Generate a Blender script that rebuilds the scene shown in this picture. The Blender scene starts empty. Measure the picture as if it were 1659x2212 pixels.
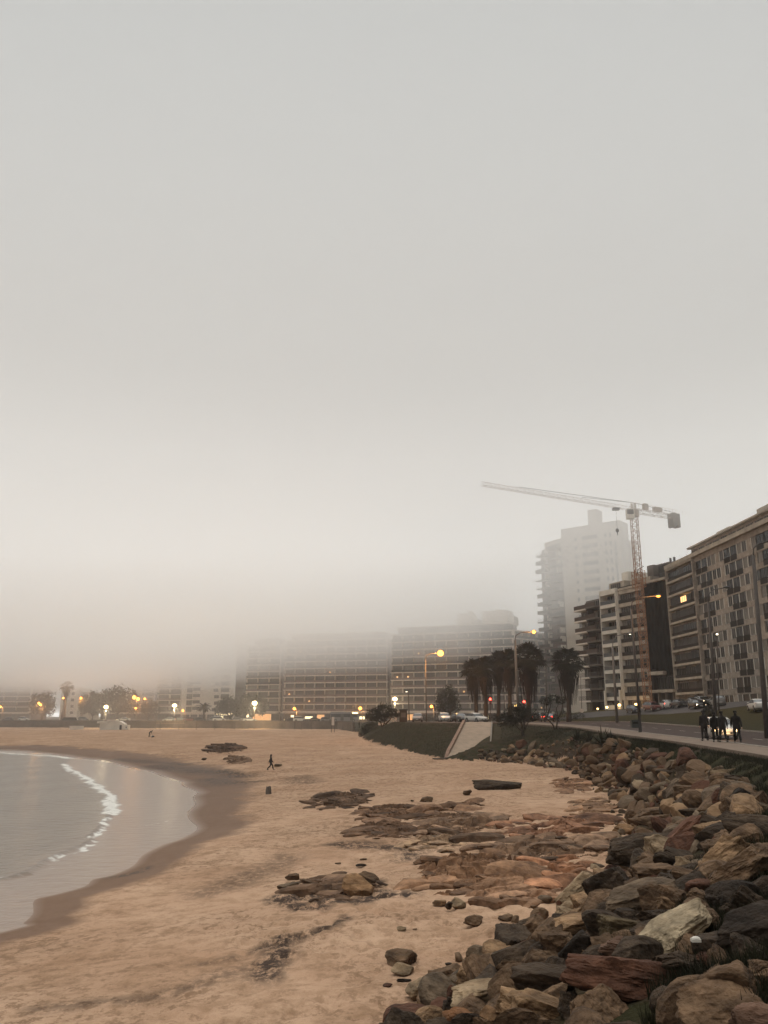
import bpy, bmesh, math, random
import numpy as np
from mathutils import Vector, Matrix, noise as mnoise
R = math.radians
sc = bpy.context.scene
# ------------------------------------------------------------------ camera
PITCH = R(14.08)
FPX = 1750.0                      # focal length in pixels of a 1659 x 2212 picture
CAMZ = 6.0
cd = bpy.data.cameras.new('camera'); cam = bpy.data.objects.new('camera', cd)
sc.collection.objects.link(cam); sc.camera = cam
cam.location = (0, 0, CAMZ); cam.rotation_euler = (R(90) + PITCH, 0, 0)
cd.sensor_fit = 'VERTICAL'; cd.sensor_height = 24.0; cd.lens = FPX / 2212 * 24.0
cd.clip_start = 0.1; cd.clip_end = 6000
# ------------------------------------------------------------------ world and light
W = bpy.data.worlds.new('World'); sc.world = W; W.use_nodes = True
nt = W.node_tree; nt.nodes.clear()
SUN_EL, SUN_AZ = R(38), R(-150)
sky = nt.nodes.new('ShaderNodeTexSky'); sky.sky_type = 'NISHITA'; sky.sun_disc = False
sky.sun_elevation = SUN_EL; sky.sun_rotation = SUN_AZ; sky.dust_density = 6; sky.air_density = 1.0; sky.ozone_density = 1.0
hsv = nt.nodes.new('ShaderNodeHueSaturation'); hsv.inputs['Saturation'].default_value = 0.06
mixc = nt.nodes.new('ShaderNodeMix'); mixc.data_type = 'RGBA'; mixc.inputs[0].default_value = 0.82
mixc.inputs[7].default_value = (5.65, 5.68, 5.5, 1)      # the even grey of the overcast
bg = nt.nodes.new('ShaderNodeBackground'); bg.inputs['Strength'].default_value = 0.11
wo = nt.nodes.new('ShaderNodeOutputWorld')
# unseen zenith raised far above natural overcast, added to light fog and ground
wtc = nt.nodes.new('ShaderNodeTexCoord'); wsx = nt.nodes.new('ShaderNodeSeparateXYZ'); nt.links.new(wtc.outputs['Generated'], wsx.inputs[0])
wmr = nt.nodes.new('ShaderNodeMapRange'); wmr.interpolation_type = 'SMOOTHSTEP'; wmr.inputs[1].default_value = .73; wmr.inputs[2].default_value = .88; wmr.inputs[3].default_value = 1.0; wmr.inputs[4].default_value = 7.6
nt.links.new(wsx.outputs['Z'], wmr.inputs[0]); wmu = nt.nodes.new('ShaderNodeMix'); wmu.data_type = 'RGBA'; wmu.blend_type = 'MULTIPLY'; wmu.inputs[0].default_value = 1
# added glow: the lowest sky is made much brighter to lighten the far fog
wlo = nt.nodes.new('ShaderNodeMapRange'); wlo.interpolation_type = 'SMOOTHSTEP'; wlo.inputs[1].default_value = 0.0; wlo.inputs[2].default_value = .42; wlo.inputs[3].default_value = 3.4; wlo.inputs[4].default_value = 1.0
wml = nt.nodes.new('ShaderNodeMath'); wml.operation = 'MULTIPLY'; # glow kept over the bay; sky behind the camera dimmed to deepen shade
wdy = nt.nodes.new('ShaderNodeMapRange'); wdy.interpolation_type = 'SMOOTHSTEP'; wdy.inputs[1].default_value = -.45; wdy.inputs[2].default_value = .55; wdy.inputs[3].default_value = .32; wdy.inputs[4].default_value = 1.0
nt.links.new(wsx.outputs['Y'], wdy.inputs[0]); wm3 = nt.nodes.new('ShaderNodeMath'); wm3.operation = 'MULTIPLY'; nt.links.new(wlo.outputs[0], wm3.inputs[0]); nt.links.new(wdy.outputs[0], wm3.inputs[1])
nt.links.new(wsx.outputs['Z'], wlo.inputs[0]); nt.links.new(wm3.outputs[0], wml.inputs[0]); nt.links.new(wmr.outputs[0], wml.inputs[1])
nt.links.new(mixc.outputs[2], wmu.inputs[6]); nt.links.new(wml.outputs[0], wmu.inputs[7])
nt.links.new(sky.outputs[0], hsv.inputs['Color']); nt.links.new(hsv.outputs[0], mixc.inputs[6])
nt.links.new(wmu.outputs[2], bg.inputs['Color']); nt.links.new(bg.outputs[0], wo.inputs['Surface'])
sl = bpy.data.lights.new('sun', 'SUN'); sl.energy = 0.3; sl.angle = R(25); sl.color = (1, .93, .84)
so = bpy.data.objects.new('sun', sl); sc.collection.objects.link(so)
so.rotation_euler = (R(90) - SUN_EL, 0, R(-30))
sc.view_settings.view_transform = 'Standard'; sc.view_settings.look = 'None'
sc.view_settings.exposure = 0.0; sc.view_settings.gamma = 1
sc.render.engine = 'CYCLES'
cy = sc.cycles
cy.use_denoising = True; cy.max_bounces = 14; cy.diffuse_bounces = 2; cy.glossy_bounces = 2
cy.transmission_bounces = 2; cy.transparent_max_bounces = 6; cy.volume_bounces = 14
cy.sample_clamp_indirect = 4; cy.sample_clamp_direct = 0
cy.use_adaptive_sampling = True; cy.adaptive_threshold = 0.02
# ------------------------------------------------------------------ pixel -> world
CP, SP = math.cos(PITCH), math.sin(PITCH)
def ray(px, py):
    a = (px - 829.5) / FPX; v = -(py - 1106) / FPX
    return a, CP - SP * v, SP + CP * v
def at(px, py, Y):
    a, b, c = ray(px, py); t = Y / b
    return Vector((a * t, Y, CAMZ + c * t))
def onz(px, py, z):
    a, b, c = ray(px, py); t = (z - CAMZ) / c
    return Vector((a * t, b * t, z))
def pxm(Y):            # pixels per metre at depth Y near the horizon
    return 1860.0 / Y
# ------------------------------------------------------------------ terrain
def poly_dist(P, X, Y):
    d = np.full(X.shape, 1e9)
    for (x0, y0), (x1, y1) in zip(P[:-1], P[1:]):
        dx, dy = x1 - x0, y1 - y0
        t = np.clip(((X - x0) * dx + (Y - y0) * dy) / (dx * dx + dy * dy), 0, 1)
        d = np.minimum(d, np.hypot(X - x0 - t * dx, Y - y0 - t * dy))
    return d
def inside(P, X, Y):
    r = np.zeros(X.shape, bool); n = len(P)
    for i in range(n):
        x0, y0 = P[i]; x1, y1 = P[(i + 1) % n]
        if y0 == y1: continue
        c = ((y0 > Y) != (y1 > Y)) & (X < (x1 - x0) * (Y - y0) / (y1 - y0) + x0)
        r ^= c
    return r
def smooth_line(P, n=4):
    P = [Vector((p[0], p[1], 0)) for p in P]; out = []
    for i in range(len(P) - 1):
        p0 = P[max(i - 1, 0)]; p1 = P[i]; p2 = P[i + 1]; p3 = P[min(i + 2, len(P) - 1)]
        for k in range(n):
            t = k / n
            q = .5 * ((2 * p1) + (p2 - p0) * t + (2 * p0 - 5 * p1 + 4 * p2 - p3) * t * t + (3 * p1 - p0 - 3 * p2 + p3) * t ** 3)
            out.append((q.x, q.y))
    out.append((P[-1].x, P[-1].y)); return out
WPX = [(0,1622),(60,1626),(100,1629),(165,1638),(220,1645),(262,1656),(300,1665),(318,1667),(350,1680),(385,1690),(388,1698),(420,1712),(410,1722),(416,1738),(400,1755),(403,1772),(420,1791),(385,1812),(345,1825),(300,1848),(280,1870),(235,1890),(190,1900),(172,1915),(110,1932),(62,1945),(58,1975),(30,2000),(0,2012)]
WL = [(-400,250),(-250,215),(-150,180),(-95,155)] + [tuple(onz(x, y, 0.0)[:2]) for x, y in WPX] + [(-15,19),(-24,6),(-45,-15),(-120,-60)]
WL = smooth_line(WL, 3)
WATERPOLY = WL + [(-900,-60),(-900,250)]
TOE = [(-14,-30),(-7,0),(-2.5,10),(.6,16.2),(2.6,18.5),(4.3,21.5),(6.6,26),(9.3,31),(11.8,38),(14.2,51),(16.4,68),(16.8,80),(14.2,88),(11.4,90.6),(7.2,91.4),(2.9,112),(-.8,130),(-3.6,150),(-5,175),(-8,215),(-14,252),(-45,272),(-110,285),(-210,300),(-420,330),(-800,360)]
CREST = [(-3,-30),(1.5,-6),(3.6,4),(6,12),(9.5,20),(13,28),(15.6,36),(17.6,55),(18.4,71),(19.8,90),(19.4,106),(16.6,121),(11.6,121),(5,128),(2.4,145),(1.2,172),(-2,214),(-10,254.5),(-44,272.6),(-110,285.6),(-210,300.6),(-420,330.6),(-800,360.6)]
TOE_S, CREST_S = smooth_line(TOE, 3), smooth_line(CREST, 3)
BEACHPOLY = TOE_S + [(-900,360),(-900,-200),(-14,-200)]
LANDPOLY = CREST_S + [(-800,900),(900,900),(900,-200),(-3,-200)]
RCURB = [(14,-30),(20,10),(27,40),(33.6,68),(37.6,100),(40,125),(40,140),(36,155),(26,166),(10,185),(0,215),(-6,262),(-40,290)]
RCURB_S = smooth_line(RCURB, 3)
RIGHTPOLY = [(14,-30),(20,10),(27,40),(33.6,68),(37.6,100),(40,125),(40,140),(38,160),(34,190),(32,240),(32,900),(900,900),(900,-30)]
def zprom(Y):
    return np.interp(Y, [-50, 0, 136, 180, 260, 900], [3.4, 3.75, 4.88, 4.6, 3.8, 3.8])
def hill(X, Y):
    d = poly_dist(RIGHTPOLY[:11], X, Y) * inside(RIGHTPOLY, X, Y)
    top = np.interp(Y, [60, 120, 150, 200, 260, 300], [3.9, 3.5, 2.9, 2.6, 1.6, 0])
    u = np.clip(d / 17.0, 0, 1)
    return top * (u * u * (3 - 2 * u))
_rng = np.random.RandomState(5)
_LAT = _rng.rand(256, 256)
def vnoise(X, Y, s=1.0, o=0):
    x = X * s + 37.7 * o + 1000; y = Y * s + 11.3 * o + 1000
    xi = np.floor(x).astype(int); yi = np.floor(y).astype(int); fx = x - xi; fy = y - yi
    fx = fx * fx * (3 - 2 * fx); fy = fy * fy * (3 - 2 * fy)
    g = lambda a, b: _LAT[a % 256, b % 256]
    return (g(xi, yi) * (1 - fx) + g(xi + 1, yi) * fx) * (1 - fy) + (g(xi, yi + 1) * (1 - fx) + g(xi + 1, yi + 1) * fx) * fy
def fbm(X, Y, s, n=4, o=0):
    r = 0; a = .5; t = 0
    for k in range(n):
        r = r + a * vnoise(X, Y, s * 2.03 ** k, o + k); t += a; a *= .5
    return r / t
_ra, _rb = onz(966, 1636, 1.45), onz(1056, 1633, 1.45); _rc, _rd = at(1062, 1562, 121), at(1006, 1562, 121)
RAMPQ = [(_ra.x - .5, _ra.y), (_rb.x + .35, _rb.y), (_rc.x + .35, 121.5), (_rd.x - .5, 121.5)]
def H(X, Y, detail=True):
    X = np.atleast_1d(np.asarray(X, float)); Y = np.atleast_1d(np.asarray(Y, float))
    dw = poly_dist(WL, X, Y); inw = inside(WATERPOLY, X, Y)
    zs = np.where(inw, -np.minimum(dw * .05, 2.0), 1.95 * (1 - np.exp(-dw / 28.0)))
    dry = np.clip(dw / 8, 0, 1) * ~inw
    zs = zs + dry * (.5 * (fbm(X, Y, .06, 3) - .5) + .22 * (fbm(X, Y, .35, 3, 9) - .5))
    if detail:
        foot = fbm(X, Y, 1.9, 3, 20); pit = np.clip((foot - .50) / .16, 0, 1)
        foot2 = vnoise(X, Y, 3.3, 31); pit2 = np.clip((foot2 - .62) / .2, 0, 1)
        zone = np.clip((dw - 4.5) / 4, 0, 1) * ~inw * np.clip(fbm(X, Y, .12, 2, 50) * 2.6 - .7, .12, 1)
        zs = zs - zone * (.09 * pit + .05 * pit2) + zone * .02 * fbm(X, Y, 6, 2, 7)
    zp = zprom(Y) + hill(X, Y)
    dt = poly_dist(TOE_S, X, Y); dc = poly_dist(CREST_S, X, Y)
    inb = inside(BEACHPOLY, X, Y); inl = inside(LANDPOLY, X, Y)
    s = dt / (dt + dc + 1e-6); s = s * (1 - .25 * s) / .75 ; s = np.clip(s, 0, 1)
    mid = zs * (1 - s) + zp * s + .25 * (fbm(X, Y, .5, 3, 3) - .5) * np.sin(np.pi * s)
    z = np.where(inb, zs, np.where(inl, zp, mid))
    t = np.clip((Y - RAMPQ[0][1]) / (121.5 - RAMPQ[0][1]), 0, 1); inr = inside(RAMPQ, X, Y)
    return np.where(inr, np.minimum(z, 1.3 + 3.55 * t ** 1.06 - .04), z)
def h1(x, y, detail=False):
    return float(H(x, y, detail)[0])
def ong(px, py, y0=5, y1=420):
    """the point where the line of sight through a picture point first meets the ground"""
    a, b, c = ray(px, py)
    t = np.geomspace(y0, y1, 500)
    Hh = H(a * t / b, t, False); Z = CAMZ + c * t / b
    k = np.where(Z <= Hh)[0]
    if len(k) == 0: return Vector((a * y1 / b, y1, float(Hh[-1])))
    k = k[0]; lo, hi = t[max(k - 1, 0)], t[k]
    tt = np.linspace(lo, hi, 30); Hh = H(a * tt / b, tt, False); Z = CAMZ + c * tt / b
    j = np.where(Z <= Hh)[0]; y = tt[j[0]] if len(j) else hi
    return Vector((a * y / b, y, h1(a * y / b, y)))
# ------------------------------------------------------------------ object helpers
COL = sc.collection
def mesh_obj(name, verts, faces, mats, parent=None, smooth=False, fm=None):
    me = bpy.data.meshes.new(name); me.from_pydata([tuple(v) for v in verts], [], faces)
    for m in (mats if isinstance(mats, (list, tuple)) else [mats]): me.materials.append(m)
    if fm is not None: me.polygons.foreach_set('material_index', fm)
    if smooth: me.polygons.foreach_set('use_smooth', [True] * len(me.polygons))
    me.update(); return link(name, me, parent)
def link(name, me, parent=None):
    o = bpy.data.objects.new(name, me); COL.objects.link(o)
    if parent is not None: o.parent = parent
    return o
def tag(o, label=None, cat=None, group=None, kind=None):
    if label: o['label'] = label
    if cat: o['category'] = cat
    if group: o['group'] = group
    if kind: o['kind'] = kind
    return o
def thing(name, label, cat, loc=(0, 0, 0), rz=0.0, group=None):
    o = bpy.data.objects.new(name, None); COL.objects.link(o); o.empty_display_size = .3
    o.location = loc; o.rotation_euler = (0, 0, rz)
    return tag(o, label, cat, group)
class MB:
    def __init__(s): s.v = []; s.f = []; s.m = []
    def box(s, x0, y0, z0, x1, y1, z1, m=0):
        b = len(s.v)
        s.v += [(x0,y0,z0),(x1,y0,z0),(x1,y1,z0),(x0,y1,z0),(x0,y0,z1),(x1,y0,z1),(x1,y1,z1),(x0,y1,z1)]
        for f in ((0,3,2,1),(4,5,6,7),(0,1,5,4),(1,2,6,5),(2,3,7,6),(3,0,4,7)): s.f.append([b + i for i in f]); s.m.append(m)
        return s
    def tube(s, pts, rad, n=8, m=0, cap=True):
        pts = [Vector(p) for p in pts]; b = len(s.v)
        for i, p in enumerate(pts):
            d = (pts[min(i + 1, len(pts) - 1)] - pts[max(i - 1, 0)]).normalized()
            u = d.orthogonal().normalized() if i == 0 else (pu - pu.dot(d) * d).normalized()
            pu = u; w = d.cross(u); r = rad[i] if isinstance(rad, (list, tuple)) else rad
            for k in range(n):
                a = 2 * math.pi * k / n; q = p + (u * math.cos(a) + w * math.sin(a)) * r; s.v.append(tuple(q))
        for i in range(len(pts) - 1):
            for k in range(n):
                s.f.append([b + i * n + k, b + i * n + (k + 1) % n, b + (i + 1) * n + (k + 1) % n, b + (i + 1) * n + k]); s.m.append(m)
        if cap:
            s.f.append([b + k for k in range(n)][::-1]); s.m.append(m)
            e = b + (len(pts) - 1) * n; s.f.append([e + k for k in range(n)]); s.m.append(m)
        return s
    def sphere(s, c, r, nu=10, nv=6, m=0, sz=(1, 1, 1)):
        b = len(s.v)
        for j in range(nv + 1):
            th = math.pi * j / nv
            for k in range(nu):
                ph = 2 * math.pi * k / nu
                s.v.append((c[0] + r * sz[0] * math.sin(th) * math.cos(ph), c[1] + r * sz[1] * math.sin(th) * math.sin(ph), c[2] + r * sz[2] * math.cos(th)))
        for j in range(nv):
            for k in range(nu):
                s.f.append([b + j * nu + k, b + (j + 1) * nu + k, b + (j + 1) * nu + (k + 1) % nu, b + j * nu + (k + 1) % nu]); s.m.append(m)
        return s
    def quad(s, a, b_, c, d, m=0):
        b = len(s.v); s.v += [tuple(a), tuple(b_), tuple(c), tuple(d)]; s.f.append([b, b + 1, b + 2, b + 3]); s.m.append(m); return s
    def build(s, name, mats, parent=None, smooth=False):
        return mesh_obj(name, s.v, s.f, mats, parent, smooth, s.m)
# ------------------------------------------------------------------ materials
def mat(name, col, rough=.85, noise_s=None, amt=.25, metal=0, bump=0, bump_s=None, emit=None, es=0, objcol=False, spec=None, detail=6, col2=None):
    m = bpy.data.materials.new(name); m.use_nodes = True; t = m.node_tree; b = t.nodes['Principled BSDF']
    b.inputs['Roughness'].default_value = rough; b.inputs['Metallic'].default_value = metal
    b.inputs['Base Color'].default_value = (*col, 1)
    if spec is None and rough > .7: spec = .18
    if spec is not None: b.inputs['Specular IOR Level'].default_value = spec
    if emit: b.inputs['Emission Color'].default_value = (*emit, 1); b.inputs['Emission Strength'].default_value = es
    if noise_s or bump:
        tc = t.nodes.new('ShaderNodeNewGeometry')
        n = t.nodes.new('ShaderNodeTexNoise'); n.inputs['Scale'].default_value = noise_s or 1; n.inputs['Detail'].default_value = detail; n.inputs['Roughness'].default_value = .65
        t.links.new(tc.outputs['Position'], n.inputs['Vector'])
        if noise_s:
            mr = t.nodes.new('ShaderNodeMapRange'); mr.inputs['From Min'].default_value = .3; mr.inputs['From Max'].default_value = .7
            t.links.new(n.outputs['Fac'], mr.inputs['Value'])
            mx = t.nodes.new('ShaderNodeMix'); mx.data_type = 'RGBA'
            c2 = col2 or tuple(c * (1 - amt) for c in col); c1 = col if col2 else tuple(min(1, c * (1 + amt)) for c in col)
            mx.inputs[6].default_value = (*c2, 1); mx.inputs[7].default_value = (*c1, 1)
            t.links.new(mr.outputs[0], mx.inputs[0]); out = mx.outputs[2]
            if objcol:
                oi = t.nodes.new('ShaderNodeObjectInfo'); m2 = t.nodes.new('ShaderNodeMix'); m2.data_type = 'RGBA'; m2.blend_type = 'MULTIPLY'; m2.inputs[0].default_value = 1
                t.links.new(out, m2.inputs[6]); t.links.new(oi.outputs['Color'], m2.inputs[7]); out = m2.outputs[2]
            t.links.new(out, b.inputs['Base Color'])
        if bump:
            n2 = t.nodes.new('ShaderNodeTexNoise'); n2.inputs['Scale'].default_value = bump_s or noise_s or 5; n2.inputs['Detail'].default_value = 8
            t.links.new(tc.outputs['Position'], n2.inputs['Vector'])
            bp = t.nodes.new('ShaderNodeBump'); bp.inputs['Strength'].default_value = 1; bp.inputs['Distance'].default_value = bump
            t.links.new(n2.outputs['Fac'], bp.inputs['Height']); t.links.new(bp.outputs[0], b.inputs['Normal'])
    return m
def emat(name, col, s):
    m = bpy.data.materials.new(name); m.use_nodes = True; t = m.node_tree; t.nodes.clear()
    e = t.nodes.new('ShaderNodeEmission'); e.inputs[0].default_value = (*col, 1); e.inputs[1].default_value = s
    o = t.nodes.new('ShaderNodeOutputMaterial'); t.links.new(e.outputs[0], o.inputs[0]); return m
# ------------------------------------------------------------------ haze
def vol(name, col, dens, aniso=0.0):
    m = bpy.data.materials.new(name); m.use_nodes = True; t = m.node_tree; t.nodes.clear()
    v = t.nodes.new('ShaderNodeVolumePrincipled'); v.inputs['Color'].default_value = (*col, 1); v.inputs['Density'].default_value = dens
    v.inputs['Anisotropy'].default_value = aniso
    o = t.nodes.new('ShaderNodeOutputMaterial'); t.links.new(v.outputs[0], o.inputs['Volume']); return m
# ================================================================== GROUND
def grid_attr(me, name, arr):
    a = me.attributes.new(name, 'FLOAT', 'POINT'); a.data.foreach_set('value', np.asarray(arr, np.float32).ravel())
def sand_material():
    m = bpy.data.materials.new('sand'); m.use_nodes = True; t = m.node_tree; b = t.nodes['Principled BSDF']; L = t.links.new
    geo = t.nodes.new('ShaderNodeNewGeometry')
    def noise(s, d=6, r=.6, sc3=None):
        n = t.nodes.new('ShaderNodeTexNoise'); n.inputs['Scale'].default_value = s; n.inputs['Detail'].default_value = d; n.inputs['Roughness'].default_value = r
        if sc3:
            mp = t.nodes.new('ShaderNodeMapping'); mp.inputs['Scale'].default_value = sc3; L(geo.outputs['Position'], mp.inputs[0]); L(mp.outputs[0], n.inputs['Vector'])
        else: L(geo.outputs['Position'], n.inputs['Vector'])
        return n.outputs['Fac']
    def attr(nm):
        a = t.nodes.new('ShaderNodeAttribute'); a.attribute_name = nm; return a.outputs['Fac']
    def mr(x, a, b_, c=0, d=1):
        r = t.nodes.new('ShaderNodeMapRange'); r.inputs[1].default_value = a; r.inputs[2].default_value = b_; r.inputs[3].default_value = c; r.inputs[4].default_value = d; L(x, r.inputs[0]); return r.outputs[0]
    def mth(op, x, y):
        r = t.nodes.new('ShaderNodeMath'); r.operation = op
        for i, q in enumerate((x, y)):
            if isinstance(q, (int, float)): r.inputs[i].default_value = q
            else: L(q, r.inputs[i])
        return r.outputs[0]
    def mix(f, a, b_):
        r = t.nodes.new('ShaderNodeMix'); r.data_type = 'RGBA'; L(f, r.inputs[0])
        for i, q in ((6, a), (7, b_)):
            if isinstance(q, tuple): r.inputs[i].default_value = (*q, 1)
            else: L(q, r.inputs[i])
        return r.outputs[2]
    c = mix(mr(noise(.22, 4), .35, .65), (.35, .215, .134), (.46, .305, .20))
    c = mix(mr(noise(1.1, 8, .75), .46, .74), c, (.20, .115, .062))
    c = mix(mth('MULTIPLY', mr(noise(3.2, 6, .78, (1, .8, 1)), .50, .59, 0, .8), mr(noise(.16, 4), .34, .56)), c, (.17, .098, .055))
    c = mix(mr(noise(40, 3), .3, .75, 0, .35), c, (.20, .12, .07))
    # seaweed and dirt left by the tide
    wetn = mth('ADD', attr('wet'), mth('MULTIPLY', mth('SUBTRACT', noise(.35, 5), .5), .5))
    wet = mr(wetn, .42, .60)
    c = mix(mth('MULTIPLY', wet, .88), c, (.105, .055, .030))
    deb = mth('MULTIPLY', attr('debris'), mr(noise(3.6, 8, .8, (1, .6, 1)), .41, .52))
    c = mix(mth('MINIMUM', deb, 1.0), c, (.042, .026, .018))
    L(c, b.inputs['Base Color'])
    sheen = mr(attr('wet'), .86, .97)
    L(mth('SUBTRACT', mr(wet, 0, 1, .95, .62), mth('MULTIPLY', sheen, .36)), b.inputs['Roughness']); b.inputs['Specular IOR Level'].default_value = .16
    bp = t.nodes.new('ShaderNodeBump'); bp.inputs['Distance'].default_value = .20
    hh = mth('ADD', noise(2.4, 7, .62), mth('MULTIPLY', noise(11, 4), .3))
    L(mth('MULTIPLY', mth('SUBTRACT', 1.0, mth('MULTIPLY', wet, .93)), mr(noise(.16, 4), .40, .62, .15, 1)), bp.inputs['Strength']); L(hh, bp.inputs['Height']); L(bp.outputs[0], b.inputs['Normal'])
    return m
def grass_material():
    m = mat('grass_ground', (.034, .031, .0125), 1, 1.3, bump=.12, bump_s=9, col2=(.014, .013, .006), spec=.1)
    t = m.node_tree; L = t.links.new; b = t.nodes['Principled BSDF']; src = b.inputs['Base Color'].links[0].from_socket
    a = t.nodes.new('ShaderNodeAttribute'); a.attribute_name = 'dirt'
    geo = t.nodes.new('ShaderNodeNewGeometry'); n = t.nodes.new('ShaderNodeTexNoise'); n.inputs['Scale'].default_value = 1.7; n.inputs['Detail'].default_value = 7; L(geo.outputs['Position'], n.inputs['Vector'])
    ad = t.nodes.new('ShaderNodeMath'); ad.operation = 'ADD'; L(a.outputs['Fac'], ad.inputs[0]); L(n.outputs['Fac'], ad.inputs[1])
    r = t.nodes.new('ShaderNodeMapRange'); r.inputs[1].default_value = .82; r.inputs[2].default_value = 1.08; L(ad.outputs[0], r.inputs[0])
    x = t.nodes.new('ShaderNodeMix'); x.data_type = 'RGBA'; L(r.outputs[0], x.inputs[0]); L(src, x.inputs[6]); x.inputs[7].default_value = (.048, .029, .018, 1)
    a2 = t.nodes.new('ShaderNodeAttribute'); a2.attribute_name = 'dry'
    x2 = t.nodes.new('ShaderNodeMix'); x2.data_type = 'RGBA'; L(a2.outputs['Fac'], x2.inputs[0]); L(x.outputs[2], x2.inputs[6]); x2.inputs[7].default_value = (.062, .044, .0135, 1)
    L(x2.outputs[2], b.inputs['Base Color']); return m
def build_ground():
    th = np.concatenate([np.linspace(-80, -29, 40)[:-1], np.linspace(-29, 29, 620), np.linspace(29, 80, 40)[1:]])
    r = np.concatenate([[1.5, 3, 5, 6.5, 8, 9], np.geomspace(10, 120, 520)[:-1], np.geomspace(120, 460, 260), [520, 640, 900, 1400]])
    T, RR = np.meshgrid(np.radians(th), r); X = RR * np.sin(T); Y = RR * np.cos(T)
    Z = H(X.ravel(), Y.ravel()).reshape(X.shape)
    nr, nc = X.shape
    xf, yf = X.ravel(), Y.ravel()
    dw = poly_dist(WL, xf, yf); inw = inside(WATERPOLY, xf, yf)
    # wet band: distance from the water, wider where the beach lies flat
    wid = np.interp(yf, [10, 22, 40, 60, 90, 140, 250], [2.2, 1.6, 2.4, 3.9, 7, 9, 10]) 
    wet = np.where(inw, 1.0, np.clip(1 - dw / (2 * wid), 0, 1))
    deb = np.zeros(xf.shape)
    for pts, wd, st in DEBRIS:
        wd *= 1.5
        P = [tuple(ong(a, b)[:2]) for a, b in pts]
        d = poly_dist(P, xf + 1.2 * (fbm(xf, yf, .5, 3, 66) - .5), yf + 2.0 * (fbm(xf, yf, .5, 3, 61) - .5))
        deb = np.maximum(deb, np.clip(1.25 - d / wd, 0, 1) * st)
    wet = np.maximum(wet, np.clip(deb - .5, 0, .22))
    inb = inside(BEACHPOLY, xf, yf)
    idx = np.arange(nr * nc).reshape(nr, nc)
    F = np.stack([idx[:-1, :-1], idx[:-1, 1:], idx[1:, 1:], idx[1:, :-1]], -1).reshape(-1, 4)
    jit = 1.2 * (fbm(xf, yf, .45, 3, 77) - .5)
    dt = poly_dist(TOE_S, xf, yf)
    isb = (np.where(inb, dt, -dt) + jit + .25) > 0
    fb = isb[F].sum(1) >= 2
    def mk(name, sel, m, attrs):
        FF = F[sel]; u, inv = np.unique(FF, return_inverse=True); FF = inv.reshape(-1, 4)
        me = bpy.data.meshes.new(name); me.vertices.add(len(u)); co = np.stack([xf[u], yf[u], Z.ravel()[u]], -1)
        me.vertices.foreach_set('co', co.astype(np.float32).ravel())
        me.loops.add(FF.size); me.loops.foreach_set('vertex_index', FF[:, ::-1].ravel().astype(np.int32))
        me.polygons.add(len(FF)); me.polygons.foreach_set('loop_start', np.arange(0, FF.size, 4, dtype=np.int32))
        me.update(calc_edges=True); me.polygons.foreach_set('use_smooth', [True] * len(FF)); me.materials.append(m)
        for k, v in attrs.items(): grid_attr(me, k, v[u])
        return link(name, me)
    tag(mk('sand', fb, sand_material(), {'wet': wet, 'debris': deb}), kind='structure')
    dc = poly_dist(CREST_S, xf, yf); near = np.clip((60 - yf) / 40, 0, 1)
    inl = inside(LANDPOLY, xf, yf)
    sfrac = dt / (dt + dc + 1e-6)
    dirt = np.where(inl, np.clip(.55 - dc * .15, 0, .5) + .1, np.where(yf < 88, .66 - .40 * sfrac, .36))
    dirt = np.where(poly_dist(RIGHTPOLY[:11], xf, yf) < 1.6, .5, dirt)
    dry = np.where(inside(RIGHTPOLY, xf, yf), np.clip((poly_dist(RIGHTPOLY[:11], xf, yf)) / 9, 0, 1) * np.interp(yf, [60, 110, 200], [.25, .6, 1]), 0)
    tag(mk('grass_slope', ~fb, grass_material(), {'dirt': dirt, 'dry': dry * .8}), kind='structure')
    # the land behind and below the modelled beach, out to the horizon
    mesh_obj('ground', [(-5000, -5000, -3), (5000, -5000, -3), (5000, 5000, -3), (-5000, 5000, -3)], [(0, 1, 2, 3)], mat('far_ground', (.12, .09, .06), 1, .02))['kind'] = 'structure'
DEBRIS = [
 ([(255,1640),(345,1648),(400,1652)], .9, .9), ([(330,1655),(430,1664),(520,1676)], 1.6, 1.0), ([(400,1664),(480,1668),(505,1672)], 1.3, 1.1), ([(455,1684),(500,1692),(535,1690)], 1.6, .95),
 ([(600,1948),(660,1940),(720,1944),(800,1938),(860,1930)], .42, 1.25), ([(620,1952),(690,1956)], .35, 1.0), ([(680,1902),(740,1896),(800,1908)], .35, 1.2), ([(820,1925),(860,1935)], .3, 1.0),
 ([(570,2035),(640,2018),(700,2003),(760,1975)], .22, 1.0), ([(610,2020),(625,2060),(575,2090),(552,2112)], .34, 1.1), ([(740,1820),(830,1828),(885,1832),(880,1855)], .5, .95),
 ([(245,1895),(300,1880)], .25, .9), ([(650,1680),(660,1690)], 1.1, .7), ([(430,2080),(520,2060)], .3, .6), ([(100,2180),(330,2150),(520,2100)], .3, .55), ([(440,1930),(620,1850)], .6, .5), ([(1030,1870),(1140,1850)], .5, .6)]
build_ground()
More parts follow.
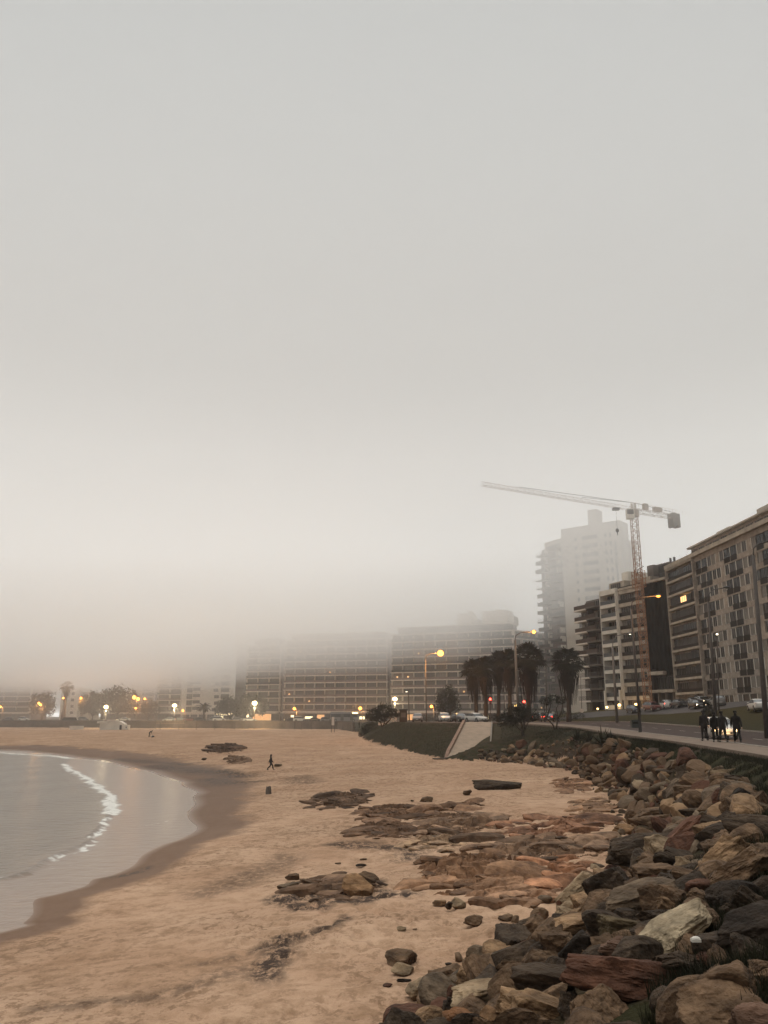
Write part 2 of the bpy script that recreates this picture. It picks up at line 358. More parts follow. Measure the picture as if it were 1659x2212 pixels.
# ================================================================== WATER
def build_water():
    xs = np.concatenate([np.linspace(-600, -70, 40)[:-1], np.linspace(-70, 0, 300)]); ys = np.concatenate([np.linspace(-40, 12, 10)[:-1], np.linspace(12, 70, 330)[:-1], np.linspace(70, 250, 300)])
    X, Y = np.meshgrid(xs, ys); xf, yf = X.ravel(), Y.ravel()
    FO = [(0,1626),(60,1630),(120,1634),(155,1638)], [(140,1652),(155,1665),(175,1676),(195,1686),(215,1703),(235,1716),(242,1738),(238,1760)], [(236,1768),(212,1795),(195,1812)], [(205,1818),(170,1835),(140,1848),(110,1858)], [(245,1797),(300,1786),(350,1775),(385,1764)], [(0,1893),(70,1880),(140,1872),(180,1862)], [(0,1760),(90,1757),(200,1752)], [(250,1700),(310,1703),(390,1706)], [(60,1925),(170,1900),(260,1868)]
    foam = np.zeros(xf.shape)
    for k, (P, w, st) in enumerate(((FO[0], 1.3, .95), (FO[1], .95, .98), (FO[2], .5, .82), (FO[3], .5, .8), (FO[4], .16, .8), (FO[5], .2, .72), (FO[6], .2, .5), (FO[7], .25, .72), (FO[8], .14, .7))):
        P = [tuple(onz(a, b, .02)[:2]) for a, b in P]
        d = poly_dist(P, xf + .9 * (fbm(xf, yf, .7, 3, 5) - .5), yf + 1.4 * (fbm(xf, yf, .5, 3, 8) - .5))
        foam = np.maximum(foam, np.clip(1.2 - d / w, 0, 1) * st)
    dw = poly_dist(WL, xf, yf); inw = inside(WATERPOLY, xf, yf)
    edge = np.where(inw, np.clip(1 - dw / np.interp(yf, [20, 60, 140], [.12, .3, .9]), 0, 1), 1) * np.interp(yf, [25, 45, 80], [.0, .15, .62])
    foam = np.maximum(foam, edge)
    br = poly_dist([tuple(onz(a, b, 0)[:2]) for a, b in FO[1] + FO[2] + FO[3] + [(60,1890),(0,1930)]], xf, yf)
    out = inside([tuple(onz(a, b, 0)[:2]) for a, b in [(-200,1630)] + FO[0] + FO[1] + FO[2] + FO[3] + [(60,1890),(-200,1950)]], xf, yf)
    shallow = np.where(out, np.clip(.35 - br * .2, 0, 1), 1.0)
    Z = .012 + .0 * xf + .10 * np.exp(-(br / .8) ** 2) * out + np.where(out, .03 * np.sin(.9 * (xf * .8 - yf * .35) + 2 * fbm(xf, yf, .1, 2)), 0) * np.clip(dw / 12, 0, 1)
    nr, nc = X.shape; idx = np.arange(nr * nc).reshape(nr, nc)
    F = np.stack([idx[:-1, :-1], idx[:-1, 1:], idx[1:, 1:], idx[1:, :-1]], -1).reshape(-1, 4)
    keep = (inw | (dw < 1.0))[F].any(1); F = F[keep]
    u, inv = np.unique(F, return_inverse=True); F = inv.reshape(-1, 4)
    me = bpy.data.meshes.new('water'); me.from_pydata(np.stack([xf[u], yf[u], Z[u]], -1).tolist(), [], F.tolist())
    me.polygons.foreach_set('use_smooth', [True] * len(F)); grid_attr(me, 'foam', foam[u]); grid_attr(me, 'shallow', shallow[u])
    m = bpy.data.materials.new('water'); m.use_nodes = True; t = m.node_tree; b = t.nodes['Principled BSDF']; L = t.links.new
    geo = t.nodes.new('ShaderNodeNewGeometry')
    def noise(s, d, sc3):
        mp = t.nodes.new('ShaderNodeMapping'); mp.inputs['Scale'].default_value = sc3; mp.inputs['Rotation'].default_value = (0, 0, R(25)); L(geo.outputs['Position'], mp.inputs[0])
        n = t.nodes.new('ShaderNodeTexNoise'); n.inputs['Scale'].default_value = s; n.inputs['Detail'].default_value = d; n.inputs['Roughness'].default_value = .62; L(mp.outputs[0], n.inputs['Vector']); return n.outputs['Fac']
    def at_(nm):
        a = t.nodes.new('ShaderNodeAttribute'); a.attribute_name = nm; return a.outputs['Fac']
    def mth(op, x, y):
        r = t.nodes.new('ShaderNodeMath'); r.operation = op
        for i, q in enumerate((x, y)):
            if isinstance(q, (int, float)): r.inputs[i].default_value = q
            else: L(q, r.inputs[i])
        return r.outputs[0]
    def mr(x, a, b_, c=0, d=1):
        r = t.nodes.new('ShaderNodeMapRange'); r.inputs[1].default_value = a; r.inputs[2].default_value = b_; r.inputs[3].default_value = c; r.inputs[4].default_value = d; L(x, r.inputs[0]); return r.outputs[0]
    f = mr(mth('ADD', mth('MULTIPLY', at_('foam'), .58), noise(1.3, 10, (1, 1, 1))), .86, 1.0)
    base = t.nodes.new('ShaderNodeMix'); base.data_type = 'RGBA'; base.inputs[6].default_value = (.15, .125, .10, 1); base.inputs[7].default_value = (.22, .165, .13, 1); L(at_('shallow'), base.inputs[0])
    c = t.nodes.new('ShaderNodeMix'); c.data_type = 'RGBA'; L(f, c.inputs[0]); L(base.outputs[2], c.inputs[6]); c.inputs[7].default_value = (.62, .60, .55, 1)
    L(c.outputs[2], b.inputs['Base Color']); b.inputs['IOR'].default_value = 1.33
    L(mr(f, 0, 1, .33, .8), b.inputs['Roughness'])
    bp = t.nodes.new('ShaderNodeBump'); bp.inputs['Distance'].default_value = .16
    L(mr(at_('shallow'), 0, 1, 1, .5), bp.inputs['Strength']); L(noise(.9, 5, (1, 1.6, 1)), bp.inputs['Height']); L(bp.outputs[0], b.inputs['Normal'])
    me.materials.append(m); tag(link('water', me), kind='structure')
build_water()
# ================================================================== BUILDINGS
rnd = random.Random(11)
M = {}
M['stone'] = mat('stone_cladding', (.28, .235, .19), .9, .9, .35, bump=.03, bump_s=4)
M['concrete'] = mat('stained_concrete', (.35, .30, .24), .9, .5, .3)
M['concrete_dk'] = mat('grey_concrete', (.12, .10, .085), .9, .5, .25)
M['white'] = mat('white_render', (.58, .54, .47), .8, .4, .12)
M['slab'] = mat('pale_slab', (.60, .53, .46), .85, .5, .15)
M['brown'] = mat('brown_brick', (.065, .045, .034), .9, .8, .25)
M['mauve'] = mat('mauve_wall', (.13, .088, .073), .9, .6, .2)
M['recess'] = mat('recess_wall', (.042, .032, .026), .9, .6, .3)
M['bluegrey'] = mat('blue_grey_panel', (.045, .048, .05), .5, .7, .2)
M['rail'] = mat('dark_railing', (.035, .03, .028), .5)
M['smoke'] = mat('smoked_glass_panel', (.030, .024, .020), .6, spec=.03)
M['frame'] = mat('window_frame', (.20, .175, .15), .6)
M['framedk'] = mat('dark_window_frame', (.05, .042, .036), .6)
M['g_dark'] = mat('dark_glass', (.016, .013, .011), .2, spec=.15)
M['g_mid'] = mat('curtained_glass', (.042, .033, .027), .3, 1.7, .35, spec=.15)
M['g_light'] = mat('light_blind', (.16, .14, .115), .6, 1.2, .15)
M['lit'] = emat('lit_window', (1, .55, .22), 2.2)
M['net'] = mat('black_netting', (.008, .0065, .0055), 1.0, .35, .5, spec=.05)
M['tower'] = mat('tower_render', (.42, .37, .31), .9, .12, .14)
M['roofdk'] = mat('dark_roof', (.04, .035, .03), .9)
M['shop'] = emat('shop_light', (1, .50, .20), 1.1)
M['shopw'] = emat('shop_sign_light', (1, .80, .48), 2.6)
M['metal'] = mat('painted_metal', (.10, .085, .075), .6, metal=.3)
GL = ['g_dark'] * 5 + ['g_mid'] * 4 + ['g_light'] * 2
_unit = {}
def win_geo(mb, x, y, z, w, h, nm, fr=.07):
    """a framed window with mullions: front plane at local y, frame 60 mm proud"""
    mb.box(x, y, z, x + w, y + .05, z + h, 1)
    mb.box(x, y - .06, z, x + fr, y - .002, z + h, 0); mb.box(x + w - fr, y - .06, z, x + w, y - .002, z + h, 0)
    mb.box(x + fr, y - .06, z, x + w - fr, y - .002, z + fr, 0); mb.box(x + fr, y - .06, z + h - fr, x + w - fr, y - .002, z + h, 0)
    for k in range(1, nm + 1):
        c = x + w * k / (nm + 1); mb.box(c - fr / 2, y - .055, z + fr, c + fr / 2, y - .002, z + h - fr, 0)
class Bld:
    def __init__(s, name, label, p0, p1, group=None, cat='building'):
        s.p0 = Vector((p0[0], p0[1], 0)); s.p1 = Vector((p1[0], p1[1], 0)); d = s.p1 - s.p0
        s.L = d.length; s.rz = math.atan2(d.y, d.x)
        s.root = thing(name, label, cat, s.p0, s.rz, group); s.F = Matrix.Identity(4); s.w = []
    def face(s, F=None): s.F = F or Matrix.Identity(4)
    def obj(s, name, mb, mats, label=None):
        o = mb.build(name, mats, s.root); o.matrix_local = s.F.copy()
        if label: o['label'] = label
        return o
    def box(s, name, x0, y0, z0, x1, y1, z1, m, label=None):
        return s.obj(name, MB().box(x0, y0, z0, x1, y1, z1), M[m], label)
    def win(s, x, y, z, w, h, pane=None, nm=1, fr='frame', fw=.07):
        s.w.append((s.F.copy(), x, y, z, w, h, pane or rnd.choice(GL), nm, fr, fw))
    def done(s, cap=98):
        RM = Matrix.Translation(s.p0) @ Matrix.Rotation(s.rz, 4, 'Z')
        def dist(q):
            p = RM @ q[0] @ Vector((q[1], q[2], q[3])); px = p.x / max(p.y, 1)
            return (p.y if abs(px) < .49 else p.y + 1000)
        q = sorted(s.w, key=dist)
        for (F, x, y, z, w, h, pane, nm, fr, fw) in q[:cap]:
            key = (round(w, 2), round(h, 2), pane, nm, fr, fw)
            if key not in _unit:
                mb = MB(); win_geo(mb, 0, 0, 0, key[0], key[1], nm, fw); me_o = mb.build('window', [M[fr], M[pane]], s.root); _unit[key] = me_o.data; o = me_o
            else:
                o = link('window', _unit[key], s.root)
            o.matrix_local = F @ Matrix.Translation((x, y, z))
            if pane == 'lit': o['label'] = 'warmly lit window'
        by = {}
        if q[cap:]:
            mats = []; mb = MB()
            for (F, x, y, z, w, h, pane, nm, fr, fw) in q[cap:]:
                for nme in (fr, pane):
                    if nme not in mats: mats.append(nme)
                t = MB(); win_geo(t, x, y, z, w, h, nm, fw); b = len(mb.v)
                mb.v += [tuple(F @ Vector(p)) for p in t.v]; mb.f += [[b + i for i in f] for f in t.f]; mb.m += [mats.index(fr) if k == 0 else mats.index(pane) for k in t.m]
            o = mb.build('windows', [M[k] for k in mats], s.root); o['kind'] = 'stuff'
def plan_hit(px, P, Q):
    a = (px - 829.5) / FPX / (CP + SP * .25086)   # x / y of the vertical plane through this picture column at the horizon
    # P + t (Q-P): x = a y
    t = (a * P[1] - P[0]) / ((Q[0] - P[0]) - a * (Q[1] - P[1]))
    return (P[0] + t * (Q[0] - P[0]), P[1] + t * (Q[1] - P[1]))
def rail(mb, x0, x1, y, z, h=1.0, step=.35, m=0):
    mb.box(x0, y - .03, z + h - .05, x1, y + .03, z + h, m); mb.box(x0, y - .02, z + .06, x1, y + .02, z + .1, m)
    n = max(2, int((x1 - x0) / step))
    for k in range(n + 1):
        x = x0 + (x1 - x0) * k / n; mb.box(x - .02, y - .018, z + .1, x + .02, y + .018, z + h - .05, m)
def antenna(b, x, y, z, h):
    mb = MB(); mb.tube([(x, y, z), (x, y, z + h)], .05, 5); mb.box(x - .6, y - .03, z + h * .85, x + .6, y + .03, z + h * .85 + .05); mb.box(x - .4, y - .03, z + h * .7, x + .4, y + .03, z + h * .7 + .05)
    b.obj('antenna', mb, M['rail'])
# ---- the row on the right: B1 .. B5
RA, RB, RC = (48.1, 203.0), (60.3, 170.0), (61.7, 134.0)
def row(px): return plan_hit(px, RA, RB)
GRP_ROW = 'apartment blocks in the row above the grass hill'
def stone_block():
    ext = (63.6, 88.0)
    b = Bld('apartment_building', 'weathered stone clad apartment block at the right edge with a checkered grid of windows', RB, ext, GRP_ROW)
    L = b.L; z0, top, nf = 7.6, 36.0, 10; fh = (top - z0) / nf
    b.box('wall', 0, .55, z0 - 1.5, L, 16, top, 'stone')
    xs = 13.5                                    # end of the glazed balcony section
    for k in range(nf):
        z = z0 + k * fh
        mb = MB(); mb.box(-.05, -.55, z + fh - .42, xs, .55, z + fh); 
        for j in range(int(xs / .55)): mb.box(j * .55 + .1, -.6, z + fh - .5, j * .55 + .3, -.551, z + fh - .36)
        b.obj('balcony_slab', mb, M['concrete'])
        mb = MB(); mb.box(.5, -.42, z + .02, xs - .3, -.38, z + .62)
        b.obj('balcony_front', mb, M['smoke'])
        x = .45
        while x < xs - 1.2:
            w = min(rnd.choice([1.7, 2.4, 3.1]), xs - .35 - x); 
            b.win(x, -.1, z + .35 if w < 2 else z + .05, w - .06, fh - .95, rnd.choice(['g_dark', 'g_dark', 'g_mid', 'g_mid', 'g_mid']) if not (k == 7 and 4 < x < 6) else 'lit', nm=2, fr='framedk')
            x += w
        b.box('floor_band', xs + .02, 0, z + fh - .95, L, .55, z + fh - .02, 'stone')
        # checkered windows: groups of a light casement, two deep dark bays, light casements
        x = xs + .5; pat = [(1.7, 0), (2.6, 1), (2.6, 1), (1.8, 0), (1.8, 0), (1.6, 2)]; j = k % 2
        x0g = x
        while x < L - 2.5:
            w, t = pat[j % 6]; j += 1
            if t == 2:
                b.w.append; pan = MB().box(x, .02, z + .0, x + w - .25, .549, z + fh - .96); 
                if x < 40: b.obj('stone_panel', pan, M['stone'])
            elif t == 1:
                b.win(x, .13, z - .55 if k else z + .1, w - .22, fh - .42 if k else fh - 1.1, rnd.choice(['g_dark', 'g_dark', 'g_mid']), nm=1, fr='framedk')
                if x < 40:
                    b.box('balcony_front', x, -.04, z - .72 if k else z, x + w - .22, -.01, z + .25, 'smoke')
            else:
                b.win(x, .12, z + .05, w - .25, fh - 1.05, rnd.choice(['g_light', 'g_mid', 'g_dark', 'g_light']), nm=1, fr='frame')
            mb_ = MB().box(x + w - .21, .03, z + .02, x + w - .06, .545, z + fh - .97)
            if x < 36: b.obj('pier', mb_, M['white'])
            x += w
        x = x0g
    mb = MB()
    mb = MB(); mb.box(xs - .32, -.5, z0 - 1.4, xs + .02, .6, top); b.obj('pier', mb, M['stone'])
    mb = MB(); mb.box(-.3, -.56, z0 - 1.5, -.0, .56, top + .3); b.obj('pier', mb, M['concrete'])
    b.box('parapet', -.3, -.7, top, L, .2, top + .75, 'concrete')
    b.box('penthouse', 7.5, 2.2, top, L, 13, top + 2.9, 'stone'); b.box('eaves', 7, 1.5, top + 2.9, L, 13.6, top + 3.2, 'concrete')
    for x in np.arange(8, L - 3, 3.3): b.win(float(x), 2.13, top + .5, 2.6, 1.9, rnd.choice(['g_dark', 'g_mid']), nm=2)
    b.box('stair_tower', 3.4, 4, top, 7.2, 9, top + 4.2, 'concrete'); b.box('water_tank', 13.5, 5, top + 3.2, 19, 10, top + 5.1, 'concrete'); b.box('lift_house', 30, 5, top + 3.2, 37, 11, top + 5.6, 'stone')
    b.done(100)
stone_block()
def netted_block():
    p0, p1 = row(1412), row(1469)
    b = Bld('building_site', 'building wrapped in black netting between the crane mast and the stone block', p0, p1, GRP_ROW)
    L = b.L - .45; top = 34.0; zb = 15.2
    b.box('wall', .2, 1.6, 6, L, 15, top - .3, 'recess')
    nx, nz = 60, 50; rr = random.Random(4)
    v = []; f = []
    for j in range(nz + 1):
        for i in range(nx + 1):
            u, w = i / nx, j / nz; sag = .35 * math.sin(u * 9) * (1 - w) + (.9 * (u > .62) * (1 - w) ** 6 * -1.5)
            y = .0 + .12 * math.sin(u * 41 + 2 * math.sin(w * 5)) + .25 * mnoise.noise(Vector((u * 6, w * 9, 1))) - .15 * abs(math.sin(w * math.pi * 6))
            v.append((u * L, y, zb + sag + (top - zb) * w))
    for j in range(nz):
        for i in range(nx): a = j * (nx + 1) + i; f.append((a, a + 1, a + nx + 2, a + nx + 1))
    o = mesh_obj('safety_net', v, f, M['net'], b.root, True); o['label'] = 'black safety netting hung over the whole facade'
    mb = MB(); [mb.box(x, .45, 7, x + .1, .55, top) for x in np.arange(0, L, 2.4)]; [mb.box(0, .45, z, L, .55, z + .1) for z in np.arange(15.5, top, 2.2)]
    b.obj('scaffold', mb, M['rail'])
    b.box('balcony_slab', 0, -.9, 14.3, L * .68, 1.6, 15.0, 'concrete'); b.box('balcony_slab', 0, -.9, 10.6, L, 1.6, 11.2, 'concrete'); b.box('balcony_slab', 0, -.9, 7.1, L, 1.6, 7.5, 'concrete_dk')
    for x in np.arange(.3, L - 1.6, 1.75): b.win(float(x), 1.2, 11.4, 1.6, 2.5, 'g_dark', nm=1, fr='framedk')
    for k, x in enumerate(np.linspace(.3, L - .6, 4)): b.box('column', float(x), -.6, 7.5, float(x) + .4, -.1, 10.6, 'concrete_dk')
    b.box('parapet', -.2, -.6, top, L + .1, .6, top + .55, 'concrete')
    b.box('roof_house', .6, 4, top, L * .62, 10, top + 4.3, 'roofdk'); b.box('roof_cap', .3, 3.6, top + 4.3, L * .66, 10.3, top + 4.6, 'concrete_dk')
    for x in (2.3, 3.6): b.obj('chimney', MB().tube([(x, 6, top + 4.6), (x, 6, top + 6)], .25, 8), M['roofdk'])
    mb = MB(); rail(mb, L * .3, L, -.3, top + .55, 1.0, 1.2); b.obj('roof_railing', mb, M['rail'])
    b.box('roof_house', L * .68, 6, top, L - .5, 12, top + 3.0, 'white')
    b.done()
netted_block()
def panel_block():
    p0, p1 = row(1356), row(1411); b = Bld('apartment_building', 'narrow apartment block with grey ribbon windows directly behind the crane mast', p0, p1, GRP_ROW)
    L = b.L - .1; z0, top, nf = 7.2, 33.8, 9; fh = (top - z0) / nf
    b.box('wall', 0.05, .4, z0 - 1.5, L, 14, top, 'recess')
    for k in range(nf):
        z = z0 + k * fh
        b.box('floor_band', 0.05, -.35, z + fh - .9, L, .4, z + fh - .05, 'concrete')
        mb = MB(); mb.box(.1, -.42, z + fh - .05, L - .05, -.36, z + fh + .75); b.obj('balcony_front', mb, M['smoke'])
        for j in range(5): b.win(.3 + j * (L - .5) / 5, .2, z + .1, (L - .5) / 5 - .15, fh - 1.1, rnd.choice(['g_mid', 'g_light', 'g_mid', 'g_dark']), nm=1)
    b.box('pier', -.15, -.7, z0 - 1.5, .04, .6, top, 'white')
    b.box('parapet', -.1, -.5, top, L, .4, top + .5, 'concrete'); b.box('roof_terrace', 1, 2.5, top, L - .4, 10, top + 2.4, 'concrete'); b.box('roof_house', 5.5, 4, top + 2.4, L - 1, 9, top + 5.2, 'concrete_dk')
    mb = MB(); mb.tube([(5.0, 1.2, top), (5.1, 1.2, top + 2.6), (6.0, 1.2, top + 4.2), (8, 1.2, top + 4.6)], .09, 6); b.obj('davit', mb, M['rail'])
    b.done()
panel_block()
def white_band_block():
    p0, p1 = row(1319), row(1355.5); b = Bld('apartment_building', 'block with bright white slab bands over blue grey balcony fronts beside the brown balcony block', p0, p1, GRP_ROW)
    L = b.L - .12; z0, top, nf = 7.1, 34.2, 9; fh = (top - z0) / nf
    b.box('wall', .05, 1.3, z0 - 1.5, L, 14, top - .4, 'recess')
    for k in range(nf):
        z = z0 + k * fh
        b.box('balcony_slab', .05, -.9, z + fh - .85, L, 1.3, z + fh - .05, 'white')
        b.box('balcony_front', .12, -.96, z + fh - .05, L - .1, -.88, z + fh + .8, 'bluegrey') if k < nf - 1 else None
        for j in range(4): b.win(L * .26 + j * L * .17, .95, z + .3, L * .15, fh - 1.2, rnd.choice(['g_dark', 'g_dark', 'g_mid']), nm=0, fr='frame', fw=.12)
        b.win(.3, 1.1, z + .2, L * .2, fh - 1.1, 'g_dark', nm=0, fr='framedk')
    for x in (-.08, L - .22): b.box('pier', x, -1.0, z0 + 2.4, x + .2, 1.4, top + .4, 'white')
    for x in (0, L - .5): b.box('pier', x, -1.5, z0 - 1, x + .45, -1.05, z0 + 4.4, 'white')
    b.box('entrance_wall', .5, -1.5, z0 - 1, L - .55, -1.1, z0 + 1.1, 'white')
    b.box('top_floor', .3, 1.8, top, L, 10, top + 2.3, 'concrete'); b.box('parapet', 0, -.8, top, L, .3, top + .35, 'white')
    b.win(1, 1.73, top + .3, L - 2.4, 1.7, 'g_mid', nm=4)
    b.box('roof_house', L * .5, 3.5, top + 2.3, L - .5, 9, top + 4.6, 'white')
    b.done()
white_band_block()
def brown_balcony_block():
    p0, p1 = row(1257), row(1318.5); b = Bld('apartment_building', 'brown apartment block with dark balcony railings at the left end of the right hand row', p0, p1, GRP_ROW)
    L = b.L - .15; z0, top, nf = 6.7, 31.4, 9; fh = (top - z0) / nf; xm = L * .47
    b.box('wall', 0, 1.5, z0 - 1.5, L, 15, top - .2, 'brown')
    for k in range(nf):
        z = z0 + k * fh
        b.box('balcony_slab', -.1, -.6, z + fh - .42, xm, 1.5, z + fh - .05, 'slab')
        mb = MB(); mb.v += [(xm, -.6, z + fh - .42), (xm + 1.2, -1.7, z + fh - .42), (L - 1, -1.7, z + fh - .42), (L, -.6, z + fh - .42), (L, 1.5, z + fh - .42), (xm, 1.5, z + fh - .42)]
        mb.v += [(x, y, z_ + .37) for x, y, z_ in mb.v]; mb.f = [[5, 4, 3, 2, 1, 0], [6, 7, 8, 9, 10, 11]] + [[i, (i + 1) % 6, 6 + (i + 1) % 6, 6 + i] for i in range(6)]; mb.m = [0] * 8
        b.obj('balcony_slab', mb, M['concrete_dk'])
        zr = z + fh - .05
        mb = MB(); rail(mb, 0, xm - .1, -.55, zr, 1.0, .22) if k < 4 else mb.box(0, -.57, zr, xm - .1, -.5, zr + .95)
        if k < nf - 1 or 1: b.obj('balcony_railing', mb, M['rail'] if k < 4 else M['brown'])
        mb = MB(); rail(mb, xm + 1.2, L - 1, -1.65, zr, 1.0, .22) if k < 4 else mb.box(xm + 1.15, -1.68, zr, L - .95, -1.6, zr + .95)
        b.obj('balcony_railing', mb, M['rail'] if k < 4 else M['brown'])
        for j in range(4): b.win(.4 + j * (xm - .6) / 4, 1.35, z + .05, (xm - .6) / 4 - .12, fh - .75, rnd.choice(['g_dark', 'g_mid', 'g_light', 'g_dark']), nm=1)
        for j in range(4): b.win(xm + .6 + j * (L - xm - 1.1) / 4, 1.35, z + .05, (L - xm - 1.1) / 4 - .12, fh - .75, rnd.choice(['g_dark', 'g_dark', 'g_mid', 'g_light']), nm=1)
    mb = MB(); mb.box(xm - .12, -.5, z0, xm + .08, 1.6, top); b.obj('party_wall', mb, M['brown'])
    b.box('top_floor', 1, 2.4, top, L - 1, 10, top + 2.3, 'concrete_dk'); b.win(1.6, 2.33, top + .3, L - 4, 1.7, 'g_dark', nm=7)
    b.done(99)
brown_balcony_block()
# ---- the tower behind the row
def tower():
    P = [at(1182, 1545, 287), at(1233, 1545, 276), at(1368, 1545, 262)]
    b = Bld('tower_block', 'tall pale tower with a blank side wall and stacked balconies fading into the fog', P[1], P[2])
    L = b.L; z0, top = 4.0, 69.0; fh = 2.95; nf = 22
    b.box('wall', 0, 0, z0, L, 6.5, top, 'tower')
    b.box('side_wing', L - 1, 6.6, z0, L + 1.2, 10, top - 6, 'tower')
    b.box('roof_house', L * .45, 1.5, top, L * .60, 6, top + 5.5, 'tower')
    for k in range(8, nf - 1):
        z = z0 + k * fh
        b.win(L * .23, -.02, z + .9, .9, 1.3, 'g_dark', nm=0); 
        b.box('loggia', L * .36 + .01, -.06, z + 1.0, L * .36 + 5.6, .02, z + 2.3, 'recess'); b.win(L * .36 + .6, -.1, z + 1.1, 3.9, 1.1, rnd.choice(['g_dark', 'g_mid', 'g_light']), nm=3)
        b.win(L * .74, -.02, z + .9, .8, 1.3, 'g_dark', nm=0); b.win(L * .82, -.02, z + .7, .8, 1.5, 'g_dark', nm=0)
    b.box('light_slot', L * .90, -.05, z0, L * .93, .01, top - 7, 'concrete_dk')
    # the balcony face, turned away from the blank wall
    d = Vector(P[0]) - Vector(P[1]); ang = math.atan2(-d.y, -d.x) - b.rz; Lb = Vector((d.x, d.y)).length
    F = Matrix.Rotation(ang, 4, 'Z') @ Matrix.Translation((-Lb, 0, 0)); b.face(F)
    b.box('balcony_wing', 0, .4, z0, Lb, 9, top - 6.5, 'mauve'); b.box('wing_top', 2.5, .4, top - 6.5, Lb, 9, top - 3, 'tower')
    rr = random.Random(9)
    for k in range(20):
        z = z0 + 1 + k * fh
        for (x0, x1, dpt) in ((-.6, Lb * .42, 1.6), (Lb * .5, Lb - .2, 2.0)):
            o = rr.uniform(-.9, .7); zz = z + (1.2 if x0 > 0 else 0)
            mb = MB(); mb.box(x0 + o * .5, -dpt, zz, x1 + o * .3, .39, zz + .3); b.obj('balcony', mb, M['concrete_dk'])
            mb = MB()
            if rr.random() < .65: mb.box(x0 + o * .5 + .05, -dpt + .02, zz + .3, x1 + o * .3 - .05, -dpt + .1, zz + 1.25); b.obj('balcony_front', mb, M['smoke'])
            else: rail(mb, x0 + o * .5 + .05, x1 + o * .3 - .05, -dpt + .1, zz + .3, .95, .5); b.obj('balcony_front', mb, M['rail'])
            if rr.random() < .65: b.box('pale_partition', x1 - 1.0, -dpt + .3, zz + .3, x1 - .6, .39, zz + 2.2, 'white')
        b.win(Lb * .08, .33, z + .35, Lb * .3, 2.2, rr.choice(['g_dark', 'g_mid', 'g_dark']), nm=2); b.win(Lb * .58, .33, z + 1.5, Lb * .33, 1.9, rr.choice(['g_dark', 'g_mid', 'g_light']), nm=2)
    b.done(99)
tower()
# ---- long slab fronted blocks behind the beach
def slab_block(name, label, p0, p1, z0, top, nf, nb, wall='mauve', slab='slab', depth=14, group=None, ret=None, slab_t=.3, seed=1, lit=1, roof=True, shops=(), pend=True):
    rr = random.Random(seed); b = Bld(name, label, p0, p1, group); L = b.L; gh = 3.6; fh = (top - z0 - gh) / nf
    faces = [(Matrix.Identity(4), L, nb)]
    if ret:
        d = Vector((ret[0] - p1[0], ret[1] - p1[1])); faces.append((Matrix.Translation((L, 0, 0)) @ Matrix.Rotation(math.atan2(d.y, d.x) - b.rz, 4, 'Z'), d.length, max(2, int(nb * d.length / L))))
    for (F, LL, n) in faces:
        b.face(F)
        b.box('wall', 0.0, 1.3, z0 - 1, LL, depth, top - .05, wall)
        for k in range(nf + 1):
            z = z0 + gh + k * fh
            b.box('balcony_slab', -.25, -.35, z - slab_t, LL + .25, 1.3, z, slab)
            if k < nf:
                b.box('balcony_front', .1, -.26, z + .01, LL - .1, -.2, z + .8, 'smoke' if rr.random() < .5 else wall)
        bw = LL / n
        for j in range(n + 1):
            x = min(max(j * bw, .1), LL - .25); mb = MB()
            for k in range(nf): mb.box(x, -.18, z0 + gh + k * fh + .005, x + .14, 1.29, z0 + gh + (k + 1) * fh - slab_t - .005)
            b.obj('partition', mb, M[slab])
        for k in range(nf):
            for j in range(n):
                pane = rr.choice(['g_dark', 'g_mid', 'g_mid', 'g_mid', 'g_dark', 'g_mid', 'g_light' if rr.random() < .5 else 'g_mid'])
                if rr.random() < .012 * lit: pane = 'lit'
                if pane == 'lit': b.win(j * bw + .3 + bw * .3, .9, z0 + gh + k * fh + .3, min(bw * .2, .7), 1.1, 'lit', nm=0); continue
                b.win(j * bw + .22, .95, z0 + gh + k * fh + .05, bw - .3, fh - slab_t - .2, pane, nm=max(2, int(bw / 1.4)), fr='framedk')
        # ground floor: dark shop fronts under a pale canopy
        b.box('canopy', -.4, -2.2, z0 + gh - .75, LL + .4, -.36, z0 + gh - .45, slab)
        for j in range(n): b.win(j * bw + .2, .8, z0 + .2, bw - .4, gh - 1.3, 'g_dark', nm=2, fr='framedk')
    b.face()
    for (x, z, w, h, mm, lb) in shops: b.box('lit_shop_front', x, .55, z0 + z, x + w, .65, z0 + z + h, mm, lb)
    if roof:
        b.box('set_back_floor', 1.5, 3, top, L - 2, depth - 2, top + 2.6, wall); b.box('roof_slab', 1, 2.4, top + 2.6, L - 1.4, depth - 1.6, top + 2.85, slab)
        for j in range(int(L / 4)): b.win(2 + j * 4., 2.9, top + .3, 3.3, 1.9, rr.choice(['g_mid', 'g_dark', 'g_light']), nm=3, fr='framedk')
    return b
p0, pc, p1 = at(846, 1545, 303), at(1118, 1545, 285), at(1215, 1545, 303)
b = slab_block('apartment_building', 'long curved apartment block with pale floor slabs behind the palms and the big orange lamp', p0, pc, 3.9, 35.0, 10, 11, ret=p1, seed=3, lit=2, shops=((6, .4, 4, 2, 'shop', 'warm lit shop front'), (33, .5, 3, 1.6, 'shopw', 'pale lit shop front')))
L = b.L
mb = MB(); rail(mb, 1, L - .5, .2, 35.0, 1.0, 1.5); b.obj('roof_railing', mb, M['rail'])
b.box('roof_house', L * .52, 5, 37.9, L * .64, 11, 42.2, 'slab'); b.box('roof_house', L * .73, 4, 37.9, L * .93, 12, 42.6, 'slab'); b.box('roof_house', L * .935, 5, 37.9, L - 1.2, 12, 40.6, 'white'); b.box('roof_house', L * .655, 6, 37.9, L * .70, 10, 39.8, 'concrete')
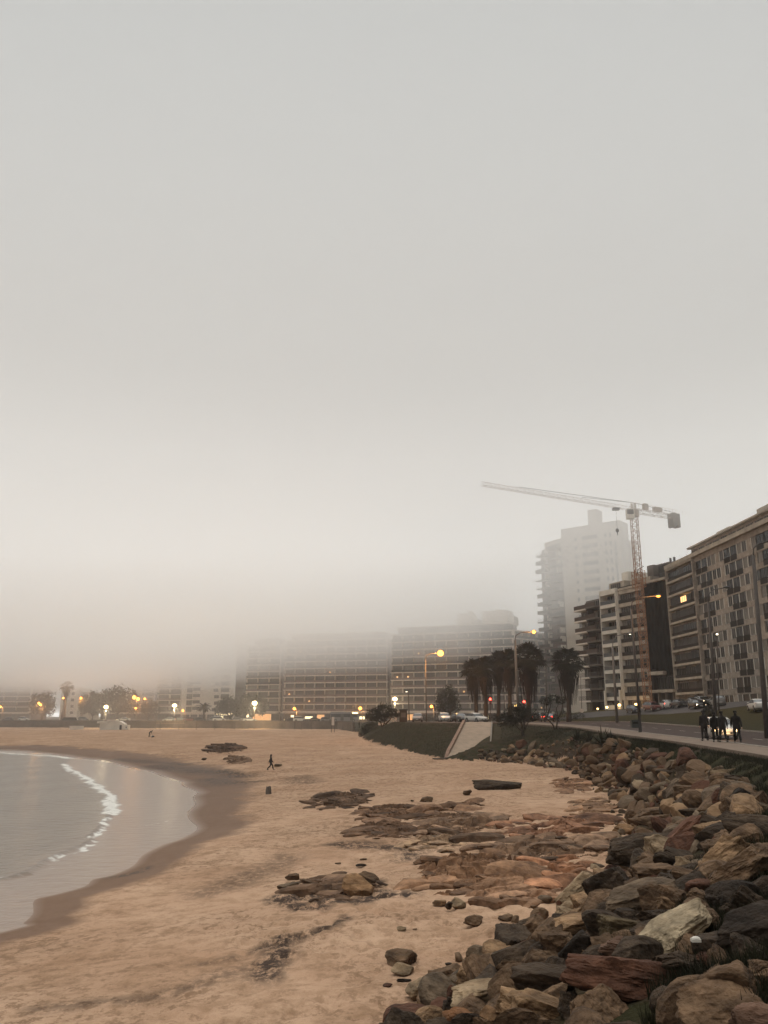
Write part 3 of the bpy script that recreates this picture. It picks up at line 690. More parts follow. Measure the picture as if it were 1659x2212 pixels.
b.box('lift_house', L * .6, 6.5, 42.2, L * .63, 9, 43.2, 'slab'); b.box('lift_house', L * .82, 6.5, 42.6, L * .85, 9, 43.3, 'slab')
antenna(b, L * .25, 6, 37.9, 2.5); antenna(b, L * .9, 6, 42.6, 2); b.done(99)
GRP_FAR = 'apartment blocks along the far side of the bay'
b = slab_block('apartment_building', 'long mauve block with thin pale slabs and white partitions behind the volleyball nets', at(612, 1545, 330), at(836, 1545, 318), 3.9, 35.2, 10, 10, seed=5, lit=3, group=GRP_FAR,
    shops=((3, .9, 1.2, 1.2, 'shopw', 'pale round shop sign'), (9, .8, 3.2, .8, 'shopw', 'bright shop sign'), (14, .5, 3, 1.8, 'shop', 'warm lit shop front'), (29, .6, 4.5, 1.0, 'shopw', 'bright shop sign')))
b.done(99)
b = slab_block('apartment_building', 'narrow banded block with a glowing orange entrance beside the dark gap', at(529, 1545, 338), at(602, 1545, 333), 3.9, 34, 10, 3, seed=8, group=GRP_FAR,
    shops=((3.3, .1, 8.2, 2.5, 'shop', 'orange lit entrance wall'), (.5, .5, .9, 2.6, 'shopw', 'tall bright sign')))
b.done(99)
b = Bld('apartment_building', 'tall plain dark slab building in the gap left of the glowing orange entrance', at(506, 1545, 352), at(526, 1545, 352), GRP_FAR)
b.box('wall', 0, 0, 3, b.L, 14, 36, 'concrete_dk')
for k in range(11): b.box('floor_band', .2, -.12, 5 + k * 3.0, b.L - .2, -.01, 5.3 + k * 3.0, 'recess')
b.done()
b = Bld('apartment_building', 'blank grey building behind the low shops between the long mauve block and the curved block', at(838, 1545, 322), at(856, 1545, 318), GRP_FAR)
b.box('wall', 0, 0, 3, b.L, 14, 33, 'mauve')
for k in range(9): b.win(b.L * .3, -.05, 6 + k * 3, 1.4, 1.2, 'g_dark')
b.done()
b = Bld('apartment_building', 'blank dark narrow building joining the narrow banded block to the long mauve block', at(602, 1545, 336), at(612, 1545, 335), GRP_FAR)
b.box('wall', 0, 0, 3, b.L, 14, 33, 'mauve'); [b.win(b.L * .3, -.05, 6 + k * 3, .9, 1.2, 'g_dark', nm=0) for k in range(9)]; b.done()
b = slab_block('apartment_building', 'banded apartment block with thin white frames just left of the white staggered block', at(337, 1545, 398), at(389, 1545, 392), 4.0, 40, 12, 2, seed=12, group=GRP_FAR, slab='white'); b.done(99)
def white_block():
    b = Bld('apartment_building', 'white apartment block with staggered balconies above the small palm', at(390, 1545, 392), at(502, 1545, 384), GRP_FAR); L = b.L; z0 = 4; nf = 12; fh = 2.95; rr = random.Random(2)
    b.box('wall', 0, 0, z0 - 1, L, 14, z0 + nf * fh + 3, 'white')
    for k in range(nf):
        z = z0 + 3.4 + k * fh
        b.box('balcony_slab', L * .08, -1, z - .2, L * .42, -.01, z, 'slab'); b.box('balcony_front', L * .24, -1.05, z + .01, L * .42, -.95, z + .95, 'white')
        b.win(L * .10, -.06, z + .1, L * .11, 2.3, 'g_dark', nm=2); b.win(L * .22, -.06, z + .1, L * .14, 2.3, rr.choice(['g_dark', 'g_mid']), nm=3)
        b.win(L * .60 + rr.choice([0, .5, 1]), -.06, z + .3, L * .09, 1.5, rr.choice(['g_dark', 'g_mid']), nm=1); b.win(L * .76, -.06, z + .2, L * .16, 2.0, rr.choice(['g_dark', 'g_mid', 'g_dark']), nm=3)
        b.box('balcony_front', L * .58, -.5, z - .3, L * .97, -.1, z + .1, 'white')
    b.box('canopy', L * -.1, -4, z0 + 2.5, L, -.5, z0 + 2.9, 'slab')
    for j in range(6): b.win(L * .04 + j * L * .16, -.1, z0 + .1, L * .13, 2.2, 'g_dark', nm=2)
    b.box('lit_shop_front', L * .78, -4.2, z0 + 2.0, L * 1.12, -4.05, z0 + 2.7, 'shopw', 'long bright canopy sign'); b.box('lit_shop_front', L * .86, -4.2, z0 + .2, L * .90, -4.05, z0 + 1.8, 'shopw', 'upright lit sign')
    b.done(99)
white_block()
b = slab_block('apartment_building', 'banded pale block half lost in fog at the left edge of the bay', at(-140, 1545, 425), at(62, 1545, 412), 3.9, 36, 11, 7, slab='white', seed=21, group=GRP_FAR); b.done(99)
b = Bld('apartment_building', 'low pale building with few windows right behind the tall leaning palm on the left', at(128, 1545, 405), at(166, 1545, 403), GRP_FAR)
b.box('wall', 0, 0, 3, b.L, 12, 19, 'white'); b.box('side_wing', b.L + .1, 3, 3, b.L + 4.5, 12, 17, 'concrete')
for k in range(4):
    for j in range(2): b.win(b.L * (.15 + .45 * j), -.06, 6.5 + k * 3, 1.6, 1.3, 'g_dark')
b.done()
b = slab_block('apartment_building', 'dim banded block behind the dark trees right of the leaning palm', at(214, 1545, 430), at(330, 1545, 420), 3.9, 38, 12, 4, seed=31, group=GRP_FAR); b.done(99)
# ================================================================== ROADS, WALLS, RAMP
def resample(P, n):
    P = [Vector((p[0], p[1], 0)) for p in P]; d = [0]
    for a, b in zip(P[:-1], P[1:]): d.append(d[-1] + (b - a).length)
    out = []
    for k in range(n):
        s = d[-1] * k / (n - 1); i = max(j for j in range(len(d)) if d[j] <= s + 1e-9); i = min(i, len(P) - 2)
        t = (s - d[i]) / (d[i + 1] - d[i]); out.append(P[i].lerp(P[i + 1], t))
    return out
def strip(name, A, B, off, m, n=160, w=8, skirt=.3):
    A = resample(smooth_line(A), n); B = resample(smooth_line(B), n); pts = []
    for i in range(n):
        for j in range(w + 1): p = A[i].lerp(B[i], j / w); pts.append((p.x, p.y))
    z = H([p[0] for p in pts], [p[1] for p in pts], False) + off
    v = [(p[0], p[1], zz) for p, zz in zip(pts, z)]; f = []
    for i in range(n - 1):
        for j in range(w): a = i * (w + 1) + j; f.append((a, a + 1, a + w + 2, a + w + 1))
    for jj in (0, w):
        b = len(v)
        for i in range(n): q = v[i * (w + 1) + jj]; v.append((q[0], q[1], q[2] - skirt))
        for i in range(n - 1): a = i * (w + 1) + jj; f.append((a, a + w + 1, b + i + 1, b + i))
    o = mesh_obj(name, v, f, m); o['kind'] = 'structure'; return o
EDGE_A = [(3,-12),(5.4,4),(8,12),(11.2,20),(14.4,28),(17.0,36),(18.9,55),(19.6,71),(21.2,90),(20.8,106),(18.0,122),(12,123.5)]
EDGE_B = [(6,-12),(8.4,3),(11,11),(14,19),(17.2,27),(19.7,35.5),(21.7,55),(22.5,71),(24.1,90),(24.0,108),(21.5,124),(12,126)]
ROAD_A = EDGE_B[:-1] + [(12.2,126.2),(5.5,133),(4.2,160),(2.6,200),(-1.5,246)]
ROAD_B = [(17,-12),(20,10),(27,40),(33.4,68),(37.3,99),(39.5,125),(39,140),(34,154),(26,172),(17,200),(9,250)]
m_asph = mat('asphalt', (.046, .031, .026), .9, 1.1, .25, bump=.01, bump_s=30)
m_pave = mat('pavement', (.165, .122, .092), .9, 1.4, .22, bump=.01, bump_s=20)
m_kerb = mat('kerbstone', (.20, .17, .14), .9, 2.0, .25)
strip('road', ROAD_A, ROAD_B, .045, m_asph, n=260)
strip('pavement', EDGE_A, EDGE_B, .16, m_pave, n=200)
def kerb(P, name='kerb', w=.18, h=.17):
    P = resample(smooth_line(P), 240); mb = MB(); v = []
    for i, p in enumerate(P):
        d = (P[min(i + 1, len(P) - 1)] - P[max(i - 1, 0)]).normalized(); nrm = Vector((-d.y, d.x, 0)); z = h1(p.x, p.y)
        for s_, zz in ((-w, -.1), (-w, h), (w, h), (w, -.1)): q = p + nrm * s_; v.append((q.x, q.y, z + zz))
    f = [(4 * i + k, 4 * i + (k + 1) % 4, 4 * i + 4 + (k + 1) % 4, 4 * i + 4 + k) for i in range(len(P) - 1) for k in range(4)]
    mesh_obj(name, v, f, m_kerb)['kind'] = 'structure'
kerb(ROAD_B); kerb([(x + .1, y) for x, y in EDGE_B[:-1]], h=.19)
mp = mat('road_paint', (.42, .39, .33), .8)
def lane_dashes():
    A = resample(smooth_line(ROAD_A), 240); B = resample(smooth_line(ROAD_B), 240); mb = MB()
    for i in range(20, 150, 5):
        c = [A[i + k].lerp(B[i + k], .5) for k in (0, 1, 2)]
        for a, b in zip(c[:-1], c[1:]):
            d = (b - a).normalized(); n = Vector((-d.y, d.x, 0)) * .07; za, zb = h1(a.x, a.y) + .055, h1(b.x, b.y) + .055
            mb.quad((a.x - n.x, a.y - n.y, za), (a.x + n.x, a.y + n.y, za), (b.x + n.x, b.y + n.y, zb), (b.x - n.x, b.y - n.y, zb))
    mb.build('lane_markings', mp)['kind'] = 'structure'
lane_dashes()
m_st = mat('street_asphalt', (.07, .06, .055), .8, .5, .2)
strip('street', [(-6,262),(-44,279),(-110,292),(-210,308),(-420,338)], [(-2,276),(-40,293),(-106,306),(-206,322),(-416,352)], .06, m_st, n=60)
strip('upper_road', [(58,100),(54.5,134),(52,160),(45,192)], [(52,99),(48,133),(46,158),(38,190)], .06, m_st, n=60)
# ---- sea wall along the top of the far beach
m_wall = mat('dark_sea_wall', (.105, .082, .066), .9, .35, .4, bump=.02)
def sea_wall(P, z0, z1, name, label, m, th=.5, cope=.12):
    r = thing(name, label, 'wall', (P[0][0], P[0][1], z0)); o = Vector((P[0][0], P[0][1], z0))
    Q = resample(P, 60); v = []; v2 = []
    for i, p in enumerate(Q):
        d = (Q[min(i + 1, 59)] - Q[max(i - 1, 0)]).normalized(); n = Vector((-d.y, d.x, 0))
        for s_, zz in ((0, z0), (0, z1), (th, z1), (th, z0)): q = p + n * s_; v.append((q.x - o.x, q.y - o.y, zz - o.z))
        for s_, zz in ((-.06, z1 + .002), (-.06, z1 + cope), (th + .06, z1 + cope), (th + .06, z1 + .002)): q = p + n * s_; v2.append((q.x - o.x, q.y - o.y, zz - o.z))
    f = [(4 * i + k, 4 * i + (k + 1) % 4, 4 * i + 4 + (k + 1) % 4, 4 * i + 4 + k) for i in range(59) for k in range(4)] + [(0, 1, 2, 3), (236, 237, 238, 239)]
    mesh_obj('wall_face', v, f, m, r); mesh_obj('coping', v2, f, M['concrete_dk'], r); return r
sea_wall([(-7.5,214),(-13.5,250.5),(-44.5,271.2),(-110,284.2),(-150,290.6)], .8, 4.15, 'sea_wall', 'long dark sea wall between the far sand and the street', m_wall)
sea_wall([(-150.5,290.2),(-210,299.2),(-420,329.2)], .8, 4.6, 'sea_wall', 'taller pale sea wall at the far left end of the beach', mat('pale_sea_wall', (.24, .20, .165), .9, .3, .3))
# ---- slipway down to the sand
def slipway():
    r = thing('boat_ramp', 'pale concrete slipway running from the parked white sedan down to the sand', 'ramp', (9.5, 91, 1.5))
    a0, a1 = onz(966, 1636, 1.45), onz(1056, 1633, 1.45); b0 = at(1006, 1562, 121); b1 = at(1062, 1562, 121)
    a0, a1 = Vector((a0.x, a0.y, 1.3)), Vector((a1.x, a1.y, 1.3)); z1 = h1(14, 122) + .13
    b0, b1 = Vector((b0.x, 121.5, z1)), Vector((b1.x, 121.5, z1)); c0, c1 = b0 + Vector((.6, 4.5, .0)), b1 + Vector((.6, 4.5, .0)); o = Vector((9.5, 91, 1.5)); n = 24
    v = []
    for i in range(n + 1):
        t = i / n; l = a0.lerp(b0, t); q = a1.lerp(b1, t); z = 1.3 + (z1 - 1.3) * (t ** 1.06) + .12; l.z = q.z = z
        for p, dz in ((l, -2.0), (l, 0), (q, 0), (q, -2.0)): v.append(tuple(p + Vector((0, 0, dz)) - o))
    for p, dz in ((c0, -2), (c0, 0.12), (c1, .12), (c1, -2)): v.append(tuple(p + Vector((0, 0, dz)) - o))
    f = [(4 * i + k, 4 * i + (k + 1) % 4, 4 * i + 4 + (k + 1) % 4, 4 * i + 4 + k) for i in range(n + 1) for k in range(4)] + [(0, 3, 2, 1)]
    mesh_obj('ramp_slab', v, f, mat('ramp_concrete', (.27, .205, .15), .9, .9, .18, bump=.02), r)
    for (s0, s1, nm, w, h, mm, lb) in ((a0, b0, 'side_wall', -.38, .34, mat('ramp_wall', (.22, .14, .10), .9, 1.5, .3), 'reddish side wall'), (a1, b1, 'kerb_edge', .2, .16, m_kerb, None)):
        v = []
        for i in range(n + 1):
            t = i / n; p = s0.lerp(s1, t); p.z = 1.3 + (z1 - 1.3) * (t ** 1.06) + .12
            dr = .5 * max(0, (.12 - t) / .12)
            for dx, dz in ((w, -2), (w, h - dr), (0, h - dr), (0, -2)): v.append(tuple(p + Vector((dx + (.003 if dx == 0 and w > 0 else -.003 if dx == 0 else 0), 0, dz)) - o))
        f = [(4 * i + k, 4 * i + (k + 1) % 4, 4 * i + 4 + (k + 1) % 4, 4 * i + 4 + k) for i in range(n) for k in range(4)] + [(0, 1, 2, 3), (4 * n, 4 * n + 1, 4 * n + 2, 4 * n + 3)]
        so_ = mesh_obj(nm, v, f, mm, r)
        if lb: so_['label'] = lb
    e = a0 - o; MB().box(-1.3, -.9, -.5, .1, .1, .12).build('broken_toe', M['brown'], r).matrix_local = Matrix.Translation(e + Vector((-.5, -.3, .0))) @ Matrix.Rotation(.5, 4, 'Z')
slipway()
# ================================================================== ROCKS
def rock_mat(name, a, b_, sc_=2.2, bd=.05):
    m = mat(name, a, .92, sc_, 0, bump=bd, bump_s=7, objcol=True, col2=b_, detail=9, spec=.2)
    t = m.node_tree; L = t.links.new
    # coordinates that stay on the rock
    tc = t.nodes.new('ShaderNodeTexCoord'); oi = t.nodes.new('ShaderNodeObjectInfo'); ad = t.nodes.new('ShaderNodeVectorMath'); ad.operation = 'MULTIPLY_ADD'
    L(tc.outputs['Object'], ad.inputs[0]); ad.inputs[1].default_value = (1, 1, 1); L(oi.outputs['Random'], ad.inputs[2])
    for n in t.nodes:
        if n.type == 'TEX_NOISE': L(ad.outputs[0], n.inputs['Vector'])
    # strata: streaks across the stone
    w = t.nodes.new('ShaderNodeTexNoise'); w.inputs['Scale'].default_value = 1.6; w.inputs['Detail'].default_value = 8; w.inputs['Distortion'].default_value = .8
    mp_ = t.nodes.new('ShaderNodeMapping'); mp_.inputs['Scale'].default_value = (1, 1.3, 6); mp_.inputs['Rotation'].default_value = (.3, .2, 0); L(ad.outputs[0], mp_.inputs[0]); L(mp_.outputs[0], w.inputs['Vector'])
    b = t.nodes['Principled BSDF']; src = b.inputs['Base Color'].links[0].from_socket
    r = t.nodes.new('ShaderNodeMapRange'); r.inputs[1].default_value = .35; r.inputs[2].default_value = .65; r.inputs[3].default_value = .55; r.inputs[4].default_value = 1.25; L(w.outputs['Fac'], r.inputs[0])
    x = t.nodes.new('ShaderNodeMix'); x.data_type = 'RGBA'; x.blend_type = 'MULTIPLY'; x.inputs[0].default_value = 1; L(src, x.inputs[6]); L(r.outputs[0], x.inputs[7]); L(x.outputs[2], b.inputs['Base Color'])
    return m
m_rock = rock_mat('rock', (1.15, 1.1, 1.02), (.50, .44, .38), bd=.09)
def rock_mesh(seed, sub, sx, sy, sz, npl=14, rough=.05, boxy=.6):
    rr = random.Random(seed); bm = bmesh.new(); bmesh.ops.create_icosphere(bm, subdivisions=sub, radius=1)
    pl = []
    for k in range(npl):
        n = Vector((rr.gauss(0, 1), rr.gauss(0, 1), rr.gauss(0, 1))).normalized()
        if k < 6 and rr.random() < boxy:
            n = (Vector([(1,0,0),(-1,0,0),(0,1,0),(0,-1,0),(0,0,1),(0,0,-1)][k]) + Vector((rr.uniform(-.3,.3), rr.uniform(-.3,.3), rr.uniform(-.3,.3)))).normalized()
        pl.append((n, rr.uniform(.58, .86)))
    for v in bm.verts:
        d = v.co.normalized(); r = 1.15
        for n, h in pl:
            c = d.dot(n)
            if c > .05: r = min(r, h / c)
        q = d * r + Vector((seed * 3.1, 0, 0))
        r += rough * (mnoise.fractal(q * 2.2, 1.0, 2.1, 5)) + rough * .9 * (abs(mnoise.noise(q * 1.3 + Vector((9, 9, 9)))) - .25) + (rough * .35 * mnoise.noise(q * 11) if sub > 4 else 0)
        v.co = Vector((d.x * r * sx, d.y * r * sy, d.z * r * sz)) * .62
    me = bpy.data.meshes.new('rock'); bm.to_mesh(me); bm.free(); me.materials.append(m_rock)
    zz = [v.co.z for v in me.vertices]; xx = [v.co.x for v in me.vertices]
    me['w'] = max(xx) - min(xx); me['h'] = max(zz) - min(zz); return me
HI = [rock_mesh(100 + k, 5, 1, .85, .75, 8, .10, .95) for k in range(9)]            # blocky
HF = [rock_mesh(200 + k, 5, 1.1, .8, .36, 8, .10, .95) for k in range(6)]        # slabs
HR = [rock_mesh(300 + k, 4, 1, .9, .8, 30, .03, 0) for k in range(3)]            # rounded
LO = [rock_mesh(400 + k, 3, 1, rnd.uniform(.6, .95), rnd.uniform(.45, .85), 8, .05, .5) for k in range(14)]
COLS = {'brown': (0.129, 0.083, 0.051), 'dark': (0.052, 0.036, 0.024), 'vdark': (0.024, 0.017, 0.012), 'red': (0.097, 0.046, 0.029), 'pink': (0.114, 0.069, 0.049), 'tan': (0.246, 0.160, 0.094), 'pale': (0.256, 0.192, 0.126),
        'white': (0.277, 0.228, 0.159), 'grey': (0.131, 0.096, 0.066), 'green': (0.087, 0.066, 0.038), 'orange': (0.143, 0.071, 0.034), 'sandy': (0.235, 0.143, 0.078)}
heroes = []; hero_lab = []
def rock(px0, py0, px1, py1, col, kind, label, tilt=0, lift=0.0, seed=0, yaw=None, group=None, depth=.9):
    """a boulder with the size and lean seen in this picture box, standing on the ground at the box's lower edge"""
    cx, cyy = (px0 + px1) / 2, (py0 + py1) / 2; g = ong(cx, py1 - (py1 - py0) * .15); rr = random.Random(seed * 7 + int(px0))
    me0 = rr.choice({'b': HI, 's': HF, 'r': HR, 'l': LO}[kind])
    n = len(me0.vertices); co = np.empty(n * 3); me0.vertices.foreach_get('co', co); co = co.reshape(-1, 3)
    rot = np.array((Matrix.Rotation(-R(tilt), 3, 'Y') @ Matrix.Rotation(yaw if yaw is not None else rr.uniform(-.4, .4), 3, 'Z') @ Matrix.Rotation(rr.uniform(-.15, .15), 3, 'X')))
    co = co @ rot.T
    wx, wz = np.ptp(co[:, 0]), np.ptp(co[:, 2]); wy = np.ptp(co[:, 1])
    k = FPX / (g.y * CP - (CAMZ - g.z) * SP)
    w = (px1 - px0) / k; el = math.atan2(CAMZ - g.z, g.y); dep = min(w, (py1 - py0) / k * 1.5) * depth
    hpx = (py1 - py0) / k; h = max(hpx * .55, (hpx - dep * math.sin(el) * .75) / math.cos(el))
    co = co - (co.max(0) + co.min(0)) / 2; co = co * np.array([w / wx, dep / wy, h / wz])
    az = math.atan2(g.x, g.y); Yc = g.y + dep * .35; c0 = at(cx, cyy, Yc)
    me = me0.copy(); me.vertices.foreach_set('co', co.astype(np.float32).ravel()); me.update()
    o = bpy.data.objects.new('boulder', me); COL.objects.link(o); c = COLS[col]; j = rr.uniform(.9, 1.1); o.color = (c[0] * j, c[1] * j, c[2] * j, 1)
    o.rotation_euler = (0, 0, -az); o.location = c0
    tag(o, label, 'boulder', group); heroes.append((c0.x, c0.y, max(w, .5 * h) * .5)); hero_lab.append(label); return o
def A2(x, y): return (1097.2 + x * .3387, 1755.5 + y * .3387)
def grow(x0, y0, x1, y1, f=.055):
    w, h = x1 - x0, y1 - y0; return x0 - w * f, y0 - h * f, x1 + w * f, y1 + h * f
def A3(x, y): return (548.6 + x * .3638, 1645.8 + y * .3638)
def A6(x, y): return (1316.6 + x * .2063, 1618.4 + y * .2063)
def RK(fr, x0, y0, x1, y1, *a, **k): return rock(*grow(*fr(x0, y0), *fr(x1, y1), f=.07 if fr is A2 else .03), *a, **k)
GR = 'boulders of the riprap slope'
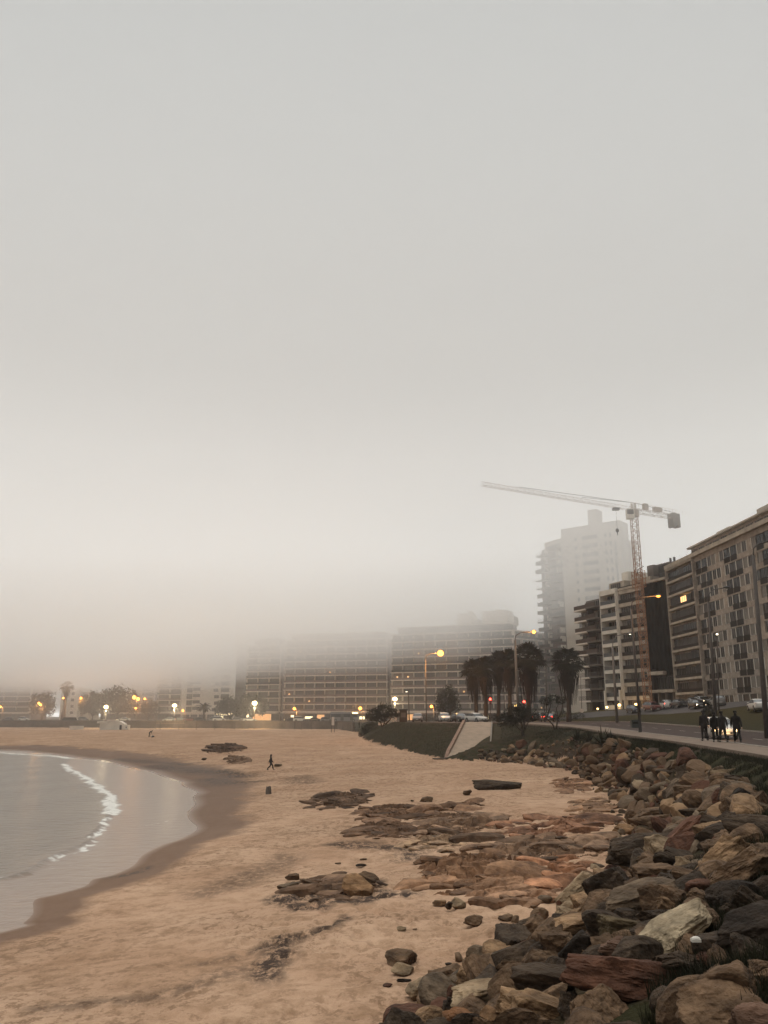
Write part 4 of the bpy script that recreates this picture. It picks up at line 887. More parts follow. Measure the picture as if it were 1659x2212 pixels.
for args, kw in [
 ((A2, 380, 860, 1150, 1240, 'red', 's', 'huge reddish slab boulder with a dark overhang in the bottom right foreground'), dict(tilt=-8, lift=.12, seed=1)),
 ((A2, 835, 560, 1275, 945, 'white', 's', 'pale speckled boulder leaning above the huge reddish slab'), dict(tilt=38, lift=.1, seed=2)),
 ((A2, 955, 530, 1110, 660, 'tan', 's', 'flat tan stone propped against the top of the pale speckled boulder'), dict(tilt=-25, lift=.5, seed=3)),
 ((A2, 610, 785, 1060, 960, 'pink', 's', 'dull pink slab lying behind the huge reddish slab'), dict(tilt=-14, lift=.2, seed=4)),
 ((A2, 40, 955, 440, 1220, 'dark', 'b', 'dark grey rounded block left of the huge reddish slab'), dict(seed=5)),
 ((A2, -30, 1110, 400, 1370, 'tan', 's', 'broad tan slab at the bottom edge below the dark grey rounded block'), dict(tilt=-12, seed=6)),
 ((A2, 330, 760, 540, 1000, 'vdark', 'b', 'nearly black block standing behind the dark grey rounded block'), dict(tilt=35, seed=7)),
 ((A2, 200, 755, 425, 925, 'brown', 'b', 'brown block with a pale top touching the nearly black block'), dict(tilt=10, seed=8)),
 ((A2, 585, 650, 935, 810, 'green', 'b', 'greenish brown block left of the pale speckled boulder'), dict(tilt=-8, lift=.1, seed=9)),
 ((A2, 310, 630, 620, 780, 'tan', 's', 'long light brown slab sloping down to the left near the pale cube stone'), dict(tilt=16, seed=10)),
 ((A2, 300, 595, 430, 705, 'pale', 'b', 'pale grey cube shaped stone above the long light brown slab'), dict(seed=11)),
 ((A2, 640, 400, 1055, 650, 'grey', 's', 'long grey slab leaning up to the right over a black hollow'), dict(tilt=30, lift=.1, seed=12)),
 ((A2, 490, 345, 785, 650, 'dark', 'b', 'large dark brown block with a flat face left of the long grey slab'), dict(tilt=30, seed=13)),
 ((A2, 310, 375, 585, 610, 'pale', 's', 'pale ribbed slab standing on edge at the foot of the slope'), dict(tilt=42, seed=14)),
 ((A2, 785, 320, 1075, 510, 'brown', 'b', 'square edged brown block with a lighter left end above the long grey slab'), dict(lift=.1, seed=15)),
 ((A2, 650, 125, 1140, 360, 'dark', 'b', 'big dark grey brown boulder with a smooth sloping top'), dict(tilt=18, lift=.1, seed=16)),
 ((A2, 840, 30, 1085, 160, 'white', 's', 'whitish block behind the big dark grey brown boulder'), dict(tilt=8, lift=.2, seed=17)),
 ((A2, 1068, 280, 1185, 410, 'pale', 'b', 'small whitish block right of the square edged brown block'), dict(lift=.3, seed=18)),
 ((A2, 1190, 45, 1410, 200, 'tan', 'b', 'knobbly light topped boulder right of the whitish block'), dict(lift=.2, seed=19)),
 ((A2, 1205, 140, 1525, 440, 'tan', 's', 'pointed tan slab leaning up to the right'), dict(tilt=48, lift=.1, seed=20)),
 ((A2, 1300, 190, 1720, 520, 'brown', 's', 'very long brown slab leaning diagonally at the right edge'), dict(tilt=36, lift=.1, seed=21)),
 ((A2, 1395, 10, 1720, 210, 'dark', 'b', 'massive dark boulder with a light crust on the right edge of the slope'), dict(lift=.2, seed=22)),
 ((A2, 1285, 430, 1600, 690, 'vdark', 'b', 'black brown boulder in shade below the very long brown slab'), dict(tilt=20, lift=.1, seed=23)),
 ((A2, 1330, 560, 1800, 930, 'vdark', 's', 'huge dark brown boulder overgrown with weeds at the right edge'), dict(tilt=15, lift=.1, seed=24)),
 ((A2, 1240, 930, 1610, 1300, 'brown', 'b', 'brown boulder rising from the weeds in the bottom right corner'), dict(tilt=22, lift=.05, seed=25)),
 ((A2, 1555, 930, 1760, 1110, 'brown', 's', 'brown slab at the right edge above the corner boulder'), dict(lift=.3, seed=26)),
 ((A2, 1185, 885, 1395, 985, 'red', 'b', 'reddish stone between the huge reddish slab and the corner boulder'), dict(seed=27)),
 ((A2, 1138, 415, 1335, 565, 'red', 'b', 'rusty brown block under the pointed tan slab'), dict(lift=.1, seed=28)),
 ((A2, 40, 655, 235, 840, 'brown', 'b', 'dark brown wedge shaped stone on the sand edge left of the long light brown slab'), dict(tilt=40, seed=29)),
 ((A2, 795, -5, 1165, 140, 'brown', 'b', 'long brown ledge shaped boulder above the whitish block'), dict(tilt=5, lift=.2, seed=30)),
 ((A2, 1430, 1200, 1720, 1420, 'pink', 'b', 'purplish boulder in the very corner of the foreground'), dict(seed=31)),
 ((A2, 640, 150, 760, 340, 'pale', 's', 'cream slab on edge at the sand left of the big dark grey brown boulder'), dict(tilt=40, seed=32)),
 ((A3, 780, 1105, 968, 1235, 'brown', 'b', 'brown boulder alone on the sand with a rounded pale stone in front'), dict(seed=33)),
 ((A3, 815, 1188, 948, 1288, 'pale', 'r', 'rounded pale stone in front of the brown boulder on the sand'), dict(seed=34)),
 ((A3, 900, 1272, 1085, 1445, 'pale', 'b', 'pale wedge of rock at the sand edge of the bottom slope'), dict(tilt=28, seed=35)),
 ((A3, 1005, 1298, 1152, 1485, 'grey', 'b', 'upright grey faceted stone beside the pale wedge'), dict(seed=36)),
 ((A3, 1058, 1200, 1245, 1345, 'brown', 'b', 'brown stone tilted up behind the upright grey faceted stone'), dict(tilt=30, seed=37)),
 ((A3, 1175, 1270, 1530, 1470, 'pale', 's', 'large pale grey flat slab near the bottom of the slope'), dict(tilt=18, seed=38)),
 ((A3, 1430, 1335, 1670, 1530, 'tan', 'b', 'tan boulder right of the large pale grey flat slab'), dict(seed=39)),
 ((A3, 1120, 1445, 1355, 1590, 'orange', 's', 'orange brown stone at the bottom edge of the picture'), dict(tilt=-10, seed=41)),
 ((A3, 950, 1480, 1140, 1600, 'pale', 's', 'pale slab cut by the bottom edge left of the orange brown stone'), dict(tilt=15, seed=43)),
 ((A3, 1245, 903, 1358, 978, 'brown', 'b', 'small brown pyramid shaped stone on the sand'), dict(seed=42)),
 ((A3, 1450, 903, 1537, 957, 'brown', 'b', 'small brown peaked stone right of the brown pyramid stone'), dict(seed=44)),
 ((A3, 1165, 808, 1258, 886, 'pale', 'r', 'pale rounded cube of stone on the sand below the reddish bedrock'), dict(seed=45)),
 ((A3, 1060, 818, 1142, 856, 'tan', 's', 'flat light stone left of the pale rounded cube of stone'), dict(seed=46)),
 ((A3, 1135, 830, 1180, 880, 'dark', 'l', 'small dark stone pressed against the pale rounded cube of stone'), dict(seed=47)),
 ((A3, 848, 973, 903, 1012, 'pale', 'r', 'small round pale stone alone in the middle of the sand'), dict(seed=48)),
 ((A3, 942, 988, 968, 1006, 'brown', 'l', 'pebble sized brown stone right of the small round pale stone'), dict(seed=49)),
 ((A3, 1325, 808, 1482, 848, 'grey', 's', 'flat grey block lying below the reddish bedrock'), dict(seed=50)),
 ((A3, 1470, 795, 1560, 850, 'brown', 'b', 'brown block touching the right end of the flat grey block'), dict(seed=51)),
 ((A3, 1302, 108, 1585, 174, 'dark', 's', 'large flat dark boulder alone on the upper sand'), dict(tilt=-4, seed=52)),
 ((A3, 1240, 165, 1294, 204, 'brown', 'b', 'small dark brown stone left of the large flat dark boulder'), dict(seed=53)),
 ((A3, 984, 204, 1062, 244, 'brown', 'b', 'brown stone alone on the sand above the middle bedrock'), dict(seed=54)),
 ((A3, 930, 225, 950, 238, 'dark', 'l', 'tiny dark stone left of the brown stone above the middle bedrock'), dict(seed=55)),
 ((A3, 138, 712, 266, 778, 'grey', 'b', 'grey brown angular stone at the left end of the dark debris'), dict(seed=56)),
 ((A3, 185, 662, 268, 706, 'brown', 's', 'brown flat stone behind the grey brown angular stone'), dict(seed=57)),
 ((A3, 525, 660, 712, 812, 'sandy', 'r', 'sandy coloured boulder half buried in the sand beside the dark hollow'), dict(tilt=-30, seed=58)),
 ((A3, 600, 645, 745, 730, 'brown', 's', 'brown slab behind the half buried sandy coloured boulder'), dict(tilt=-15, seed=59)),
 ((A3, 270, 690, 345, 735, 'brown', 's', 'brown sliver of rock right of the grey brown angular stone'), dict(tilt=-20, seed=60)),
 ((A3, 1480, 955, 1595, 1014, 'brown', 's', 'flat brown stone below the small brown peaked stone'), dict(seed=61)),
 ((A3, 1540, 930, 1680, 1082, 'dark', 'b', 'dark wedge of rock where the slope meets the sand'), dict(tilt=35, seed=62)),
 ((A3, 1135, 1192, 1178, 1210, 'vdark', 'l', 'small black stone behind the tilted brown stone'), dict(seed=63)),
 ((A3, 765, 1312, 822, 1345, 'red', 'l', 'small reddish stone left of the bottom slope'), dict(seed=64)),
 ((A3, 848, 1282, 935, 1315, 'vdark', 's', 'flat dark stone just below the rounded pale stone'), dict(seed=65)),
 ((A3, 1145, 1330, 1195, 1440, 'red', 'l', 'narrow reddish stone between the grey faceted stone and the flat slab'), dict(seed=66)),
 ((A3, 1340, 1450, 1480, 1570, 'sandy', 'r', 'smooth light brown boulder at the bottom edge'), dict(seed=68)),
 ((A3, 1190, 1205, 1268, 1260, 'tan', 'l', 'light brown stone behind the top of the tilted brown stone'), dict(seed=69)),
 ((A3, 605, 603, 668, 622, 'dark', 'l', 'low dark stone on the sand above the half buried boulder'), dict(seed=70)),
 ((A3, 628, 572, 672, 588, 'brown', 'l', 'thin brown stone just above the low dark stone'), dict(seed=71)),
 ((A3, 480, 596, 516, 608, 'brown', 'l', 'thin brown stone left of the low dark stone'), dict(seed=72)),
 ((A3, 385, 277, 412, 290, 'brown', 'l', 'small brown stone below the far left bedrock'), dict(seed=73)),
 ((A6, 680, 375, 965, 595, 'brown', 'b', 'large square brown boulder with a rough light top in the middle of the slope'), dict(tilt=-6, lift=.2, seed=74)),
 ((A6, 875, 425, 1200, 640, 'tan', 'b', 'large smooth tan boulder right of the large square brown boulder'), dict(tilt=-16, lift=.25, seed=75)),
 ((A6, 1145, 395, 1465, 720, 'vdark', 's', 'tall dark slab standing on edge right of the large smooth tan boulder'), dict(tilt=52, lift=.1, seed=76)),
 ((A6, 245, 590, 760, 780, 'brown', 's', 'long low brown block at the sandy foot of the slope'), dict(tilt=10, lift=.1, seed=77)),
 ((A6, 740, 590, 1165, 760, 'dark', 'b', 'dark brown block between the long low brown block and the tall dark slab'), dict(lift=.15, seed=78)),
 ((A6, 1215, 345, 1450, 500, 'grey', 'b', 'grey boulder above the tall dark slab'), dict(lift=.2, seed=79)),
 ((A6, 1205, 265, 1410, 375, 'dark', 'b', 'dark boulder with a flat light rim near the top of the slope'), dict(lift=.2, seed=80)),
 ((A6, 1070, 200, 1400, 270, 'pale', 's', 'flat pale stones lying near the grass at the top of the slope'), dict(tilt=8, lift=.3, seed=81)),
 ((A6, 570, 530, 700, 615, 'white', 'b', 'small white block left of the large square brown boulder'), dict(lift=.1, seed=82)),
 ((A6, 465, 315, 580, 390, 'orange', 'b', 'orange stone on the slope above the small white block'), dict(lift=.2, seed=83)),
 ((A6, 980, 290, 1170, 410, 'grey', 'b', 'grey block with light edges up slope from the large smooth tan boulder'), dict(tilt=20, lift=.2, seed=84)),
 ((A6, 1480, 540, 1700, 680, 'grey', 'b', 'grey brown boulder at the right edge above the massive dark boulder'), dict(lift=.1, seed=85)),
 ((A6, 1340, 600, 1560, 720, 'brown', 's', 'brown slab left of the grey brown boulder at the right edge'), dict(tilt=25, lift=.1, seed=86)),
 ((A6, 155, 630, 250, 745, 'brown', 'b', 'brown block at the sand left of the long low brown block'), dict(seed=87)),
 ((A6, 30, 780, 250, 900, 'sandy', 's', 'sandy brown slab on the sand left of the long low brown block'), dict(seed=88)),
 ((A6, 700, 845, 910, 935, 'red', 'b', 'reddish brown block right of the whitish block'), dict(lift=.2, seed=89)),
]:
    RK(*args, **kw)
# ---- flat bedrock breaking through the sand
m_bed = mat('bedrock', (.27, .175, .112), .92, 1.9, 0, bump=.10, bump_s=4, objcol=True, col2=(.060, .038, .027), detail=9, spec=.2)
_t = m_bed.node_tree; _b = _t.nodes['Principled BSDF']; _s = _b.inputs['Base Color'].links[0].from_socket; _a = _t.nodes.new('ShaderNodeAttribute'); _a.attribute_name = 'tone'
_x = _t.nodes.new('ShaderNodeMix'); _x.data_type = 'RGBA'; _x.blend_type = 'MULTIPLY'; _x.inputs[0].default_value = 1; _t.links.new(_s, _x.inputs[6]); _t.links.new(_a.outputs['Fac'], _x.inputs[7]); _t.links.new(_x.outputs[2], _b.inputs['Base Color'])
def outcrop(px0, py0, px1, py1, amp, label, seed=0, col=(1, 1, 1), ang=.15):
    c = ong((px0 + px1) / 2, (py0 + py1) / 2); a = ong((px0 + px1) / 2, py1); b_ = ong((px0 + px1) / 2, py0)
    k = FPX / (c.y * CP - (CAMZ - c.z) * SP); hx = (px1 - px0) / k / 2; hy = (b_.y - a.y) / 2; cx, cy = c.x, (a.y + b_.y) / 2
    n = 210; u = np.linspace(-1.15, 1.15, n); U, V = np.meshgrid(u, u); X = cx + U * hx + V * hy * (cx / cy); Y = cy + V * hy
    xr = X * math.cos(ang) + Y * math.sin(ang); yr = -X * math.sin(ang) + Y * math.cos(ang)
    o_ = seed * 13
    wx_ = xr + .9 * fbm(xr, yr, .6, 3, o_ + 3); wy_ = yr + .5 * fbm(xr, yr, .5, 3, o_ + 4)
    base = fbm(wx_, wy_ * 2.6, .34, 4, o_); rid = 1 - np.abs(2 * fbm(wx_ * .9, wy_ * 3.4, .8, 5, o_ + 5) - 1) * 3.0
    q = (wy_ * 1.15 + .35 * wx_ * 0 + 2.2 * fbm(wx_, wy_ * 1.5, .3, 3, o_ + 9)); led = q - np.floor(q); led = np.where(led < .16, led / .16, 1 - (led - .16) / .84 * .9)
    env = np.clip(1.3 - (np.abs(U) ** 2.4 + np.abs(V) ** 2.4) ** .5 * 1.2, 0, 1) ** .6
    hgt = amp * .72 * (.95 * env * (.25 + base) + .30 * (rid - .4) + .42 * led * (.4 + base) - .80 + .0) * 1.25 + .05 * (fbm(X, Y, 3.5, 3, o_) - .5)
    cr = np.abs(fbm(wx_, wy_ * 2.2, .75, 3, o_ + 40) - .5); cr2 = np.abs(fbm(wx_ * 1.6, wy_ * 1.2, .9, 3, o_ + 44) - .5)
    hgt = np.where(hgt > 0, hgt - .30 * np.exp(-(cr / .018) ** 2) - .16 * np.exp(-(cr2 / .014) ** 2), hgt)
    Z = H(X.ravel(), Y.ravel(), False).reshape(X.shape) + np.where(hgt < 0, np.maximum(hgt, -.5), hgt)
    v = np.stack([X - cx, Y - cy, Z - c.z], -1).reshape(-1, 3); idx = np.arange(n * n).reshape(n, n)
    F = np.stack([idx[:-1, :-1], idx[:-1, 1:], idx[1:, 1:], idx[1:, :-1]], -1).reshape(-1, 4)
    keep = (hgt.ravel() > -.12)[F].any(1)
    F = F[keep]; uu, inv = np.unique(F, return_inverse=True)
    # broken slabs of the same ledge lying on it along the strike
    Vv = [v[uu]]; Tn = [np.full(len(uu), 1.0)]; Ff = [q.tolist() for q in inv.reshape(-1, 4)]; nb_ = len(uu); rr = random.Random(seed * 5 + 2); ns = int(12 + 26 * min(1, hx * hy / 12))
    for k in range(ns):
        for _ in range(8):
            ux, vy = rr.uniform(-1, 1), rr.uniform(-1, 1)
            if abs(ux) ** 2.4 + abs(vy) ** 2.4 < 1: break
        me_ = rr.choice(LO); co = np.empty(len(me_.vertices) * 3); me_.vertices.foreach_get('co', co); fa = np.empty(len(me_.polygons) * 3, int); me_.polygons.foreach_get('vertices', fa)
        sl_ = rr.uniform(.25, 1.0) * min(1.3, .35 + hx * .3) * (2.0 if rr.random() < .25 else 1.1); X_, Y_ = ux * hx + vy * hy * (cx / cy), vy * hy
        M4 = np.array(Matrix.Rotation(rr.gauss(.1, .3) + ang, 4, 'Z') @ Matrix.Rotation(rr.gauss(.22, .12), 4, 'X') @ Matrix.Rotation(rr.gauss(0, .12), 4, 'Y') @ Matrix.Diagonal((sl_, sl_ * rr.uniform(.4, .7), sl_ * rr.uniform(.22, .42), 1)))
        z_ = h1(cx + X_, cy + Y_) - c.z + amp * .12 * max(0, 1 - ux * ux - vy * vy)
        Tn.append(np.full(len(me_.vertices), rr.choice([.5, .75, .95, 1.2, 1.45])))
        Vv.append(co.reshape(-1, 3) @ M4[:3, :3].T + np.array([X_, Y_, z_])); Ff += (fa.reshape(-1, 3) + nb_).tolist(); nb_ += len(me_.vertices)
    o = mesh_obj('rock_outcrop', np.concatenate(Vv).tolist(), Ff, m_bed, None, False); grid_attr(o.data, 'tone', np.concatenate(Tn)); o.location = (cx, cy, c.z); o.color = (*[min(1.5, q * 1.2) for q in col], 1)
    tag(o, label, 'rock outcrop', 'bedrock outcrops on the beach')
for a in [
 (750, 1775, 925, 1812, .55, 'brown ledges at the left end of the wide bedrock band', 1, (.62, .55, .5)),
 (870, 1760, 1115, 1822, .75, 'reddish brown bedrock ledge with a raised right end in mid beach', 2, (.85, .8, .75)),
 (1080, 1762, 1330, 1812, .55, 'rusty rubbly bedrock between the mid beach ledge and the riprap', 3, (1, .78, .68)),
 (875, 1800, 1010, 1840, .5, 'sandy coloured smooth bedrock just below the mid beach ledge', 4, (1.3, 1.25, 1.15)),
 (1010, 1808, 1370, 1862, .6, 'grey brown bedrock sheets below the rusty rubbly bedrock', 5, (.8, .75, .7)),
 (885, 1845, 1190, 1930, .75, 'orange brown bedrock hump with dark broken edge on its left', 6, (1.0, .85, .72)),
 (1100, 1848, 1290, 1925, .7, 'smooth rusty bedrock slab nearest the foot of the riprap', 7, (1.15, .85, .68)),
 (985, 1900, 1240, 1955, .45, 'low sandy bedrock shelf below the orange brown hump', 8, (1.25, 1.1, .98)),
 (655, 1712, 810, 1750, .55, 'dark flat bedrock ledges farthest left on the upper sand', 9, (.5, .46, .43)),
 (640, 1886, 830, 1946, .38, 'dark flat bedrock around the half buried sandy coloured boulder', 16, (.55, .5, .46)),
 (770, 1738, 940, 1775, .6, 'dark brown broken ledges between the far left ledges and the wide band', 10, (.6, .52, .46)),
 (950, 1733, 1050, 1752, .4, 'thin brown bedrock streak below the large flat dark boulder', 11, (.7, .6, .52)),
 (430, 1608, 515, 1630, .8, 'dark rock pile far up the beach behind the walking person', 12, (.36, .32, .3)),
 (482, 1635, 535, 1652, .7, 'pale ribbed rock far up the beach below the dark rock pile', 13, (.75, .72, .7)),
 (1195, 1680, 1290, 1716, .5, 'broken light brown bedrock at the edge of the distant riprap', 14, (1, .85, .75)),
 (1235, 1725, 1340, 1765, .35, 'scattered low brown bedrock on the sand beside the riprap foot', 15, (1, .9, .8)),
]: outcrop(*a)
tag(rock(435, 1637, 447, 1643, 'dark', 'l', 'small dark stone left of the pale ribbed rock', seed=90), None, None)
rock(592, 1650, 610, 1657, 'grey', 's', 'flat grey stone beside the feet of the walking person', seed=91)
# ---- the riprap: individual stones, then the far rubble as one mass
def x_lim(y, x): return x / y * 1697 + 829 < 900
def riprap():
    rr = random.Random(77); toe = TOE_S; crest = CREST_S; cand = []
    tries = 0
    while len(cand) < 2300 and tries < 40000:
        tries += 1
        y = 8 * (94 / 8) ** rr.random()
        xt = np.interp(y, [p[1] for p in TOE[:13]], [p[0] for p in TOE[:13]]); xc = np.interp(y, [p[1] for p in CREST[:10]], [p[0] for p in CREST[:10]])
        if y > 74: xt = np.interp(y, [74, 88, 92], [16.6, 12, 10.8])
        smax = np.interp(y, [10, 30, 55, 90], [.86, .80, .72, .52]); s = rr.uniform(-.10, smax)
        x = xt + (xc - xt) * s + rr.uniform(-.3, .3)
        ap = x / y
        if ap > .56 or y > 93: continue
        if y < 21 and s > .28 and x / y > .45: continue
        if y < 21 and x / y * 1697 + 829 < 930 + 60 * (y - 15) * (y < 17): continue
        size = (rr.uniform(.45, .95) if rr.random() < .7 else rr.uniform(.9, 1.4)) * np.interp(y, [8, 20, 30, 60], [.7, .85, 1.2, .95])
        if s < .0: size *= .6
        if y < 21: size = min(size, .8)
        cand.append((x, y, size, s))
    # keep the ones that do not crowd the named boulders or each other
    keep = []
    for (x, y, size, s) in cand:
        if any((x - hx) ** 2 + (y - hy) ** 2 < (hr * .72) ** 2 for hx, hy, hr in heroes): continue
        if any((x - a) ** 2 + (y - b) ** 2 < (.36 * (size + c)) ** 2 for a, b, c, _ in keep): continue
        keep.append((x, y, size, s))
    keep.sort(key=lambda q: -q[2] / q[1] * (1 if q[0] / q[1] < .475 else .1))
    nb = 300 - len(heroes)
    def place(x, y, size, s):
        me = rr.choice(LO) if y > 26 else rr.choice(LO + HI[:4] * 2 + HF[:3] * 2)
        z = h1(x, y) + size * (.12 if y > 21 or s < .28 else -.05)
        M4 = Matrix.Translation((x, y, z)) @ Matrix.Rotation(rr.uniform(0, 6.28), 4, 'Z') @ Matrix.Rotation(rr.gauss(0, .45), 4, 'X') @ Matrix.Rotation(rr.gauss(0, .45), 4, 'Y') @ Matrix.Diagonal((size * rr.uniform(.8, 1.3), size * rr.uniform(.8, 1.1), size * rr.uniform(.7, 1.1), 1))
        return me, M4
    tones = [('brown', .36, 'brown angular stone in the riprap between the sand and the promenade grass'), ('dark', .56, 'dark brown angular stone in the riprap between the sand and the promenade grass'),
             ('red', .68, 'rusty red angular stone in the riprap between the sand and the promenade grass'), ('grey', .82, 'grey angular stone in the riprap between the sand and the promenade grass'),
             ('tan', .94, 'light tan angular stone in the riprap between the sand and the promenade grass'), ('pale', 1.01, 'pale cream angular stone in the riprap between the sand and the promenade grass')]
    for q in keep[:nb]:
        me, M4 = place(*q); o = bpy.data.objects.new('riprap_stone', me); COL.objects.link(o); o.matrix_world = M4
        u = rr.random() if not (q[1] < 21 and q[3] > .28) else rr.uniform(.1, .6); tn = next(t for t in tones if u < t[1]); c = COLS[tn[0]]; j = rr.uniform(.8, 1.15); o.color = (c[0] * j, c[1] * j, c[2] * j, 1)
        x_, y_, z_, s_ = q[0], q[1], q[2], q[3]
        a_ = 'at the sandy riprap foot' if s_ < .18 else ('halfway up the riprap' if s_ < .5 else 'high on the riprap')
        d_ = 'in the foreground' if y_ < 21 else ('level with the nearest bedrock' if y_ < 34 else ('level with the flat dark boulder' if y_ < 55 else 'below the agaves'))
        nh = min(range(len(heroes)), key=lambda i_: (heroes[i_][0] - x_) ** 2 + (heroes[i_][1] - y_) ** 2); hd_ = math.hypot(heroes[nh][0] - x_, heroes[nh][1] - y_); hl_ = hero_lab[nh] or ''
        for cut in (' with ', ' lying', ' standing', ' leaning', ' in ', ' on ', ' at ', ' left ', ' right ', ' above', ' below', ' beside', ' behind', ' between', ' near', ' touching', ' of ', ' under', ' rising', ' cut ', ' tilted', ' sloping', ' propped', ' overgrown', ' alone', ' over'): hl_ = hl_.split(cut)[0]
        if hd_ < 2.6 and 2 < len(hl_.split()) < 8: a_ = ('beyond' if y_ > heroes[nh][1] + .4 else 'in front of' if y_ < heroes[nh][1] - .4 else 'beside') + ' the ' + hl_; d_ = 'in the riprap'
        tag(o, ('large ' if z_ > 1.0 else 'small ' if z_ < .62 else 'middling ') + tn[2].split(' in the')[0].replace(' angular', '') + ' ' + a_ + ' ' + d_, 'stone', GR)
    small = keep[nb:]
    for k in range(900):         # chinking between the stones and spill at the foot
        y = 8 * (96 / 8) ** rr.random(); xt = np.interp(y, [p[1] for p in TOE[:13]], [p[0] for p in TOE[:13]]); xc = np.interp(y, [p[1] for p in CREST[:10]], [p[0] for p in CREST[:10]])
        s = rr.uniform(-.04, .75) if rr.random() < .8 else rr.uniform(-.35, .1)
        if y > 86: continue
        if y < 21 and (s > .25 or x_lim(y, xt + (xc - xt) * s)): continue
        x = xt + (xc - xt) * s
        if x / y < .56: small.append((x, y, rr.uniform(.16, .42), s))
    V = []; F = []; base = 0; C = []
    arrs = {}
    for q in small:
        me, M4 = place(*q)
        if me.name not in [m.name for m in LO]: me = rr.choice(LO)
        if me.name not in arrs:
            co = np.empty(len(me.vertices) * 3); me.vertices.foreach_get('co', co); fa = np.empty(len(me.polygons) * 3, int); me.polygons.foreach_get('vertices', fa); arrs[me.name] = (co.reshape(-1, 3), fa.reshape(-1, 3))
        co, fa = arrs[me.name]; m_ = np.array(M4); V.append(co @ m_[:3, :3].T + m_[:3, 3]); F.append(fa + base); base += len(co)
        u = rr.random(); c = COLS[next(t for t in tones if u < t[1])[0]]; C.append(np.tile([c[0], c[1], c[2], 1], (len(co), 1)))
    me = bpy.data.meshes.new('rubble'); me.from_pydata(np.concatenate(V).tolist(), [], np.concatenate(F).tolist())
    ca = me.color_attributes.new('tone', 'FLOAT_COLOR', 'POINT'); ca.data.foreach_set('color', np.concatenate(C).astype(np.float32).ravel())
    m2 = mat('rubble', (1, .97, .92), .92, 2.5, 0, bump=.04, bump_s=8, col2=(.6, .54, .48)); t = m2.node_tree; b = t.nodes['Principled BSDF']; src = b.inputs['Base Color'].links[0].from_socket
    a = t.nodes.new('ShaderNodeAttribute'); a.attribute_name = 'tone'; x = t.nodes.new('ShaderNodeMix'); x.data_type = 'RGBA'; x.blend_type = 'MULTIPLY'; x.inputs[0].default_value = 1
    t.links.new(src, x.inputs[6]); t.links.new(a.outputs['Color'], x.inputs[7]); t.links.new(x.outputs[2], b.inputs['Base Color'])
    me.materials.append(m2); tag(link('rubble', me), 'small stones filling the gaps of the riprap slope', 'rubble', None, 'stuff')
    print('riprap', len(keep), 'heroes', len(heroes), 'small', len(small))
riprap()
# ================================================================== VEGETATION
def leaf_mat(name, a, b_): 
    m = mat(name, a, .8, 1.7, 0, col2=b_, spec=.15, detail=3); return m
m_leaf = leaf_mat('dark_foliage', (.036, .034, .017), (.013, .012, .0075)); m_leaf2 = leaf_mat('bush_foliage', (.030, .027, .015), (.010, .009, .006))
m_palm = leaf_mat('palm_frond', (.030, .027, .016), (.012, .010, .007)); m_skirt = leaf_mat('dead_palm_frond', (.034, .023, .016), (.014, .010, .007))
m_bark = mat('bark', (.055, .040, .030), .95, 4, .35, bump=.03); m_blade = leaf_mat('grass_blades', (.026, .025, .011), (.010, .0095, .005))
def leaves_np(C, size, rs, aspect=.5):
    """one small two-triangle leaf per centre, random orientation"""
    n = len(C); a = rs.normal(size=(n, 3)); a /= np.linalg.norm(a, axis=1)[:, None]; b = np.cross(a, rs.normal(size=(n, 3))); b /= np.linalg.norm(b, axis=1)[:, None]
    s = (size * rs.uniform(.6, 1.3, n))[:, None]; v = np.stack([C - a * s, C + b * s * aspect, C + a * s, C - b * s * aspect], 1).reshape(-1, 3)
    f = np.arange(4 * n).reshape(-1, 4); return v, f
def tree(name, label, cat, base, blobs, nleaf, lsize, trunks, seed=0, group=None, m=None, trunk_r=.15, gap=.35):
    """blobs: (x,y,z,rx,ry,rz) crown masses relative to the base; trunks: lists of points"""
    rs = np.random.RandomState(seed); r = thing(name, label, cat, base, 0, group)
    vol_ = np.array([b[3] * b[4] * b[5] for b in blobs]) ** .8; cnt = (nleaf * vol_ / vol_.sum()).astype(int); P = []
    for b, c in zip(blobs, cnt):
        d = rs.normal(size=(c * 3, 3)); d /= np.linalg.norm(d, axis=1)[:, None]; rad = rs.uniform(.25, 1, c * 3) ** .5
        nz = fbm(d[:, 0] * 3 + b[0], d[:, 1] * 3 + d[:, 2] * 4 + b[2], .9, 3, seed); rad = rad * (.62 + .75 * nz)
        q = np.stack([b[0] + d[:, 0] * rad * b[3], b[1] + d[:, 1] * rad * b[4], b[2] + d[:, 2] * rad * b[5]], -1)
        cl = fbm(q[:, 0] + q[:, 1] * .7, q[:, 2] + q[:, 1] * .4, 1.1 / max(.5, b[3] * .4), 3, seed + 9); q = q[cl > gap][:c]; P.append(q)
    P = np.concatenate(P); v, f = leaves_np(P, lsize, rs)
    mesh_obj('crown', v.tolist(), f.tolist(), m or m_leaf, r)
    mb = MB()
    for T in trunks:
        nT = len(T); mb.tube(T, [trunk_r * (1 - .75 * i / (nT - 1)) for i in range(nT)], 7)
    if trunks: mb.build('trunk', m_bark, r, True)
    return r
